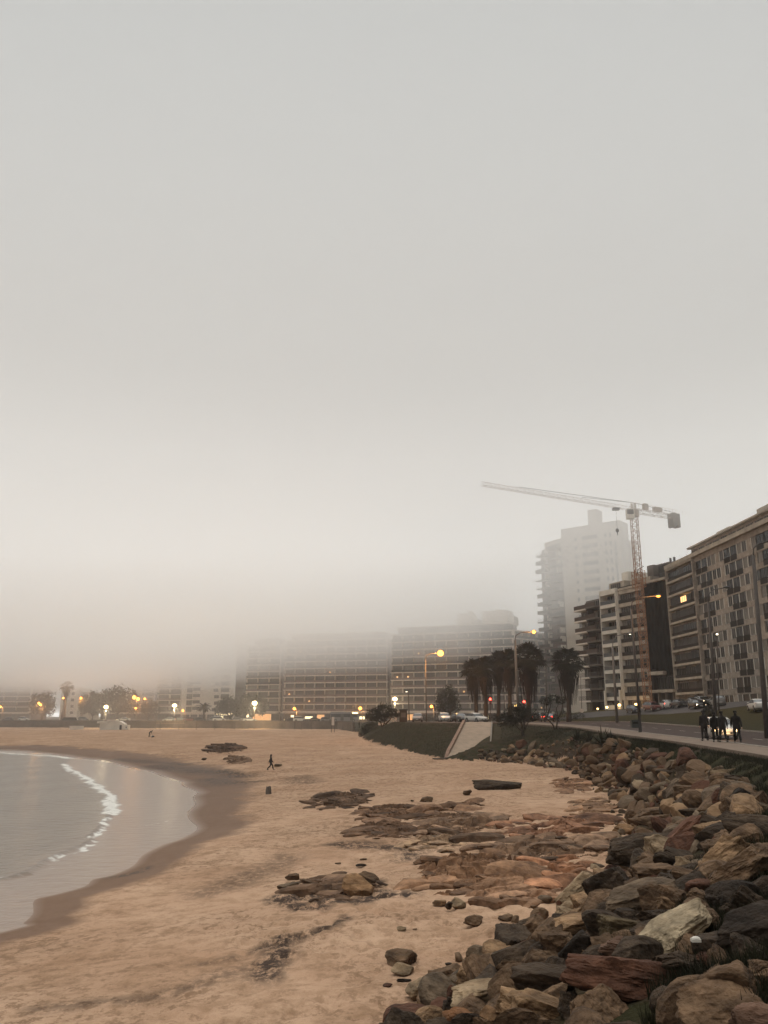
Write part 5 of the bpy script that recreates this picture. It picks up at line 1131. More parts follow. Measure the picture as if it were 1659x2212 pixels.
def palm(label, base, top, crown_r, seed, group, skirt=1.0, nfr=95, name='palm_tree', feather=False, tr=.28):
    rr = random.Random(seed); r = thing(name, label, 'palm', base, 0, group); T = Vector(top) - Vector(base)
    pts = [T * (i / 8) + Vector((math.sin(i * .6) * .08, 0, 0)) for i in range(9)]
    MB().tube(pts, [tr * (1.25 - .35 * min(1, i / 3)) for i in range(9)], 9).build('trunk', m_bark, r, True)
    v = []; f = []; v2 = []; f2 = []
    def frond(az, el, L, V, F, width, droop, blades):
        d = Vector((math.cos(az) * math.cos(el), math.sin(az) * math.cos(el), math.sin(el))); side = Vector((-math.sin(az), math.cos(az), 0)); pet = .45 * L
        pe = T + d * pet + Vector((0, 0, -droop * .2))
        b = len(V); V += [tuple(T + side * .03), tuple(T - side * .03), tuple(pe - side * .03), tuple(pe + side * .03)]; F.append([b, b + 1, b + 2, b + 3])
        for k in range(blades):
            t = (k / (blades - 1) - .5) * 2; a = t * 1.25
            dd = (d * math.cos(a) + side * math.sin(a)).normalized(); ln = (L - pet) * (1 - .25 * abs(t)) * rr.uniform(.8, 1.1); nn = dd.cross(Vector((0, 0, 1)));
            if nn.length < .01: nn = side.copy()
            nn.normalize(); m1 = pe + dd * ln * .6 + Vector((0, 0, -.12 * ln)); e = pe + dd * ln + Vector((0, 0, -droop * ln * .55)); w = width * rr.uniform(.7, 1.2)
            b = len(V); V += [tuple(pe + nn * w * .3), tuple(pe - nn * w * .3), tuple(m1 - nn * w), tuple(m1 + nn * w), tuple(e)]
            F.append([b, b + 1, b + 2, b + 3]); F.append([b + 3, b + 2, b + 4])
    def feather_frond(az, el, L, V, F):
        d = Vector((math.cos(az) * math.cos(el), math.sin(az) * math.cos(el), math.sin(el))); side = Vector((-math.sin(az), math.cos(az), 0)); p = T.copy(); st = L / 9; dd = d.copy()
        for i in range(9):
            q = p + dd * st; dd = (dd + Vector((0, 0, -.17))).normalized(); w = .55 * math.sin(math.pi * (i + 1.2) / 10.5)
            for s_ in (1, -1):
                b = len(V); V += [tuple(p), tuple(q), tuple(q + side * s_ * w + Vector((0, 0, -.35 * w))), tuple(p + side * s_ * w * .8 + Vector((0, 0, -.4 * w)))]; F.append([b, b + 1, b + 2, b + 3])
            p = q
    for k in range(nfr):
        az = rr.uniform(0, 6.283); el = rr.uniform(-.35, 1.35) if not feather else rr.uniform(-.1, 1.2)
        if feather: feather_frond(az, el, crown_r * rr.uniform(.85, 1.1), v, f)
        else: frond(az, el, crown_r * rr.uniform(.85, 1.12), v, f, (.085 * crown_r / 1.8), .75, 11)
    mesh_obj('crown', v, f, m_palm, r)
    if skirt:
        for k in range(int(90 * skirt)):
            az = rr.uniform(0, 6.283); d = Vector((math.cos(az), math.sin(az), 0)); top_ = T + Vector((0, 0, -.1 - rr.random() * .8)) + d * .2; L = crown_r * rr.uniform(.9, 1.9) * skirt ** .5
            out = rr.uniform(.12, .5) * crown_r; mid = top_ + d * out + Vector((0, 0, -L * .35)); end = top_ + d * out * rr.uniform(.35, .9) + Vector((0, 0, -L)); side = Vector((-d.y, d.x, 0)) * rr.uniform(.06, .16)
            b = len(v2); v2 += [tuple(top_ - side * .3), tuple(top_ + side * .3), tuple(mid + side * 1.4), tuple(mid - side * 1.4), tuple(end + side * .4), tuple(end - side * .4)]
            f2 += [[b, b + 1, b + 2, b + 3], [b + 3, b + 2, b + 4, b + 5]]
        mesh_obj('dead_fronds', v2, f2, m_skirt, r)
    return r
def base_at(px, Y):
    p = at(px, 1545, Y); return Vector((p.x, p.y, h1(p.x, p.y)))
GP = 'tall palms beside the road junction'
for px, pt, Y, cr, lab, tx in [
    (1029, 1424, 168, 3.3, 'fan palm at the left end of the row of palms', -6), (1049, 1420, 160, 3.2, 'second fan palm from the left in the row of palms', -2),
    (1076, 1408, 172, 3.2, 'slim fan palm in the middle of the row of palms', 0), (1101, 1404, 158, 3.2, 'fan palm just left of the tall lamp mast', -3),
    (1141, 1393, 148, 4.0, 'largest fan palm with a thick brown skirt right of the tall lamp mast', -2), (1228, 1400, 150, 3.9, 'lone fan palm in front of the pale tower wall', -4)]:
    b = base_at(px, Y); t = at(px + tx, pt, Y); t = Vector((t.x, t.y, t.z - cr * .62)); palm(lab, b, t, cr, int(px), GP, tr=.40)
b = base_at(136, 372); t = at(145, 1482, 372); palm('hazy fan palm standing behind the dark hut at the far left', b, t, 3.6, 7, None, skirt=.5, tr=.8, nfr=60)
b = base_at(441, 300); t = at(440, 1528, 300); palm('small feathery palm in front of the white staggered block', b, t, 3.3, 8, None, skirt=0, feather=True, nfr=26, tr=.35)
# bushes
b = ong(1128.5, 1590); 
tree('tamarisk_bush', 'dark windswept bush with a forked trunk on the bank right of the slipway', 'bush', b,
     [(-1.7, .3, 1.75, 1.6, 1.2, .75), (-.6, .2, 2.3, 1.7, 1.3, 1.1), (.8, .2, 2.4, 1.25, 1.1, .95), (-.2, -.2, 3.0, 1.1, 1.0, .7), (1.6, .1, 2.2, .6, .6, .5)], 5200, .085,
     [[(0, 0, -.2), (-.1, 0, .6), (-.6, 0, 1.1), (-1.3, 0, 1.7)], [(0, 0, -.2), (.15, 0, .6), (.6, .1, 1.2), (1.0, .1, 2.2)], [(0, 0, .3), (0, 0, 1.2), (-.2, .1, 2.4)], [(.3, 0, .8), (.25, 0, 1.6), (.4, .1, 2.7)]], 3, m=m_leaf2, trunk_r=.13)
b = ong(1200, 1576)
tree('bare_shrub', 'nearly bare shrub with two forked stems at the road edge right of the windswept bush', 'shrub', b,
     [(-1.0, 0, 3.1, .75, .6, .55), (.75, 0, 3.2, .7, .6, .5), (-.1, 0, 3.5, .8, .6, .4)], 1500, .07,
     [[(0, 0, -.2), (-.25, 0, .5), (-1.0, 0, 1.3), (-1.2, 0, 2.4), (-1.0, 0, 3.3)], [(0, 0, -.2), (.2, 0, .6), (.35, 0, 1.5), (.2, 0, 2.3), (.7, 0, 3.2)], [(.3, 0, 1.2), (.8, 0, 2.0), (1.0, 0, 3.0)], [(-.9, 0, 1.4), (-.5, 0, 2.4), (-.3, 0, 3.2)]], 4, m=m_leaf2, trunk_r=.10)
b = base_at(826, 158); b.z = h1(b.x, b.y)
tree('round_bush', 'broad dark round topped bush at the left end of the grass bank', 'bush', b,
     [(-1.6, 0, 2.2, 1.7, 1.6, 1.3), (.3, 0, 2.9, 2.0, 1.8, 1.5), (1.9, 0, 2.5, 1.4, 1.3, 1.0), (-.6, .4, 1.5, 2.0, 1.5, .9), (2.8, 0, 2.2, .7, .7, .5)], 6500, .12,
     [[(0, 0, -.3), (-.3, 0, .7), (-1.2, 0, 1.8)], [(.1, 0, -.3), (.4, 0, .9), (.9, 0, 2.2)], [(.5, 0, .4), (1.4, 0, 1.2), (2.0, 0, 2.2)]], 5, m=m_leaf2, trunk_r=.18)
b = base_at(801, 168)
tree('low_bush', 'low dark bush hanging over the left foot of the broad round topped bush', 'bush', b, [(0, 0, .3, 2.0, 1.3, 1.6), (-1.4, 0, -.5, 1.2, 1.0, 1.0)], 2500, .12, [[(0, 0, -1), (.1, 0, .3), (.2, 0, .8)]], 6, m=m_leaf2)
def big_tree(px0, px1, py0, Y, label, seed, n=4200, group='broad trees along the far street', py1=1556):
    b = base_at((px0 + px1) / 2, Y); k = pxm(Y); w = (px1 - px0) / k; top = at(px0, py0, Y).z; rr = random.Random(seed); h = top - b.z; bl = []
    for i in range(7):
        u = (i + .5) / 7 * 2 - 1; bl.append((u * w * .40 + rr.uniform(-.05, .05) * w, rr.uniform(-1, 1) * w * .15, h * (.44 + .22 * (1 - u * u)) + rr.uniform(-.05, .06) * h, w * .21, w * .2, h * rr.uniform(.30, .42)))
    bl.append((0, 0, h * .45, w * .36, w * .2, h * .3))
    return tree('broadleaf_tree', label, 'tree', b, bl, n, max(.2, w * .028), [[(0, 0, -.5), (.1, 0, h * .2), (-.1, 0, h * .55)], [(0, 0, h * .15), (w * .15, 0, h * .35), (w * .28, 0, h * .6)], [(0, 0, h * .15), (-w * .15, 0, h * .35), (-w * .28, 0, h * .55)]], seed, group, trunk_r=.35)
big_tree(60, 122, 1492, 375, 'dim tree left of the hazy fan palm', 11); big_tree(168, 232, 1494, 368, 'dim tree right of the hazy fan palm', 12); big_tree(212, 292, 1482, 362, 'wide hazy tree behind the white beach kiosk', 13)
big_tree(466, 530, 1506, 322, 'dark tree left of the bright pale lamp between the blocks', 14); big_tree(508, 580, 1497, 318, 'dark broad tree directly behind the bright pale lamp', 15); big_tree(940, 996, 1483, 212, 'dark tree standing in front of the curved block left of the palms', 16)
big_tree(296, 345, 1512, 372, 'low dim tree under the cluster of orange lamps', 17, 2500)
tree('conifer', 'small dark conifer in front of the stone clad block on the grass hill', 'tree', base_at(1532, 112), [(0, 0, 1.0, .9, .8, 1.0), (-.2, 0, 1.9, .55, .5, .7), (-.5, 0, 2.6, .3, .3, .6)], 2400, .07, [[(0, 0, -.2), (0, 0, 1.4), (-.3, 0, 2.5)]], 18, m=m_leaf2)
def hedge(px0, px1, Y, h, label, seed):
    b = base_at((px0 + px1) / 2, Y); w = (px1 - px0) / pxm(Y); n = max(3, int(w / 2)); rr = random.Random(seed)
    tree('hedge', label, 'hedge', b, [((i + .5) / n * w - w / 2, 0, h * .5 + rr.uniform(-.1, .15) * h, w / n * .8, .9, h * .6) for i in range(n)], int(260 * w), .11, [[((i + .5) / n * w - w / 2, 0, -.2), ((i + .5) / n * w - w / 2, 0, h * .6)] for i in range(n)], seed, None, m=m_leaf2, trunk_r=.05)
hedge(1046, 1186, 190, 2.0, 'dark hedge under the palms behind the road', 21); hedge(1210, 1260, 176, 1.6, 'low dark hedge at the foot of the pale tower', 22); hedge(915, 1040, 232, 1.6, 'dark hedge behind the parked cars above the slipway', 23)
# agaves at the top of the stones
def agave(px, py, s, label):
    g = ong(px, py); r = thing('agave', label, 'agave', g, 0, 'agaves at the top of the riprap'); rr = random.Random(int(px)); v = []; f = []
    for k in range(34):
        az = rr.uniform(0, 6.283); el = rr.uniform(.15, 1.45); L = s * rr.uniform(.7, 1.1); d = Vector((math.cos(az) * math.cos(el), math.sin(az) * math.cos(el), math.sin(el))); n = Vector((-math.sin(az), math.cos(az), 0)) * .045 * s; up = Vector((0, 0, 1))
        p1 = d * L * .4; p2 = d * L + up * (-.12 * L * math.cos(el)); b = len(v)
        v += [tuple(n * .8), tuple(-n * .8), tuple(p1 - n * 1.2 + up * .03), tuple(p1 + n * 1.2 + up * .03), tuple(p2), tuple(p1 - up * .03)]
        f += [[b, b + 1, b + 2, b + 3], [b + 3, b + 2, b + 4], [b, b + 3, b + 5], [b + 1, b + 5, b + 2], [b + 3, b + 4, b + 5], [b + 2, b + 5, b + 4]]
    mesh_obj('leaves', v, f, m_leaf, r); MB().tube([(0, 0, -.2), (0, 0, .15)], .12 * s, 8).build('stem', m_bark, r); return r
agave(1247, 1603, 1.35, 'spiky agave at the left end of the agave row'); agave(1274, 1603, 1.1, 'smaller agave second from the left in the agave row'); agave(1301, 1609, 1.6, 'largest agave right of the middle of the agave row'); agave(1340, 1616, 1.1, 'low agave at the right end of the agave row'); agave(1318, 1606, 1.2, 'agave pressed against the right side of the largest agave')
# grass blades: bank edges, slope top, foreground weeds
def grass(name, label, pts, hmin, hmax, seed):
    rs = np.random.RandomState(seed); n = len(pts); X, Y = pts[:, 0], pts[:, 1]; Z = H(X, Y, False) - .02; a = rs.uniform(0, 6.283, n); h = rs.uniform(hmin, hmax, n); lean = rs.normal(0, .35, (n, 2)) * h[:, None]; w = .006 + .012 * h
    v = np.empty((n, 3, 3)); v[:, 0] = np.stack([X - np.cos(a) * w, Y - np.sin(a) * w, Z], -1); v[:, 1] = np.stack([X + np.cos(a) * w, Y + np.sin(a) * w, Z], -1); v[:, 2] = np.stack([X + lean[:, 0], Y + lean[:, 1], Z + h], -1)
    me = bpy.data.meshes.new(name); me.vertices.add(3 * n); me.vertices.foreach_set('co', v.astype(np.float32).ravel()); me.loops.add(3 * n); me.loops.foreach_set('vertex_index', np.arange(3 * n, dtype=np.int32)); me.polygons.add(n); me.polygons.foreach_set('loop_start', np.arange(0, 3 * n, 3, dtype=np.int32)); me.update(calc_edges=True)
    me.materials.append(m_blade); tag(link(name, me), label, 'grass', None, 'stuff')
def band_pts(n, y0, y1, s0, s1, seed, clump=.5, thr=.5):
    rs = np.random.RandomState(seed); y = y0 * (y1 / y0) ** rs.rand(n); xt = np.interp(y, [p[1] for p in TOE[:13]], [p[0] for p in TOE[:13]]); xc = np.interp(y, [p[1] for p in CREST[:10]], [p[0] for p in CREST[:10]])
    s = rs.uniform(s0, s1, n); x = xt + (xc - xt) * s; k = fbm(x, y, clump, 3, seed) > thr; return np.stack([x[k], y[k]], -1)
grass('slope_grass', 'rough dark grass growing along the top of the riprap', np.concatenate([band_pts(60000, 9, 60, .72, 1.25, 1, 1.0, .42), band_pts(30000, 50, 95, .5, 1.2, 2, .6, .40)]), .06, .26, 3)
grass('weeds', 'dark green weeds in the gaps between the foreground boulders', np.concatenate([(lambda q: q[q[:, 0] / q[:, 1] > .27])(band_pts(60000, 8, 20, .45, 1.05, 5, .8, .60))]), .08, .26, 6)
def bank_pts(n, seed):
    rs = np.random.RandomState(seed); x = rs.uniform(-6, 22, n); y = rs.uniform(88, 150, n); dt = poly_dist(TOE_S, x, y); k = ~inside(BEACHPOLY, x, y) & ~((x > 6) & (x < 17) & (abs(x - (9.5 + (y - 91) * .15)) < 3)) & (poly_dist(EDGE_A, x, y) > 1.2) & ~inside(LANDPOLY, x, y); return np.stack([x[k], y[k]], -1)
grass('bank_grass', 'short dark grass on the bank beside the slipway', bank_pts(60000, 4), .10, .34, 8)
# ================================================================== CRANE
m_cr = mat('crane_paint', (.30, .135, .06), .7, 2, .3); m_cr2 = mat('crane_hazed_grey', (.42, .35, .29), .8, 1, .2)  # the jib's paler grey carries the fog's haze in its colour
def lattice(mb, p, q, w, n, tri=False, r=.05, up=Vector((0, 0, 1))):
    p, q = Vector(p), Vector(q); d = (q - p); dn = d.normalized(); s = dn.cross(up).normalized(); u = s.cross(dn).normalized()
    offs = [s * w / 2, -s * w / 2, u * w * .95] if tri else [s * w / 2 + u * w / 2, -s * w / 2 + u * w / 2, -s * w / 2 - u * w / 2, s * w / 2 - u * w / 2]
    for o in offs: mb.tube([p + o, q + o], r, 4)
    m = len(offs)
    for i in range(n):
        a, b = p + d * (i / n), p + d * ((i + 1) / n)
        for k in range(m):
            k2 = (k + 1) % m; x, y = (offs[k], offs[k2]) if i % 2 == 0 else (offs[k2], offs[k])
            mb.tube([a + x, b + y], r * .6, 3, cap=False); mb.tube([a + offs[k], a + offs[k2]], r * .6, 3, cap=False)
def crane():
    Yc = 165; base = at(1401, 1528, Yc); top = at(1369, 1112, Yc); base.z = h1(base.x, base.y) - .5; apex = at(1368, 1086, Yc); tip = at(1040, 1043, 146.5)
    zt = top.z; bx = (base.x + top.x) / 2 + 0; O = Vector((base.x, Yc, base.z)); r = thing('tower_crane', 'rust orange lattice tower crane whose pale jib fades into the fog', 'crane', O)
    T = Vector((top.x, Yc, zt)) - O
    mb = MB(); lattice(mb, (0, 0, 0), T, 1.28, 34, r=.075, up=Vector((0, 1, 0))); mb.build('mast', m_cr, r)
    mb = MB(); lattice(mb, T * .615, T * .70, 2.1, 4, r=.07, up=Vector((0, 1, 0))); mb.build('climbing_frame', m_cr, r); MB().box(-1.2, -1.2, -.3, 1.2, 1.2, .7).build('base', M['concrete'], r)
    jt = Vector((tip.x, tip.y, tip.z)) - O; jt.z = T.z + .2 + (tip.z - zt) * .0 + 0.2; jd = (jt - T); jd.z = 0; jd.normalize(); J = T + Vector((0, 0, .9))
    mb = MB(); lattice(mb, J, jt + Vector((0, 0, .7)), 0.8, 38, tri=True, r=.034); mb.build('jib', m_cr2, r)
    cj = J - jd * 12.6; mb = MB(); lattice(mb, J, cj, .9, 10, r=.045); s = Vector((-jd.y, jd.x, 0)); 
    for k in range(16): a = J - jd * k; mb.tube([a + s * .6 + Vector((0, 0, .6)), a + s * .6 + Vector((0, 0, 1.5))], .025, 3)
    mb.tube([J + s * .6 + Vector((0, 0, 1.5)), cj + s * .6 + Vector((0, 0, 1.5))], .03, 3); mb.build('counter_jib', m_cr2, r)
    ap = Vector((apex.x, Yc, apex.z)) - O; mb = MB(); lattice(mb, J, ap, .8, 5, r=.06, up=Vector((0, 1, 0))); mb.build('apex', m_cr2, r)
    mb = MB(); mb.tube([ap, J + jd * 30 + Vector((0, 0, 1.1))], .05, 4); mb.tube([ap, J + jd * 14 + Vector((0, 0, 1.1))], .05, 4); mb.tube([ap, cj + Vector((0, 0, 1))], .05, 4); mb.build('tie_cable', M['rail'], r)
    Mj = Matrix.Translation(cj) @ Matrix.Rotation(math.atan2(jd.y, jd.x), 4, 'Z')
    for k, (x, h) in enumerate(((-.4, 2.3), (.35, 1.9), (1.1, 2.4))): o = MB().box(x, -.8, -h, x + .70, .7, .7).build('counterweight', M['concrete_dk'], r); o.matrix_local = Mj
    o = MB().box(4.5, -.4, .6, 6.6, .4, 1.5).box(8.5, -.35, .6, 9.6, .35, 1.9).build('winch', m_cr2, r); o.matrix_local = Mj
    cab = MB().box(-1.9, -1.9, -1.2, -.4, -.6, .9).build('cab', M['white'], r); cab.matrix_local = Matrix.Translation(T); MB().box(-1.93, -1.93, -.3, -.6, -1.905, .7).build('cab_window', M['g_dark'], cab)
    MB().tube([T - Vector((0, 0, .4)), T + Vector((0, 0, 1.0))], 1.1, 12).build('slewing_ring', m_cr2, r)
    tr = J + jd * 5.0; mb = MB(); mb.box(tr.x - .7, tr.y - .5, tr.z - .5, tr.x + .7, tr.y + .5, tr.z - .05); mb.tube([tr, tr - Vector((0, 0, 4.4))], .03, 3); mb.build('trolley', M['rail'], r)
    h = tr - Vector((0, 0, 4.8)); mb = MB().sphere(h, .45, 8, 6, sz=(.8, .5, 1)); mb.tube([h, h - Vector((0, 0, 1))], .09, 5); mb.build('hook_block', M['rail'], r)
crane()
# ================================================================== LAMPS
m_pole = mat('galvanised_pole', (.13, .105, .085), .7, 3, .2); m_poled = mat('dark_pole', (.06, .045, .036), .7, 3, .2)
E_OR = emat('sodium_lamp', (1, .33, .045), 9); E_WH = emat('pale_lamp', (1, .72, .34), 14); E_DIM = emat('dim_lamp', (1, .85, .6), 4); E_RED = emat('red_light', (1, .05, .03), 14); E_YEL = emat('yellow_light', (1, .6, .2), 8); E_HEAD = emat('headlight', (1, .62, .28), 10); E_HEADW = emat('headlight_far', (1, .82, .55), 12)
def plight(parent, loc, col, W_, rad=.25):
    l = bpy.data.lights.new('glow', 'POINT'); l.energy = W_; l.color = col; l.shadow_soft_size = rad; l.cycles.max_bounces = 3
    o = bpy.data.objects.new('lamp_light', l); COL.objects.link(o); o.parent = parent; o.location = loc
def lamp(kind, label, px, py, Y, pole_px=None, pole_py=None, base_px=None, col='o', W_=0, r=.3, dark=False, group=None, thick=1.0, name='street_lamp', base_py=None):
    """the luminaire sits where the picture point px,py lies at depth Y; its pole stands on the ground"""
    hd = at(px, py, Y); pole_px = pole_px or px
    bp = at(base_px or pole_px, 1545, Y); b = Vector((bp.x, Y, h1(bp.x, Y) - .2)); 
    if base_py: b.z = at(base_px or pole_px, base_py, Y).z
    rt = thing(name, label, 'lamp', b, 0, group); m = m_poled if dark else m_pole
    E = {'o': E_OR, 'w': E_WH, 'd': E_DIM, 'n': M['g_light'], 'y': E_YEL}[col]
    if kind == 'post':
        t = hd - b; MB().tube([(0, 0, 0), (t.x * .5, 0, t.z * .5), (t.x, 0, t.z - r)], [.085 * thick, .065 * thick, .05 * thick], 8).build('pole', m, rt, True)
        MB().sphere(t, r, 12, 8, sz=(1, 1, .8)).build('lamp_globe', E, rt, True); MB().tube([t + Vector((0, 0, r * .8)), t + Vector((0, 0, r * .8 + .1))], [r * .8, r * .3], 10).build('lamp_cap', M['rail'], rt)
        lp = t + Vector((0, 0, -r - .35))
    else:
        tp = at(pole_px, pole_py, Y); t = tp - b; e = hd - b; d = e - t; s = 1 if d.x > 0 else -1
        MB().tube([(0, 0, 0), (t.x * .5, 0, t.z * .5), (t.x, 0, t.z)], [.16 * thick, .13 * thick, .10 * thick], 9).build('pole', m, rt, True)
        arm = [t + Vector((0, 0, -.1)), t + Vector((d.x * .06, 0, max(d.z, .5) * .55)), t + Vector((d.x * .3, 0, max(d.z, .5) * .9)), e + Vector((-s * .35, 0, .06))]
        MB().tube(arm, .055 * max(1, thick * .8), 7).build('arm', m, rt, True)
        L = max(.8, 2.2 * r); MB().tube([e + Vector((-s * L * .5, 0, .10)), e + Vector((-s * L * .1, 0, .16)), e + Vector((s * L * .35, 0, .13)), e + Vector((s * L * .5, 0, .07))], [.06, .16, .17, .05], 8).build('lamp_head', M['rail'], rt, True)
        MB().sphere(e, r, 12, 8, sz=(1.15, .8, .5) if r < .28 else (1, 1, .95)).build('bulb', E, rt, True); lp = e + Vector((0, 0, -r - .3))
    if W_: plight(rt, lp, {'o': (1, .45, .13), 'w': (1, .80, .48), 'd': (1, .8, .5), 'y': (1, .6, .25)}[col], W_)
    return rt
OC, WC = 2600, 3600
lamp('arm', 'big glowing orange street lamp on a thin pole in front of the curved block', 951.5, 1411, 150, 919, 1424, 921, 'o', 6000, .56, group=None, thick=.65)
lamp('arm', 'orange street lamp on the tall mast among the palms', 1153, 1365, 140, 1112, 1383, 1120.5, 'o', 600, .30, thick=1.7)
lamp('arm', 'orange street lamp glowing against the black netting', 1422, 1288, 105, 1363, 1316, 1381, 'o', 700, .24, dark=True, thick=1.2)
lamp('arm', 'unlit street lamp on the pole in front of the stone clad block', 1570, 1271, 98, 1530, 1300, 1545, 'n', 0, .16, dark=True, thick=1.3)
lamp('arm', 'unlit street lamp with a thick pole at the right edge of the picture', 1668, 1172, 63, 1627, 1200, 1652, 'n', 0, .18, dark=True, thick=1.3)
lamp('arm', 'pale thick pole with a dim white lamp in front of the brown and white blocks', 1361, 1370, 130, 1323, 1398, 1332, 'd', 0, .14, thick=1.5)
lamp('post', 'short curved post with a small white light beside the thick dark pole on the hill', 1549, 1370, 104, None, None, 1552, 'd', 0, .14, dark=True)
lamp('arm', 'thin tall pole with a small pale head behind the lone palm', 1183, 1416, 165, 1179, 1424, 1180, 'n', 0, .18)
lamp('arm', 'thin post with a small pale light near the dark kiosk on the bank', 878, 1494, 185, 882, 1497, 884, 'd', 0, .20)
for i, (px, py, Y, lab) in enumerate([(229, 1527, 262, 'pale glowing lamp on a post behind the white beach kiosk'), (377, 1524, 272, 'pale glowing lamp on a post left of the small feathery palm'), (550, 1519, 262, 'brightest pale lamp on a post in front of the dark broad tree'), (853, 1510, 232, 'pale glowing lamp behind the broad round topped bush')]):
    lamp('post', lab, px, py, Y, col='w', W_=WC * (1.5 if i == 2 else 1), r=.78 if i == 2 else .64, group='pale lamps along the beach wall')
for px, py, Y, rr_, lab in [(290, 1506.5, 345, .62, 'left lamp of the orange cluster above the kiosk'), (298, 1510, 347, .58, 'middle lamp of the orange cluster above the kiosk'), (312.5, 1509.5, 360, .34, 'right small lamp of the orange cluster above the kiosk'), (84, 1519, 360, .42, 'upper orange lamp of the pair at the far left'), (87.5, 1522.5, 355, .42, 'lower orange lamp of the pair at the far left'),
    (137, 1508, 366, .32, 'orange lamp beside the crown of the hazy fan palm'), (175, 1508, 366, .44, 'orange lamp right of the hazy fan palm'), (1, 1527, 380, .4, 'orange lamp at the left edge'), (293, 1530, 340, .32, 'small low orange lamp under the orange cluster'), (636, 1531, 300, .42, 'orange lamp in front of the left part of the long mauve block'), (778, 1530, 296, .48, 'orange lamp left of the broad round topped bush'),
    (395, 1535, 330, .36, 'small yellowish lamp in front of the white staggered block'), (932, 1526, 262, .38, 'small orange lamp left of the dark tree by the palms')]:
    lamp('arm', lab, px, py, Y, px + 5, py + 5, px + 5, 'o', 400 if px == 137 else 1100 if rr_ < .4 else 2400, rr_ * 1.2, group='orange street lamps of the far street')
for px, py, Y, rr_, lab in [(1291, 1531, 190, .22, 'leftmost globe light on the entrance gate pillars'), (1311, 1528, 188, .30, 'second globe light from the left on the entrance gate pillars'), (1331, 1527.5, 186, .26, 'third globe light from the left on the entrance gate pillars')]:
    lamp('post', lab, px, py, Y, col='y', W_=110, r=rr_, thick=2.6, name='gate_lamp', group='globe lights at the entrance')
for px, py, lab in [(1338, 1523, 'left wall light beside the white entrance'), (1374, 1522, 'right wall light beside the white entrance')]:
    lamp('post', lab, px, py, 180, col='y', W_=220, r=.34, name='gate_lamp', group='globe lights at the entrance')
lamp('post', 'yellow light low at the left corner of the stone clad block', 1471.5, 1522, 166, col='y', W_=160, r=.14, name='gate_lamp')
def bare_pole(px0, py0, px1, Y, label, r=.07, arm=None, sign=None):
    t = at(px0, py0, Y); b = at(px1, 1545, Y); b.z = h1(b.x, Y) - .2; rt = thing('pole', label, 'pole', b); d = t - b
    MB().tube([(0, 0, 0), d * .5, d], [r, r * .85, r * .7], 8).build('shaft', m_poled, rt, True)
    if arm: MB().tube([d, d + Vector((arm, 0, .1))], r * .6, 6).build('arm', m_poled, rt)
    if sign: MB().tube([(0, -.08, sign), (0, -.11, sign)], .42, 14).build('round_sign', M['slab'], rt)
bare_pole(1254, 1461, 1257, 172, 'thin dark pole with a round sign beside the lone palm', .07, sign=2.0)
bare_pole(1088, 1470, 1090, 160, 'thin dark pole between the palms', .07); bare_pole(953, 1531, 953, 170, 'pale short pole with an arm left of the dark tree by the palms', .07, arm=-1.5)
bare_pole(766, 1535, 768, 300, 'thin distant pole left of the orange lamp by the round bush', .1); bare_pole(713, 1540, 714, 300, 'thin distant pole above the bus', .1)
bare_pole(983, 1541, 984, 134, 'pale bollard like post between the two parked dark cars', .09)
# traffic lights
def traffic_light(px, py, Y, label):
    t = at(px, py, Y); b = at(px + 2, 1545, Y); b.z = h1(b.x, Y) - .1; r = thing('traffic_light', label, 'traffic light', b, 0, 'traffic lights at the junction'); d = t - b
    MB().tube([(0, 0, 0), (0, 0, d.z + .5)], .07, 8).build('pole', m_poled, r); o = MB().box(-.2, -.18, d.z - .95, .2, .12, d.z + .35).build('signal_box', M['rail'], r)
    MB().sphere((0, -.2, d.z + .05), .2, 10, 6, sz=(1, .35, 1)).build('red_lens', E_RED, r); MB().sphere((0, -.19, d.z - .32), .12, 10, 6, sz=(1, .3, 1)).build('lens', M['g_dark'], r); MB().sphere((0, -.19, d.z - .7), .12, 10, 6, sz=(1, .3, 1)).build('lens', M['g_dark'], r)
    plight(r, (0, -.7, d.z), (1, .06, .03), 60, .15)
traffic_light(1058, 1511, 150, 'red traffic light left of the tall lamp mast'); traffic_light(1131, 1516.5, 146, 'red traffic light right of the tall lamp mast')
lamp('post', 'yellow globe light at the foot of the palms beside the tall lamp mast', 1114, 1524, 155, col='y', W_=90, r=.24, name='globe_light')
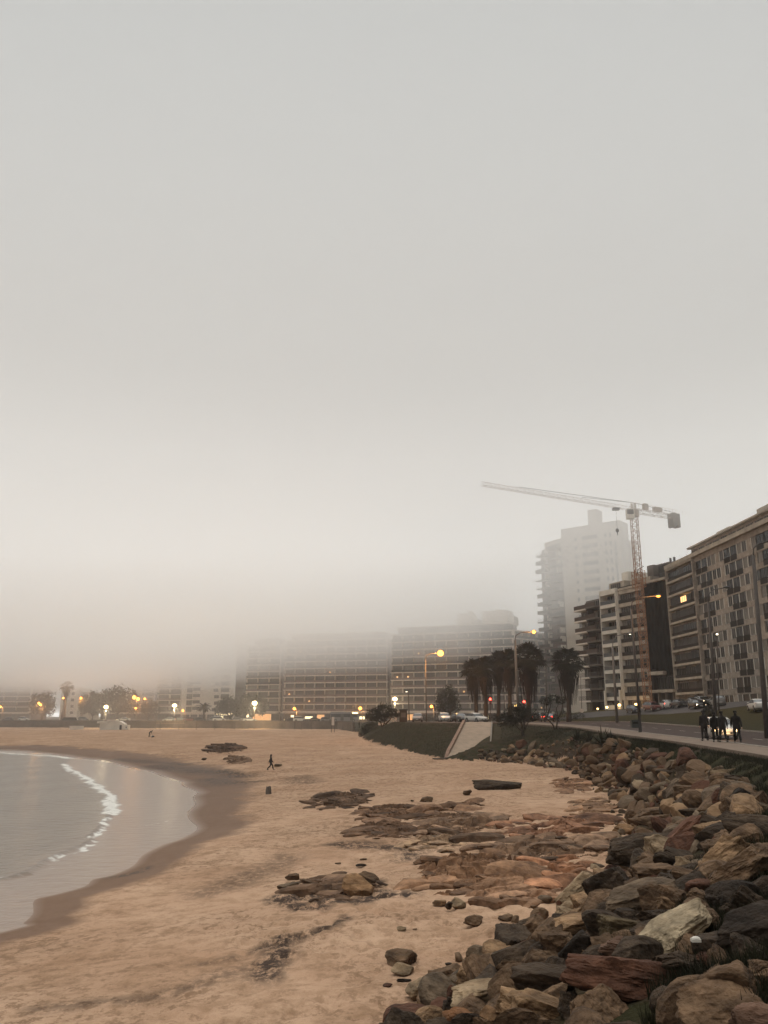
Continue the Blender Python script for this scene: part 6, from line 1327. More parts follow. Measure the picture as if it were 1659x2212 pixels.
# ================================================================== CARS
m_tyre = mat('tyre', (.015, .014, .013), .9); m_rim = mat('rim', (.25, .23, .21), .4, metal=.7); m_cglass = mat('car_glass', (.018, .018, .018), .08); m_trim = mat('black_trim', (.02, .018, .017), .5)
def paint(n, c): return mat('car_paint_' + n, c, .28, spec=.6)
PW, PD, PR, PG, PB = paint('white', (.55, .52, .47)), paint('dark', (.03, .028, .027)), paint('red', (.12, .03, .022)), paint('grey', (.17, .16, .15)), paint('blue', (.03, .04, .06))
m_tail = mat('tail_lamp', (.25, .02, .015), .3); m_hl = mat('unlit_headlamp', (.35, .33, .3), .2); m_plate = mat('number_plate', (.5, .48, .44), .6)
def car_mesh(kind):
    """body shell as cross sections along x (front at +x): (x, half width, sill z, belt z, roof z or None, roof half width)"""
    if kind == 'sedan': S = [(2.22, .62, .35, .58, .60), (2.12, .78, .28, .66, .70), (1.75, .86, .24, .74, .80), (1.05, .88, .22, .86, .92), (.55, .88, .22, .90, 1.30), (.15, .88, .22, .92, 1.44), (-.55, .88, .22, .93, 1.46), (-1.15, .88, .22, .95, 1.34), (-1.65, .87, .24, .97, 1.04), (-2.05, .82, .30, .96, 1.02), (-2.2, .70, .38, .80, .84)]
    elif kind == 'hatch': S = [(1.88, .62, .35, .60, .63), (1.78, .76, .28, .70, .75), (1.45, .83, .24, .80, .86), (.95, .85, .22, .90, 1.0), (.45, .85, .22, .94, 1.40), (.05, .85, .22, .96, 1.52), (-.75, .85, .22, .98, 1.54), (-1.35, .84, .24, 1.0, 1.48), (-1.72, .80, .28, 1.0, 1.22), (-1.85, .72, .36, .86, .95)]
    else: S = [(2.1, .65, .40, .74, .76), (2.0, .82, .32, .86, .90), (1.6, .90, .28, .98, 1.02), (1.1, .92, .26, 1.04, 1.12), (.6, .92, .26, 1.06, 1.58), (.2, .92, .26, 1.08, 1.72), (-.9, .92, .26, 1.10, 1.74), (-1.6, .91, .28, 1.10, 1.68), (-2.0, .86, .32, 1.08, 1.35), (-2.12, .78, .40, .95, 1.05)]
    return S
WHX = {'sedan': 1.36, 'hatch': 1.2, 'suv': 1.32}
def car(kind, label, loc, yaw, pm, group=None, head=None, tail=None, lightW=0):
    S = car_mesh(kind); r = thing('parked_car' if not head and not tail else 'car', label, 'car', loc, yaw, group)
    v = []; f = []; fm = []
    for (x, w, z0, zb, zr) in S:
        rw = w * (1 - .22 * min(1, (zr - zb) / .5)); sh = min(.06, (zr - zb) * .5)
        ring = [(-w * .92, z0), (-w, z0 + .18), (-w, zb - .1), (-w * .97, zb), (-rw - .02, zr - sh), (-rw * .85, zr), (0, zr + .02), (rw * .85, zr), (rw + .02, zr - sh), (w * .97, zb), (w, zb - .1), (w, z0 + .18), (w * .92, z0)]
        v += [(x, y, z) for y, z in ring]
    n = 13
    for i in range(len(S) - 1):
        for k in range(n):
            a = i * n + k; b = i * n + (k + 1) % n; f.append((a, b, b + n, a + n)); zr0, zr1 = S[i][4] - S[i][3], S[i + 1][4] - S[i + 1][3]
            top = max(zr0, zr1) > .25; slope = min(zr0, zr1) < .3 and top
            fm.append(1 if (top and k in (3, 8)) or (slope and k in (3, 4, 5, 6, 7, 8) and max(zr0, zr1) > .3) else 0)
    f.append(tuple(range(n))[::-1]); fm.append(0); e = (len(S) - 1) * n; f.append(tuple(e + k for k in range(n))); fm.append(0)
    me = bpy.data.meshes.new('body'); me.from_pydata(v, [], f); bm = bmesh.new(); bm.from_mesh(me); bmesh.ops.recalc_face_normals(bm, faces=bm.faces); bm.to_mesh(me); bm.free()
    # glass faces become the windows part
    gi = [i for i in range(len(f)) if fm[i] == 1]; bi = [i for i in range(len(f)) if fm[i] == 0]
    mesh_obj('body', v, [tuple(me.polygons[i].vertices) for i in bi], pm, r, True)
    mesh_obj('windows', v, [tuple(me.polygons[i].vertices) for i in gi], m_cglass, r, False)
    wx = WHX[kind]; W_ = S[4][1]; wr = .31 if kind != 'suv' else .36
    for sx in (wx, -wx):
        for sy in (1, -1):
            wb = MB().tube([(sx, sy * (W_ - .16), wr), (sx, sy * (W_ + .01), wr)], wr, 18).build('wheel', m_tyre, r); MB().tube([(sx, sy * (W_ + .005), wr), (sx, sy * (W_ + .03), wr)], wr * .62, 12).build('rim', m_rim, wb)
            MB().tube([(sx, sy * (W_ - .10), wr + .02), (sx, sy * (W_ + .004), wr + .02)], wr + .06, 18).build('wheel_arch', m_trim, wb)
    xf, xr = S[1][0], S[-2][0]; zf = S[1][3]; zr_ = S[-2][3]
    for sy in (1, -1):
        MB().box(xf - .12, sy * .62 - .15, zf - .14, xf + .06, sy * .62 + .15, zf - .01).build('headlight', head or m_hl, r); MB().box(xr - .08, sy * .64 - .13, zr_ - .20, xr + .06, sy * .64 + .13, zr_ - .02).build('taillight', tail or m_tail, r)
        MB().box(.55, sy * (W_ + .02) - .05, .95, .72, sy * (W_ + .02) + .12 * sy + .05, 1.06).build('wing_mirror', pm, r)
    MB().box(xf + .02, -.42, zf - .34, xf + .11, .42, zf - .18).build('grille', m_trim, r); MB().box(xf + .06, -.25, .36, xf + .13, .25, .48).build('number_plate', m_plate, r); MB().box(S[-1][0] - .03, -.25, .52, S[-1][0] + .02, .25, .64).build('number_plate', m_plate, r)
    if lightW: plight(r, (xf + .6, 0, .6), (1, .62, .3), lightW, .1)
    return r
def gpos(px, Y, dz=.06): b = base_at(px, Y); b.z += dz; return b
def up(px, py, Y): return at(px, py, Y)
# near: the car coming along the road, the sedan above the slipway and its neighbours
c = gpos(1551, 62); car('hatch', 'white hatchback with glowing headlights on the road behind the four walkers', c, R(-98), PW, head=E_HEAD, lightW=35)
c = gpos(1028, 134); car('sedan', 'white sedan parked at the head of the slipway', c, R(-62), PW, 'cars parked above the slipway')
c = gpos(993, 139); car('sedan', 'dark sedan parked left of the white sedan', c, R(-70), PD, 'cars parked above the slipway')
c = gpos(960, 143); car('hatch', 'pale hatchback parked left of the dark sedan', c, R(-85), PW, 'cars parked above the slipway')
c = gpos(902, 150); car('hatch', 'silver grey car parked beside the dark kiosk', c, R(-95), PG, 'cars parked above the slipway')
def upcar(kind, px, pyb, Y, yaw, pm, label, **k):
    p = at(px, pyb, Y); p.z = h1(p.x, p.y) + .06; return car(kind, label, p, yaw, pm, 'cars on the road above the grass hill', **k)
upcar('suv', 1409, 1526, 152, R(-80), PR, 'dark red off roader on the road above the hill right of the crane mast')
upcar('hatch', 1440, 1526, 150, R(85), PW, 'car with bright red tail lights above the hill under the netted building', tail=E_RED)
upcar('sedan', 1466, 1524, 146, R(95), PD, 'dark saloon right of the car with red tail lights')
upcar('sedan', 1497, 1522, 142, R(85), PD, 'black saloon partly below the hill crest left of the lit headlights')
upcar('hatch', 1368, 1530, 158, R(-85), PB, 'dark blue car low behind the hill left of the crane mast')
upcar('sedan', 1518, 1522, 140, R(-88), PG, 'grey car with pale headlights facing the camera on the hill', head=E_HEADW)
upcar('sedan', 1505, 1522, 134, R(-92), PD, 'dark car with pale headlights just left of the grey one', head=E_HEADW)
upcar('hatch', 1551, 1519, 128, R(80), PG, 'grey car roof showing over the hill beside the conifer')
upcar('sedan', 1636, 1516, 104, R(80), PW, 'white car roof showing over the hill near the right edge')
car('sedan', 'car with red tail lights turning behind the bare shrub', gpos(1192, 148), R(60), PD, None, tail=E_RED); car('hatch', 'grey car with small red lights at the junction left of the bare shrub', gpos(1160, 152), R(80), PG, None, tail=E_RED)
GS = 'cars on the far street behind the sea wall'
for i, (px, kind, pm, hd, tl, lab) in enumerate([(18, 'sedan', PG, None, None, 'grey car at the far left end of the far street'), (52, 'hatch', PW, None, None, 'pale car behind the pale sea wall at the far left'), (268, 'sedan', PW, E_HEADW, None, 'pale car with lights on right of the white beach kiosk'), (182, 'hatch', PG, None, None, 'grey car left of the white beach kiosk'), (366, 'sedan', PW, None, E_RED, 'white car with tail lights under the left pale lamp post'), (392, 'hatch', PG, None, None, 'grey car between the pale lamp and the feathery palm'),
    (410, 'sedan', PR, None, E_RED, 'red lit car left of the small feathery palm'), (432, 'sedan', PD, None, None, 'dark car at the foot of the small feathery palm'), (458, 'hatch', PG, None, None, 'grey car under the bright canopy sign'), (474, 'suv', PW, None, None, 'pale van right of the bright canopy sign'), (510, 'sedan', PG, None, None, 'grey car under the dark tree'), (540, 'sedan', PW, None, None, 'pale car beside the brightest pale lamp'),
    (628, 'sedan', PD, E_HEADW, None, 'dark car with headlights on in front of the orange entrance'), (648, 'suv', PW, None, None, 'white van in front of the long mauve block'), (676, 'sedan', PD, None, None, 'dark car right of the white van'), (705, 'hatch', PG, E_HEADW, None, 'grey car with headlights on left of the bus')]):
    Y = np.interp(px, [-10, 200, 700], [310, 292, 268]); b = base_at(px, Y); o = car(kind, lab, (b.x, b.y, 3.9), R(3 if i % 2 else 183) + .13, pm, GS, head=hd, tail=tl)
def bus():
    b = base_at(745, 270); r = thing('bus', 'pale city bus with a glowing orange destination sign on the far street', 'bus', (b.x, b.y, 3.9), -.1)
    mb = MB(); mb.box(-4.6, -1.25, .35, 4.6, 1.25, 3.05); mb.box(-4.45, -1.15, 3.051, 4.45, 1.15, 3.2); mb.build('body', PG, r); MB().box(-4.4, -1.28, 1.5, 4.3, -1.255, 2.5).build('side_windows', m_cglass, r); MB().box(4.605, -1.1, 1.3, 4.63, 1.1, 2.6).build('windscreen', m_cglass, r)
    MB().box(2.6, -1.30, 2.6, 4.4, -1.27, 2.98).build('destination_sign', E_YEL, r)
    for x in (-2.8, 3.0): 
        w = MB().tube([(x, -1.28, .45), (x, -1.0, .45)], .45, 14).build('wheel', m_tyre, r); MB().tube([(x, -1.31, .45), (x, -1.285, .45)], .25, 10).build('rim', m_rim, w)
    for x in (-1.2, 1.9): MB().box(x, -1.30, .45, x + 1.0, -1.285, 2.45).build('door', M['framedk'], r)
bus()
# ================================================================== BEACH FURNITURE
def kiosk():
    b = base_at(243, 246); b.z = h1(b.x, b.y); k = 246 / 1860.
    r = thing('beach_kiosk', 'low white flat roofed kiosk with a sloping right end at the back of the sand', 'kiosk', b, .03)
    mb = MB(); mb.box(-3.0, -1.5, -.3, 2.6, 1.8, 2.35); mb.v += [(2.6, -1.5, -.3), (4.0, -1.3, -.3), (4.0, 1.6, -.3), (2.6, 1.8, -.3), (2.6, -1.5, 2.35), (4.0, -1.3, 1.55), (4.0, 1.6, 1.55), (2.6, 1.8, 2.35)]; n = 8; mb.f += [[n, n + 3, n + 2, n + 1], [n + 4, n + 5, n + 6, n + 7], [n, n + 1, n + 5, n + 4], [n + 1, n + 2, n + 6, n + 5], [n + 2, n + 3, n + 7, n + 6]]; mb.m += [0] * 5
    mb.build('wall', M['white'], r); MB().box(-3.7, -2.0, 1.75, -.6, 1.9, 2.3).build('canopy', M['white'], r); MB().box(-1.0, -1.7, 2.352, 1.5, 1.9, 2.75).build('roof', M['slab'], r); MB().box(2.75, -1.56, -.2, 3.35, -1.44, 1.25).build('door', M['g_dark'], r)
    MB().box(4.02, -1.1, -.3, 5.1, 1.2, 1.25).build('annex', M['white'], r); MB().box(4.4, -1.13, .4, 4.75, -1.105, .8).build('window', M['g_dark'], r)
    b2 = base_at(170, 248); r2 = thing('low_wall', 'low white wall on the sand left of the white beach kiosk', 'wall', b2); mb = MB(); mb.box(-2.4, 0, -.3, 1.6, .4, 1.0); mb.build('wall_face', M['slab'], r2); MB().box(-2.5, -.08, 1.002, 1.7, .48, 1.1).build('coping', M['white'], r2)
kiosk()
def hut():
    b = base_at(150, 285); r = thing('dark_hut', 'dark wedge roofed hut with faded scrawls at the foot of the hazy fan palm', 'hut', (b.x, b.y, 1.6))
    MB().box(-2.1, -1.2, 0, 2.1, 1.5, 2.3).build('wall', M['recess'], r); v = [(-2.3, -1.4, 2.302), (2.5, -1.4, 2.302), (2.5, 1.7, 2.302), (-2.3, 1.7, 2.302), (-1.7, -.4, 3.7), (1.9, -.4, 3.7), (1.9, .8, 3.7), (-1.7, .8, 3.7)]
    mesh_obj('roof', v, [(0, 3, 2, 1), (4, 5, 6, 7), (0, 1, 5, 4), (1, 2, 6, 5), (2, 3, 7, 6), (3, 0, 4, 7)], M['roofdk'], r)
    mb = MB(); mb.tube([(-1.2, -1.24, .9), (-.8, -1.24, 1.5), (-.4, -1.24, .9), (0, -1.24, 1.5), (.3, -1.24, 1.0), (.9, -1.24, 1.4), (1.3, -1.24, .8)], .07, 4); mb.build('scrawl', M['bluegrey'], r)
hut()
def mural():
    b = base_at(838, 163); r = thing('mural_wall', 'low wall painted with blue and white curls behind the broad round topped bush', 'wall', b)
    MB().box(-1.9, 0, -.3, 1.7, .25, 1.35).build('wall_face', M['slab'], r); rr = random.Random(3); mb = MB()
    for k in range(9):
        x = -1.6 + k * .38; z = rr.uniform(.3, .9); pts = [(x + math.cos(a) * .25 * (1 - a / 9), -.012, z + math.sin(a) * .3 * (1 - a / 9)) for a in np.linspace(0, 6.5, 12)]; mb.tube(pts, .05, 4)
    mb.build('painting', mat('blue_paint', (.10, .22, .28), .8), r)
mural()
b = base_at(871, 165); r = thing('dark_kiosk', 'dark square kiosk between the mural wall and the silver grey car', 'kiosk', b); MB().box(-.75, -.6, -.2, .75, .7, 2.3).build('wall', M['recess'], r); MB().box(-.9, -.8, 2.302, .9, .9, 2.45).build('roof', M['roofdk'], r); MB().box(-.5, -.63, .9, .5, -.605, 1.8).build('shutter', M['concrete_dk'], r)
def sign_board():
    g = ong(719, 1582); r = thing('beach_sign', 'pale notice board on two dark posts standing in the sand', 'sign', g); k = pxm(g.y); h = 36 / k
    for s in (-1, 1): MB().box(s * 3.4 / k - .07, -.05, -.3, s * 3.4 / k + .07, .05, h * (.93 if s < 0 else .8)).build('post', m_poled, r)
    MB().box(-.38 * 8 / k, -.12, h * .42, .38 * 8 / k, -.052, h * .92).build('board', M['slab'], r)
sign_board()
def volley(px0, px1, py, label):
    a, b = ong(px0, py), ong(px1, py); b = Vector((b.x, a.y, a.z)) ; r = thing('volleyball_net', label, 'net', a, 0, 'volleyball nets on the far sand'); L = b.x - a.x
    for x in (0, L): MB().tube([(x, 0, -.2), (x, 0, 2.6)], .09, 6).build('post', m_poled, r)
    mb = MB(); mb.box(0, -.03, 2.35, L, .03, 2.5); mb.box(0, -.02, 1.55, L, .02, 1.62); [mb.box(x, -.01, 1.62, x + .05, .01, 2.35) for x in np.arange(.3, L, .5)]; mb.build('net', mat('net_tape', (.36, .27, .17), .9), r)
volley(606, 669, 1575, 'volleyball net near the narrow banded block at mid distance') if False else None
volley(336, 400, 1574, 'volleyball net under the left pale lamp post'); volley(468, 516, 1573, 'volleyball net left of the brightest pale lamp'); volley(520, 541, 1574, 'narrow net of tan mesh at the foot of the brightest pale lamp'); volley(660, 686, 1571, 'small net in front of the long mauve block')
for i, px in enumerate((346, 386, 424, 463, 507, 636, 651, 673)):
    g = ong(px, 1576); r = thing('marker_post', ['thin dark post %s' % s for s in ('under the left pale lamp post', 'left of the small feathery palm on the sand', 'right of the small feathery palm on the sand', 'under the bright canopy sign on the sand', 'left of the narrow tan net', 'left of the orange lamp in the sand', 'right of the orange lamp in the sand', 'near the small net on the sand')][i], 'post', g, 0, 'thin posts in the far sand'); MB().tube([(0, 0, -.2), (0, 0, 2.0)], .07, 6).build('shaft', m_poled, r); MB().sphere((0, 0, 2.0), .1, 6, 4).build('cap', m_poled, r)
def stump():
    g = ong(580, 1715); r = thing('wooden_stump', 'short weathered wooden post end sticking out of the sand left of the rocks', 'stump', g); k = pxm(g.y); v = MB(); rr = random.Random(2); n = 10; b = 0
    for z, q in ((-.2, 1), (.25, .97), (15 / k, .92)): v.v += [(math.cos(a) * 6 / k * q * (1 + .12 * rr.uniform(-1, 1)), math.sin(a) * 6 / k * q, z + (.05 * rr.uniform(-1, 1) if z > .3 else 0)) for a in np.linspace(0, 6.283, n, endpoint=False)]
    for j in range(2): v.f += [[j * n + i, j * n + (i + 1) % n, (j + 1) * n + (i + 1) % n, (j + 1) * n + i] for i in range(n)]; v.m += [0] * n
    v.build('post', M['concrete_dk'], r); MB().tube([(0, 0, 15 / k - .06), (0, 0, 15 / k - .01)], 5.2 / k, 10).build('cut_top', M['recess'], r)
stump()
def bin_():
    g = ong(1384, 1586); r = thing('litter_bin', 'dark litter bin hung on a square post at the edge of the pavement', 'litter bin', g); k = pxm(g.y)
    MB().box(-.16, -.1, -.1, .10, .12, 28 / k).build('post', M['rail'], r); v = []; 
    x0 = -.16; w = .62
    MB().box(x0 - w, -.26, .55, x0 - .002, .24, 30 / k - .05).box(x0 - w - .03, -.29, 30 / k - .048, x0 + .02, .27, 30 / k + .03).build('bin', mat('bin_green', (.018, .022, .018), .6), r); MB().box(x0 - w + .1, -.28, 30 / k - .3, x0 - .1, -.262, 30 / k - .15).build('opening', M['g_dark'], r)
bin_()
# scraps on the rocks: paper and a red and white can
g = ong(1508, 2088); o = MB().box(-.05, -.03, 0, .05, .035, .03).sphere((0, 0, .03), .045, 8, 5, sz=(1.2, .7, .6)).build('litter_scrap', M['white']); o.location = g + Vector((0, 0, .25)); tag(o, 'crumpled white scrap in the weeds right of the huge reddish slab', 'litter')
# ================================================================== PEOPLE
m_cloth = mat('black_cloth', (.012, .010, .009), .9, 6, .3); m_cloth2 = mat('charcoal_cloth', (.022, .018, .016), .9, 6, .3); m_skin = mat('skin', (.27, .155, .105), .6); m_hair = mat('dark_hair', (.015, .010, .008), .7); m_shoe = mat('dark_shoes', (.03, .024, .02), .7); m_grey = mat('grey_cloth', (.10, .085, .075), .9)
def skin_body(name, J, E, rad, m, parent, sub=1, root=0):
    """one continuous surface grown around the joints J joined by the edges E"""
    me = bpy.data.meshes.new(name); me.from_pydata([tuple(j) for j in J], E, []); o = link(name, me, parent)
    sk = o.modifiers.new('skin', 'SKIN'); sk.use_smooth_shade = True
    for i, v in enumerate(me.skin_vertices[0].data):
        r = rad[i]; v.radius = r if isinstance(r, tuple) else (r, r); v.use_root = (i == root)
    if sub: s = o.modifiers.new('sub', 'SUBSURF'); s.levels = sub; s.render_levels = sub
    me.materials.append(m); return o
def person(label, loc, yaw, stride=.25, arm=.15, lean=0.0, cap=True, h=1.75, seed=0, group=None, bend=0.0, hair=False, cloth=None, legs=None, arms_fwd=False, bag=None):
    """facing local +y; standing or striding figure; all heights scale with h"""
    s = h / 1.75; r = thing('person', label, 'person', loc, yaw, group); rr = random.Random(seed); c = cloth or m_cloth
    hip = Vector((0, 0, .93)); bd = Matrix.Rotation(-bend - lean, 3, 'X')
    def up_(x, y, z): return hip + bd @ Vector((x, y, z))
    sw = stride
    kneeL, ankL = Vector((-.10, sw * .55, .50)), Vector((-.10, sw * .75, .09)); kneeR, ankR = Vector((.10, -sw * .25 + .05 * (sw > 0), .48)), Vector((.10, -sw * .95, .11 + .06 * sw))
    if bend > .5: kneeL, kneeR = Vector((-.13, .16, .50)), Vector((.13, .10, .48)); ankL, ankR = Vector((-.13, .02, .09)), Vector((.13, -.12, .09))
    J = [hip, up_(0, 0, .16), up_(0, .01, .33), up_(0, 0, .47), up_(0, -.01, .56), up_(0, .02, .66), up_(0, .03, .76)]
    rad = [(.19, .14), (.185, .145), (.215, .15), (.17, .12), (.07, .07), (.080, .092), (.062, .075)]
    E = [(0, 1), (1, 2), (2, 3), (3, 4), (4, 5), (5, 6)]
    def add(p, q, rd): J.append(q); rad.append(rd); E.append((p, len(J) - 1)); return len(J) - 1
    for sgn, kn, an in ((-1, kneeL, ankL), (1, kneeR, ankR)):
        a = add(0, Vector((.095 * sgn, 0, .84)), .115); b = add(a, (Vector((.1 * sgn, 0, .84)) + kn) / 2, .105); b = add(b, kn, .082); b = add(b, (kn + an) / 2 + Vector((0, -.015, .02)), .078); b = add(b, an, .062)
    hands = []
    for sgn in (-1, 1):
        sy = arm * sgn * (-1 if stride >= 0 else 1)
        sh = up_(.185 * sgn, 0, .46)
        if arms_fwd: el = sh + Vector((.04 * sgn, .18, -.20)); wr = el + Vector((-.02 * sgn, .20, -.16))
        elif bend > .5: el = sh + Vector((.03 * sgn, .06, -.26)); wr = el + Vector((-.02 * sgn, .06, -.22))
        else: el = sh + Vector((.06 * sgn, sy * .5 - .03, -.28)); wr = el + Vector((.0, sy * .6 + .05, -.23))
        a = add(3, sh, .088); a = add(a, (sh + el) / 2, .078); a = add(a, el, .066); a = add(a, wr, .045); hands.append((wr, (wr - el).normalized(), sgn))
    J = [j * s for j in J]; rad = [(q[0] * s, q[1] * s) if isinstance(q, tuple) else q * s for q in rad]
    body = skin_body('body', J, E, rad, c, r)
    head = up_(0, .03, .71) * s; hm = MB(); hm.sphere(head, .098 * s, 14, 10, sz=(.80, .98, 1.18)); hm.sphere(head + Vector((0, .095, -.015)) * s, .018 * s, 6, 4, sz=(.7, 1.1, 1.3))
    for e in (-1, 1): hm.sphere(head + Vector((.078 * e, -.005, -.01)) * s, .022 * s, 6, 4, sz=(.4, .9, 1.3))
    hm.sphere(head + Vector((0, .082, -.055)) * s, .016 * s, 6, 3, sz=(1.5, .5, .5)); hm.tube([head + Vector((0, -.01, -.16)) * s, head + Vector((0, 0, -.07)) * s], .048 * s, 8)
    ho = hm.build('head', m_skin, r, True)
    eb = MB(); [eb.sphere(head + Vector((.032 * e, .086, .012)) * s, .011 * s, 6, 4) for e in (-1, 1)]; eb.build('eyes', m_hair, ho)
    hb = MB(); hb.sphere(head + Vector((0, -.014, .022)) * s, .106 * s, 14, 8, sz=(.84, .94, 1.08)) if not hair else hb.sphere(head + Vector((0, -.018, .016)) * s, .112 * s, 14, 8, sz=(.88, .96, 1.12))
    if hair: hb.sphere(head + Vector((0, -.10, -.13)) * s, .085 * s, 10, 8, sz=(.9, .55, 1.7))
    hb.build('hair', m_hair, ho, True)
    if cap:
        cb = MB(); cb.tube([head + Vector((0, -.005, .045)) * s, head + Vector((0, -.005, .10)) * s, head + Vector((0, -.01, .135)) * s], [.098 * s, .102 * s, .10 * s], 14); cb.box(head.x - .07 * s, head.y + .07 * s, head.z + .045 * s, head.x + .07 * s, head.y + .17 * s, head.z + .058 * s); cb.build('cap', m_cloth, r, True)
    # hands: a palm and five bent fingers grown as one surface
    for wr, d, sgn in hands:
        HJ = [wr, wr + d * .05, wr + d * .085]; hr = [.030, .036, .030]; HE = [(0, 1), (1, 2)]
        side = Vector((0, 1, 0)) - d * d.y; side.normalize(); pal = d.cross(side) * (-sgn)
        for k, (o_, L) in enumerate(((-.027, .062), (-.009, .072), (.009, .068), (.026, .052))):
            b0 = wr + d * .095 + side * o_; HJ += [b0, b0 + d * L * .5 + pal * .006, b0 + d * L * .85 + pal * .026]; hr += [.0095, .0085, .0075]; n = len(HJ); HE += [(2, n - 3), (n - 3, n - 2), (n - 2, n - 1)]
        t0 = wr + d * .035 + side * .036; HJ += [t0, t0 + d * .03 + side * .018, t0 + d * .055 + side * .012 + pal * .012]; hr += [.011, .010, .008]; n = len(HJ); HE += [(1, n - 3), (n - 3, n - 2), (n - 2, n - 1)]
        skin_body('hand', [j * s for j in HJ], HE, [q * s for q in hr], m_skin, r, 1)
    for an in (ankL, ankR):
        f = an * s; MB().sphere(f + Vector((0, .065, -.045)) * s, .13 * s, 10, 6, sz=(.42, 1.05, .36)).build('shoe', m_shoe, r, True)
    # jacket hem and trouser line
    jb = MB(); ring = [];
    jb.tube([up_(0, 0, -.10) * s, up_(0, 0, .02) * s, up_(0, 0, .14) * s], [.215 * s, .21 * s, .19 * s], 14, cap=False); jo = jb.build('jacket_hem', c, r, True); jo.scale = (1, .78, 1); 
    if bend > .5: bpy.data.objects.remove(jo)
    return r
GW = 'four people walking on the pavement'
for px, pf, ph, Yd, yw, st, kw, lab in [
    (1524.5, 1606, 1543, None, .08, .18, dict(arm=.05), 'person in a dark jacket and cap walking on the pavement, leftmost of the four'),
    (1547.7, 1609, 1547, None, -.1, .10, dict(arm=.03, h=1.68), 'person in black in front of the white hatchback, second from the left of the four'),
    (1564.5, 1609.5, 1545, None, .1, .30, dict(arm=.10), 'broad shouldered person in black between the second walker and the headlights'),
    (1594.8, 1611, 1544, None, -.25, .42, dict(arm=.22), 'person in black striding alone at the right of the four walkers')]:
    g = ong(px, pf); g.z += .16; hh = (pf - ph) / (FPX / (g.y * CP - (CAMZ - g.z) * SP)) ; kw = dict(kw); kw['cloth'] = m_cloth2 if px in (1524.5, 1564.5) else m_cloth; kw['h'] = min(max(hh, 1.6), 1.92); person(lab, g, yw, stride=st, group=GW, seed=int(px), **kw)
g = ong(584.5, 1664); person('person with long dark hair walking right across the open sand', g, R(-80), stride=.42, arm=.25, cap=False, hair=True, h=33 / (FPX / (g.y * CP)) * .98, cloth=m_cloth2, seed=5)
g = ong(322, 1592); person('person in black bending down far out on the sand', g, R(-75), stride=0, cap=False, bend=1.0, h=1.75, seed=6)
g2 = ong(327, 1592.5); r = thing('beach_bag', 'small dark and white bundle on the sand at the hands of the bending person', 'bag', g2 + Vector((.25, 0, 0))); MB().sphere((0, 0, .18), .35, 10, 6, sz=(1.2, .6, .55)).build('bag', M['rail'], r); MB().sphere((-.15, -.15, .2), .13, 8, 5).build('towel', M['white'], r)
for i, (px, py, lab) in enumerate([(513, 1572, 'tiny dark figure beside the brightest pale lamp'), (610, 1574, 'left one of two tiny dark figures standing together on the far sand'), (614, 1574, 'right one of two tiny dark figures standing together on the far sand'), (776, 1573, 'dark standing figure near the left foot of the grass bank'), (691, 1573, 'tiny crouched figure left of the notice board'), (661, 1567, 'tiny dark figure by the small net')]):
    g = ong(px, py); person(lab, g, R(40 * i), stride=.2 if i != 4 else 0, cap=False, h=1.7, seed=20 + i, bend=.9 if i == 4 else 0, group='tiny figures on the far sand')
for i, (px, w, lab) in enumerate([(744, .9, 'larger dark bundle lying on the far sand left of the grass bank'), (758, .35, 'small dark bundle between the two larger bundles on the far sand'), (766, .5, 'dark bundle right of the small one on the far sand')]):
    g = ong(px, 1573); r = thing('bundle', lab, 'bundle', g, 0, 'dark bundles on the far sand'); MB().sphere((0, 0, .15), w, 10, 6, sz=(1.2, .6, .45)).build('cloth', m_cloth2, r)
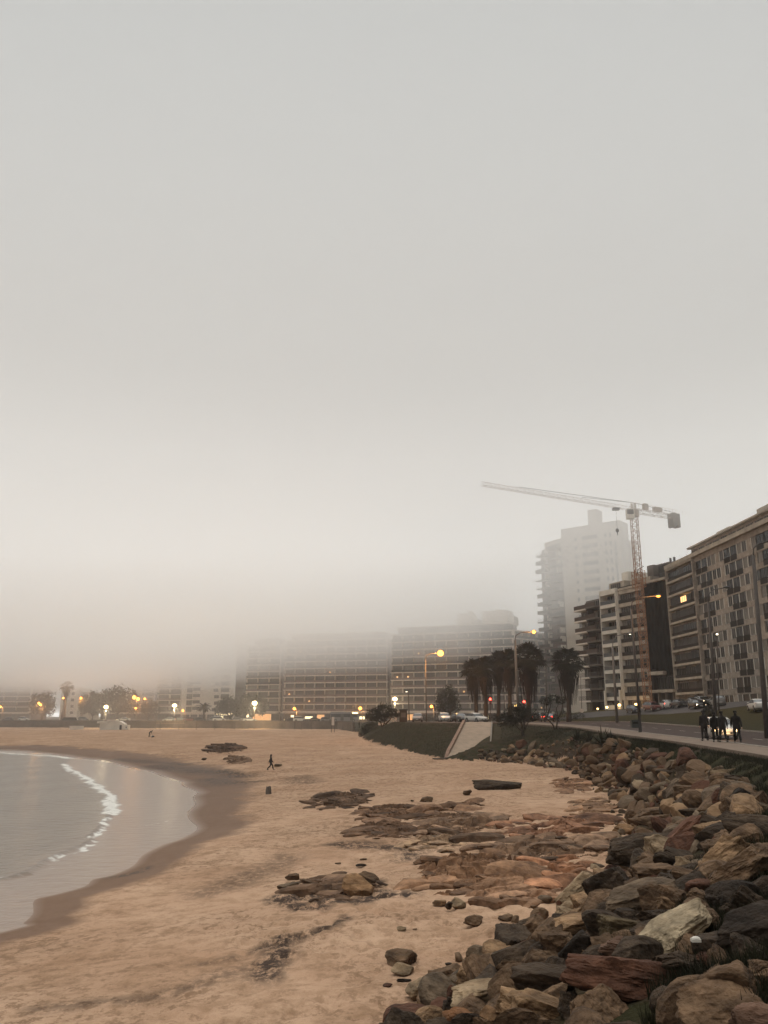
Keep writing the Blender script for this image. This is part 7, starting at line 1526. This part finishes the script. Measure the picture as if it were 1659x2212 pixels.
# ================================================================== HAZE (last: it encloses the finished scene)
def prism(name, xs, bottoms, tops, y_s, dens, col, label_kind='stuff'):
    """closed body: for each depth in y_s a bottom height and top height, between the two x limits"""
    v = []; f = []
    for i, y in enumerate(y_s):
        x0, x1 = xs[i] if isinstance(xs[0], (tuple, list)) else xs
        v += [(x0, y, bottoms[i]), (x1, y, bottoms[i]), (x1, y, tops[i]), (x0, y, tops[i])]
    n = len(y_s)
    for i in range(n - 1):
        a, b = i * 4, i * 4 + 4
        for k in range(4): f.append((a + k, a + (k + 1) % 4, b + (k + 1) % 4, b + k))
    f.append((0, 3, 2, 1)); e = (n - 1) * 4; f.append((e, e + 1, e + 2, e + 3))
    o = mesh_obj(name, v, f, vol('air_' + str(dens), col, dens, .6)); bm = bmesh.new(); bm.from_mesh(o.data); bmesh.ops.recalc_face_normals(bm, faces=bm.faces); bm.to_mesh(o.data); bm.free()
    o['kind'] = label_kind; return o
FOGC = (.997, .992, .984); FOGW = (.99, .97, .945)
prism('haze', (-560, 330), [-4, -4], [92, 92], [-60, 640], .00032, FOGC)
def cloud(name, ys, xs, bl, br, tops, dens, col):
    """closed body whose underside rises towards the right: four columns across, one row per depth"""
    v = []; f = []
    for y, l, r_, t in zip(ys, bl, br, tops):
        cols = [(xs[0], l), (.14 * y, l), (.27 * y, r_), (xs[1], r_)]
        v += [(x, y, z) for x, z in cols] + [(x, y, t) for x, z in cols]
    n = len(ys)
    for i in range(n - 1):
        a, b = 8 * i, 8 * i + 8
        for k in range(3): f += [(a + k, a + k + 1, b + k + 1), (a + k, b + k + 1, b + k), (a + 4 + k, b + 5 + k, a + 5 + k), (a + 4 + k, b + 4 + k, b + 5 + k)]
        f += [(a, b, b + 4, a + 4), (a + 3, a + 7, b + 7, b + 3)]
    for e in (0, 8 * (n - 1)): f += [(e + k, e + k + 1, e + k + 5, e + k + 4) for k in range(3)]
    o = mesh_obj(name, v, f, vol('cloud_air', col, dens)); bm = bmesh.new(); bm.from_mesh(o.data); bmesh.ops.recalc_face_normals(bm, faces=bm.faces); bm.to_mesh(o.data); bm.free(); o['kind'] = 'stuff'
cloud('haze', (60, 150, 240, 320, 420, 600), (-540, 310), [41, 36, 30, 20, 11, 7], [41.5, 38, 36, 30, 22, 16], [77, 76, 73, 62, 54, 52], .0115, FOGC)  # low cloud sheet, much denser than the even haze box
prism('haze', [(-530, 45), (-530, 25), (-530, 5), (-530, 0), (-530, 0)], [33, 23, 18, 16, 10], [52, 45, 42, 40, 38], [235, 300, 370, 430, 590], .021, FOGC)  # fog bank over the far left of the bay
prism('haze', (-550, 290), [-3.5, -3.5], [50, 50], [210, 620], .0017, FOGW)
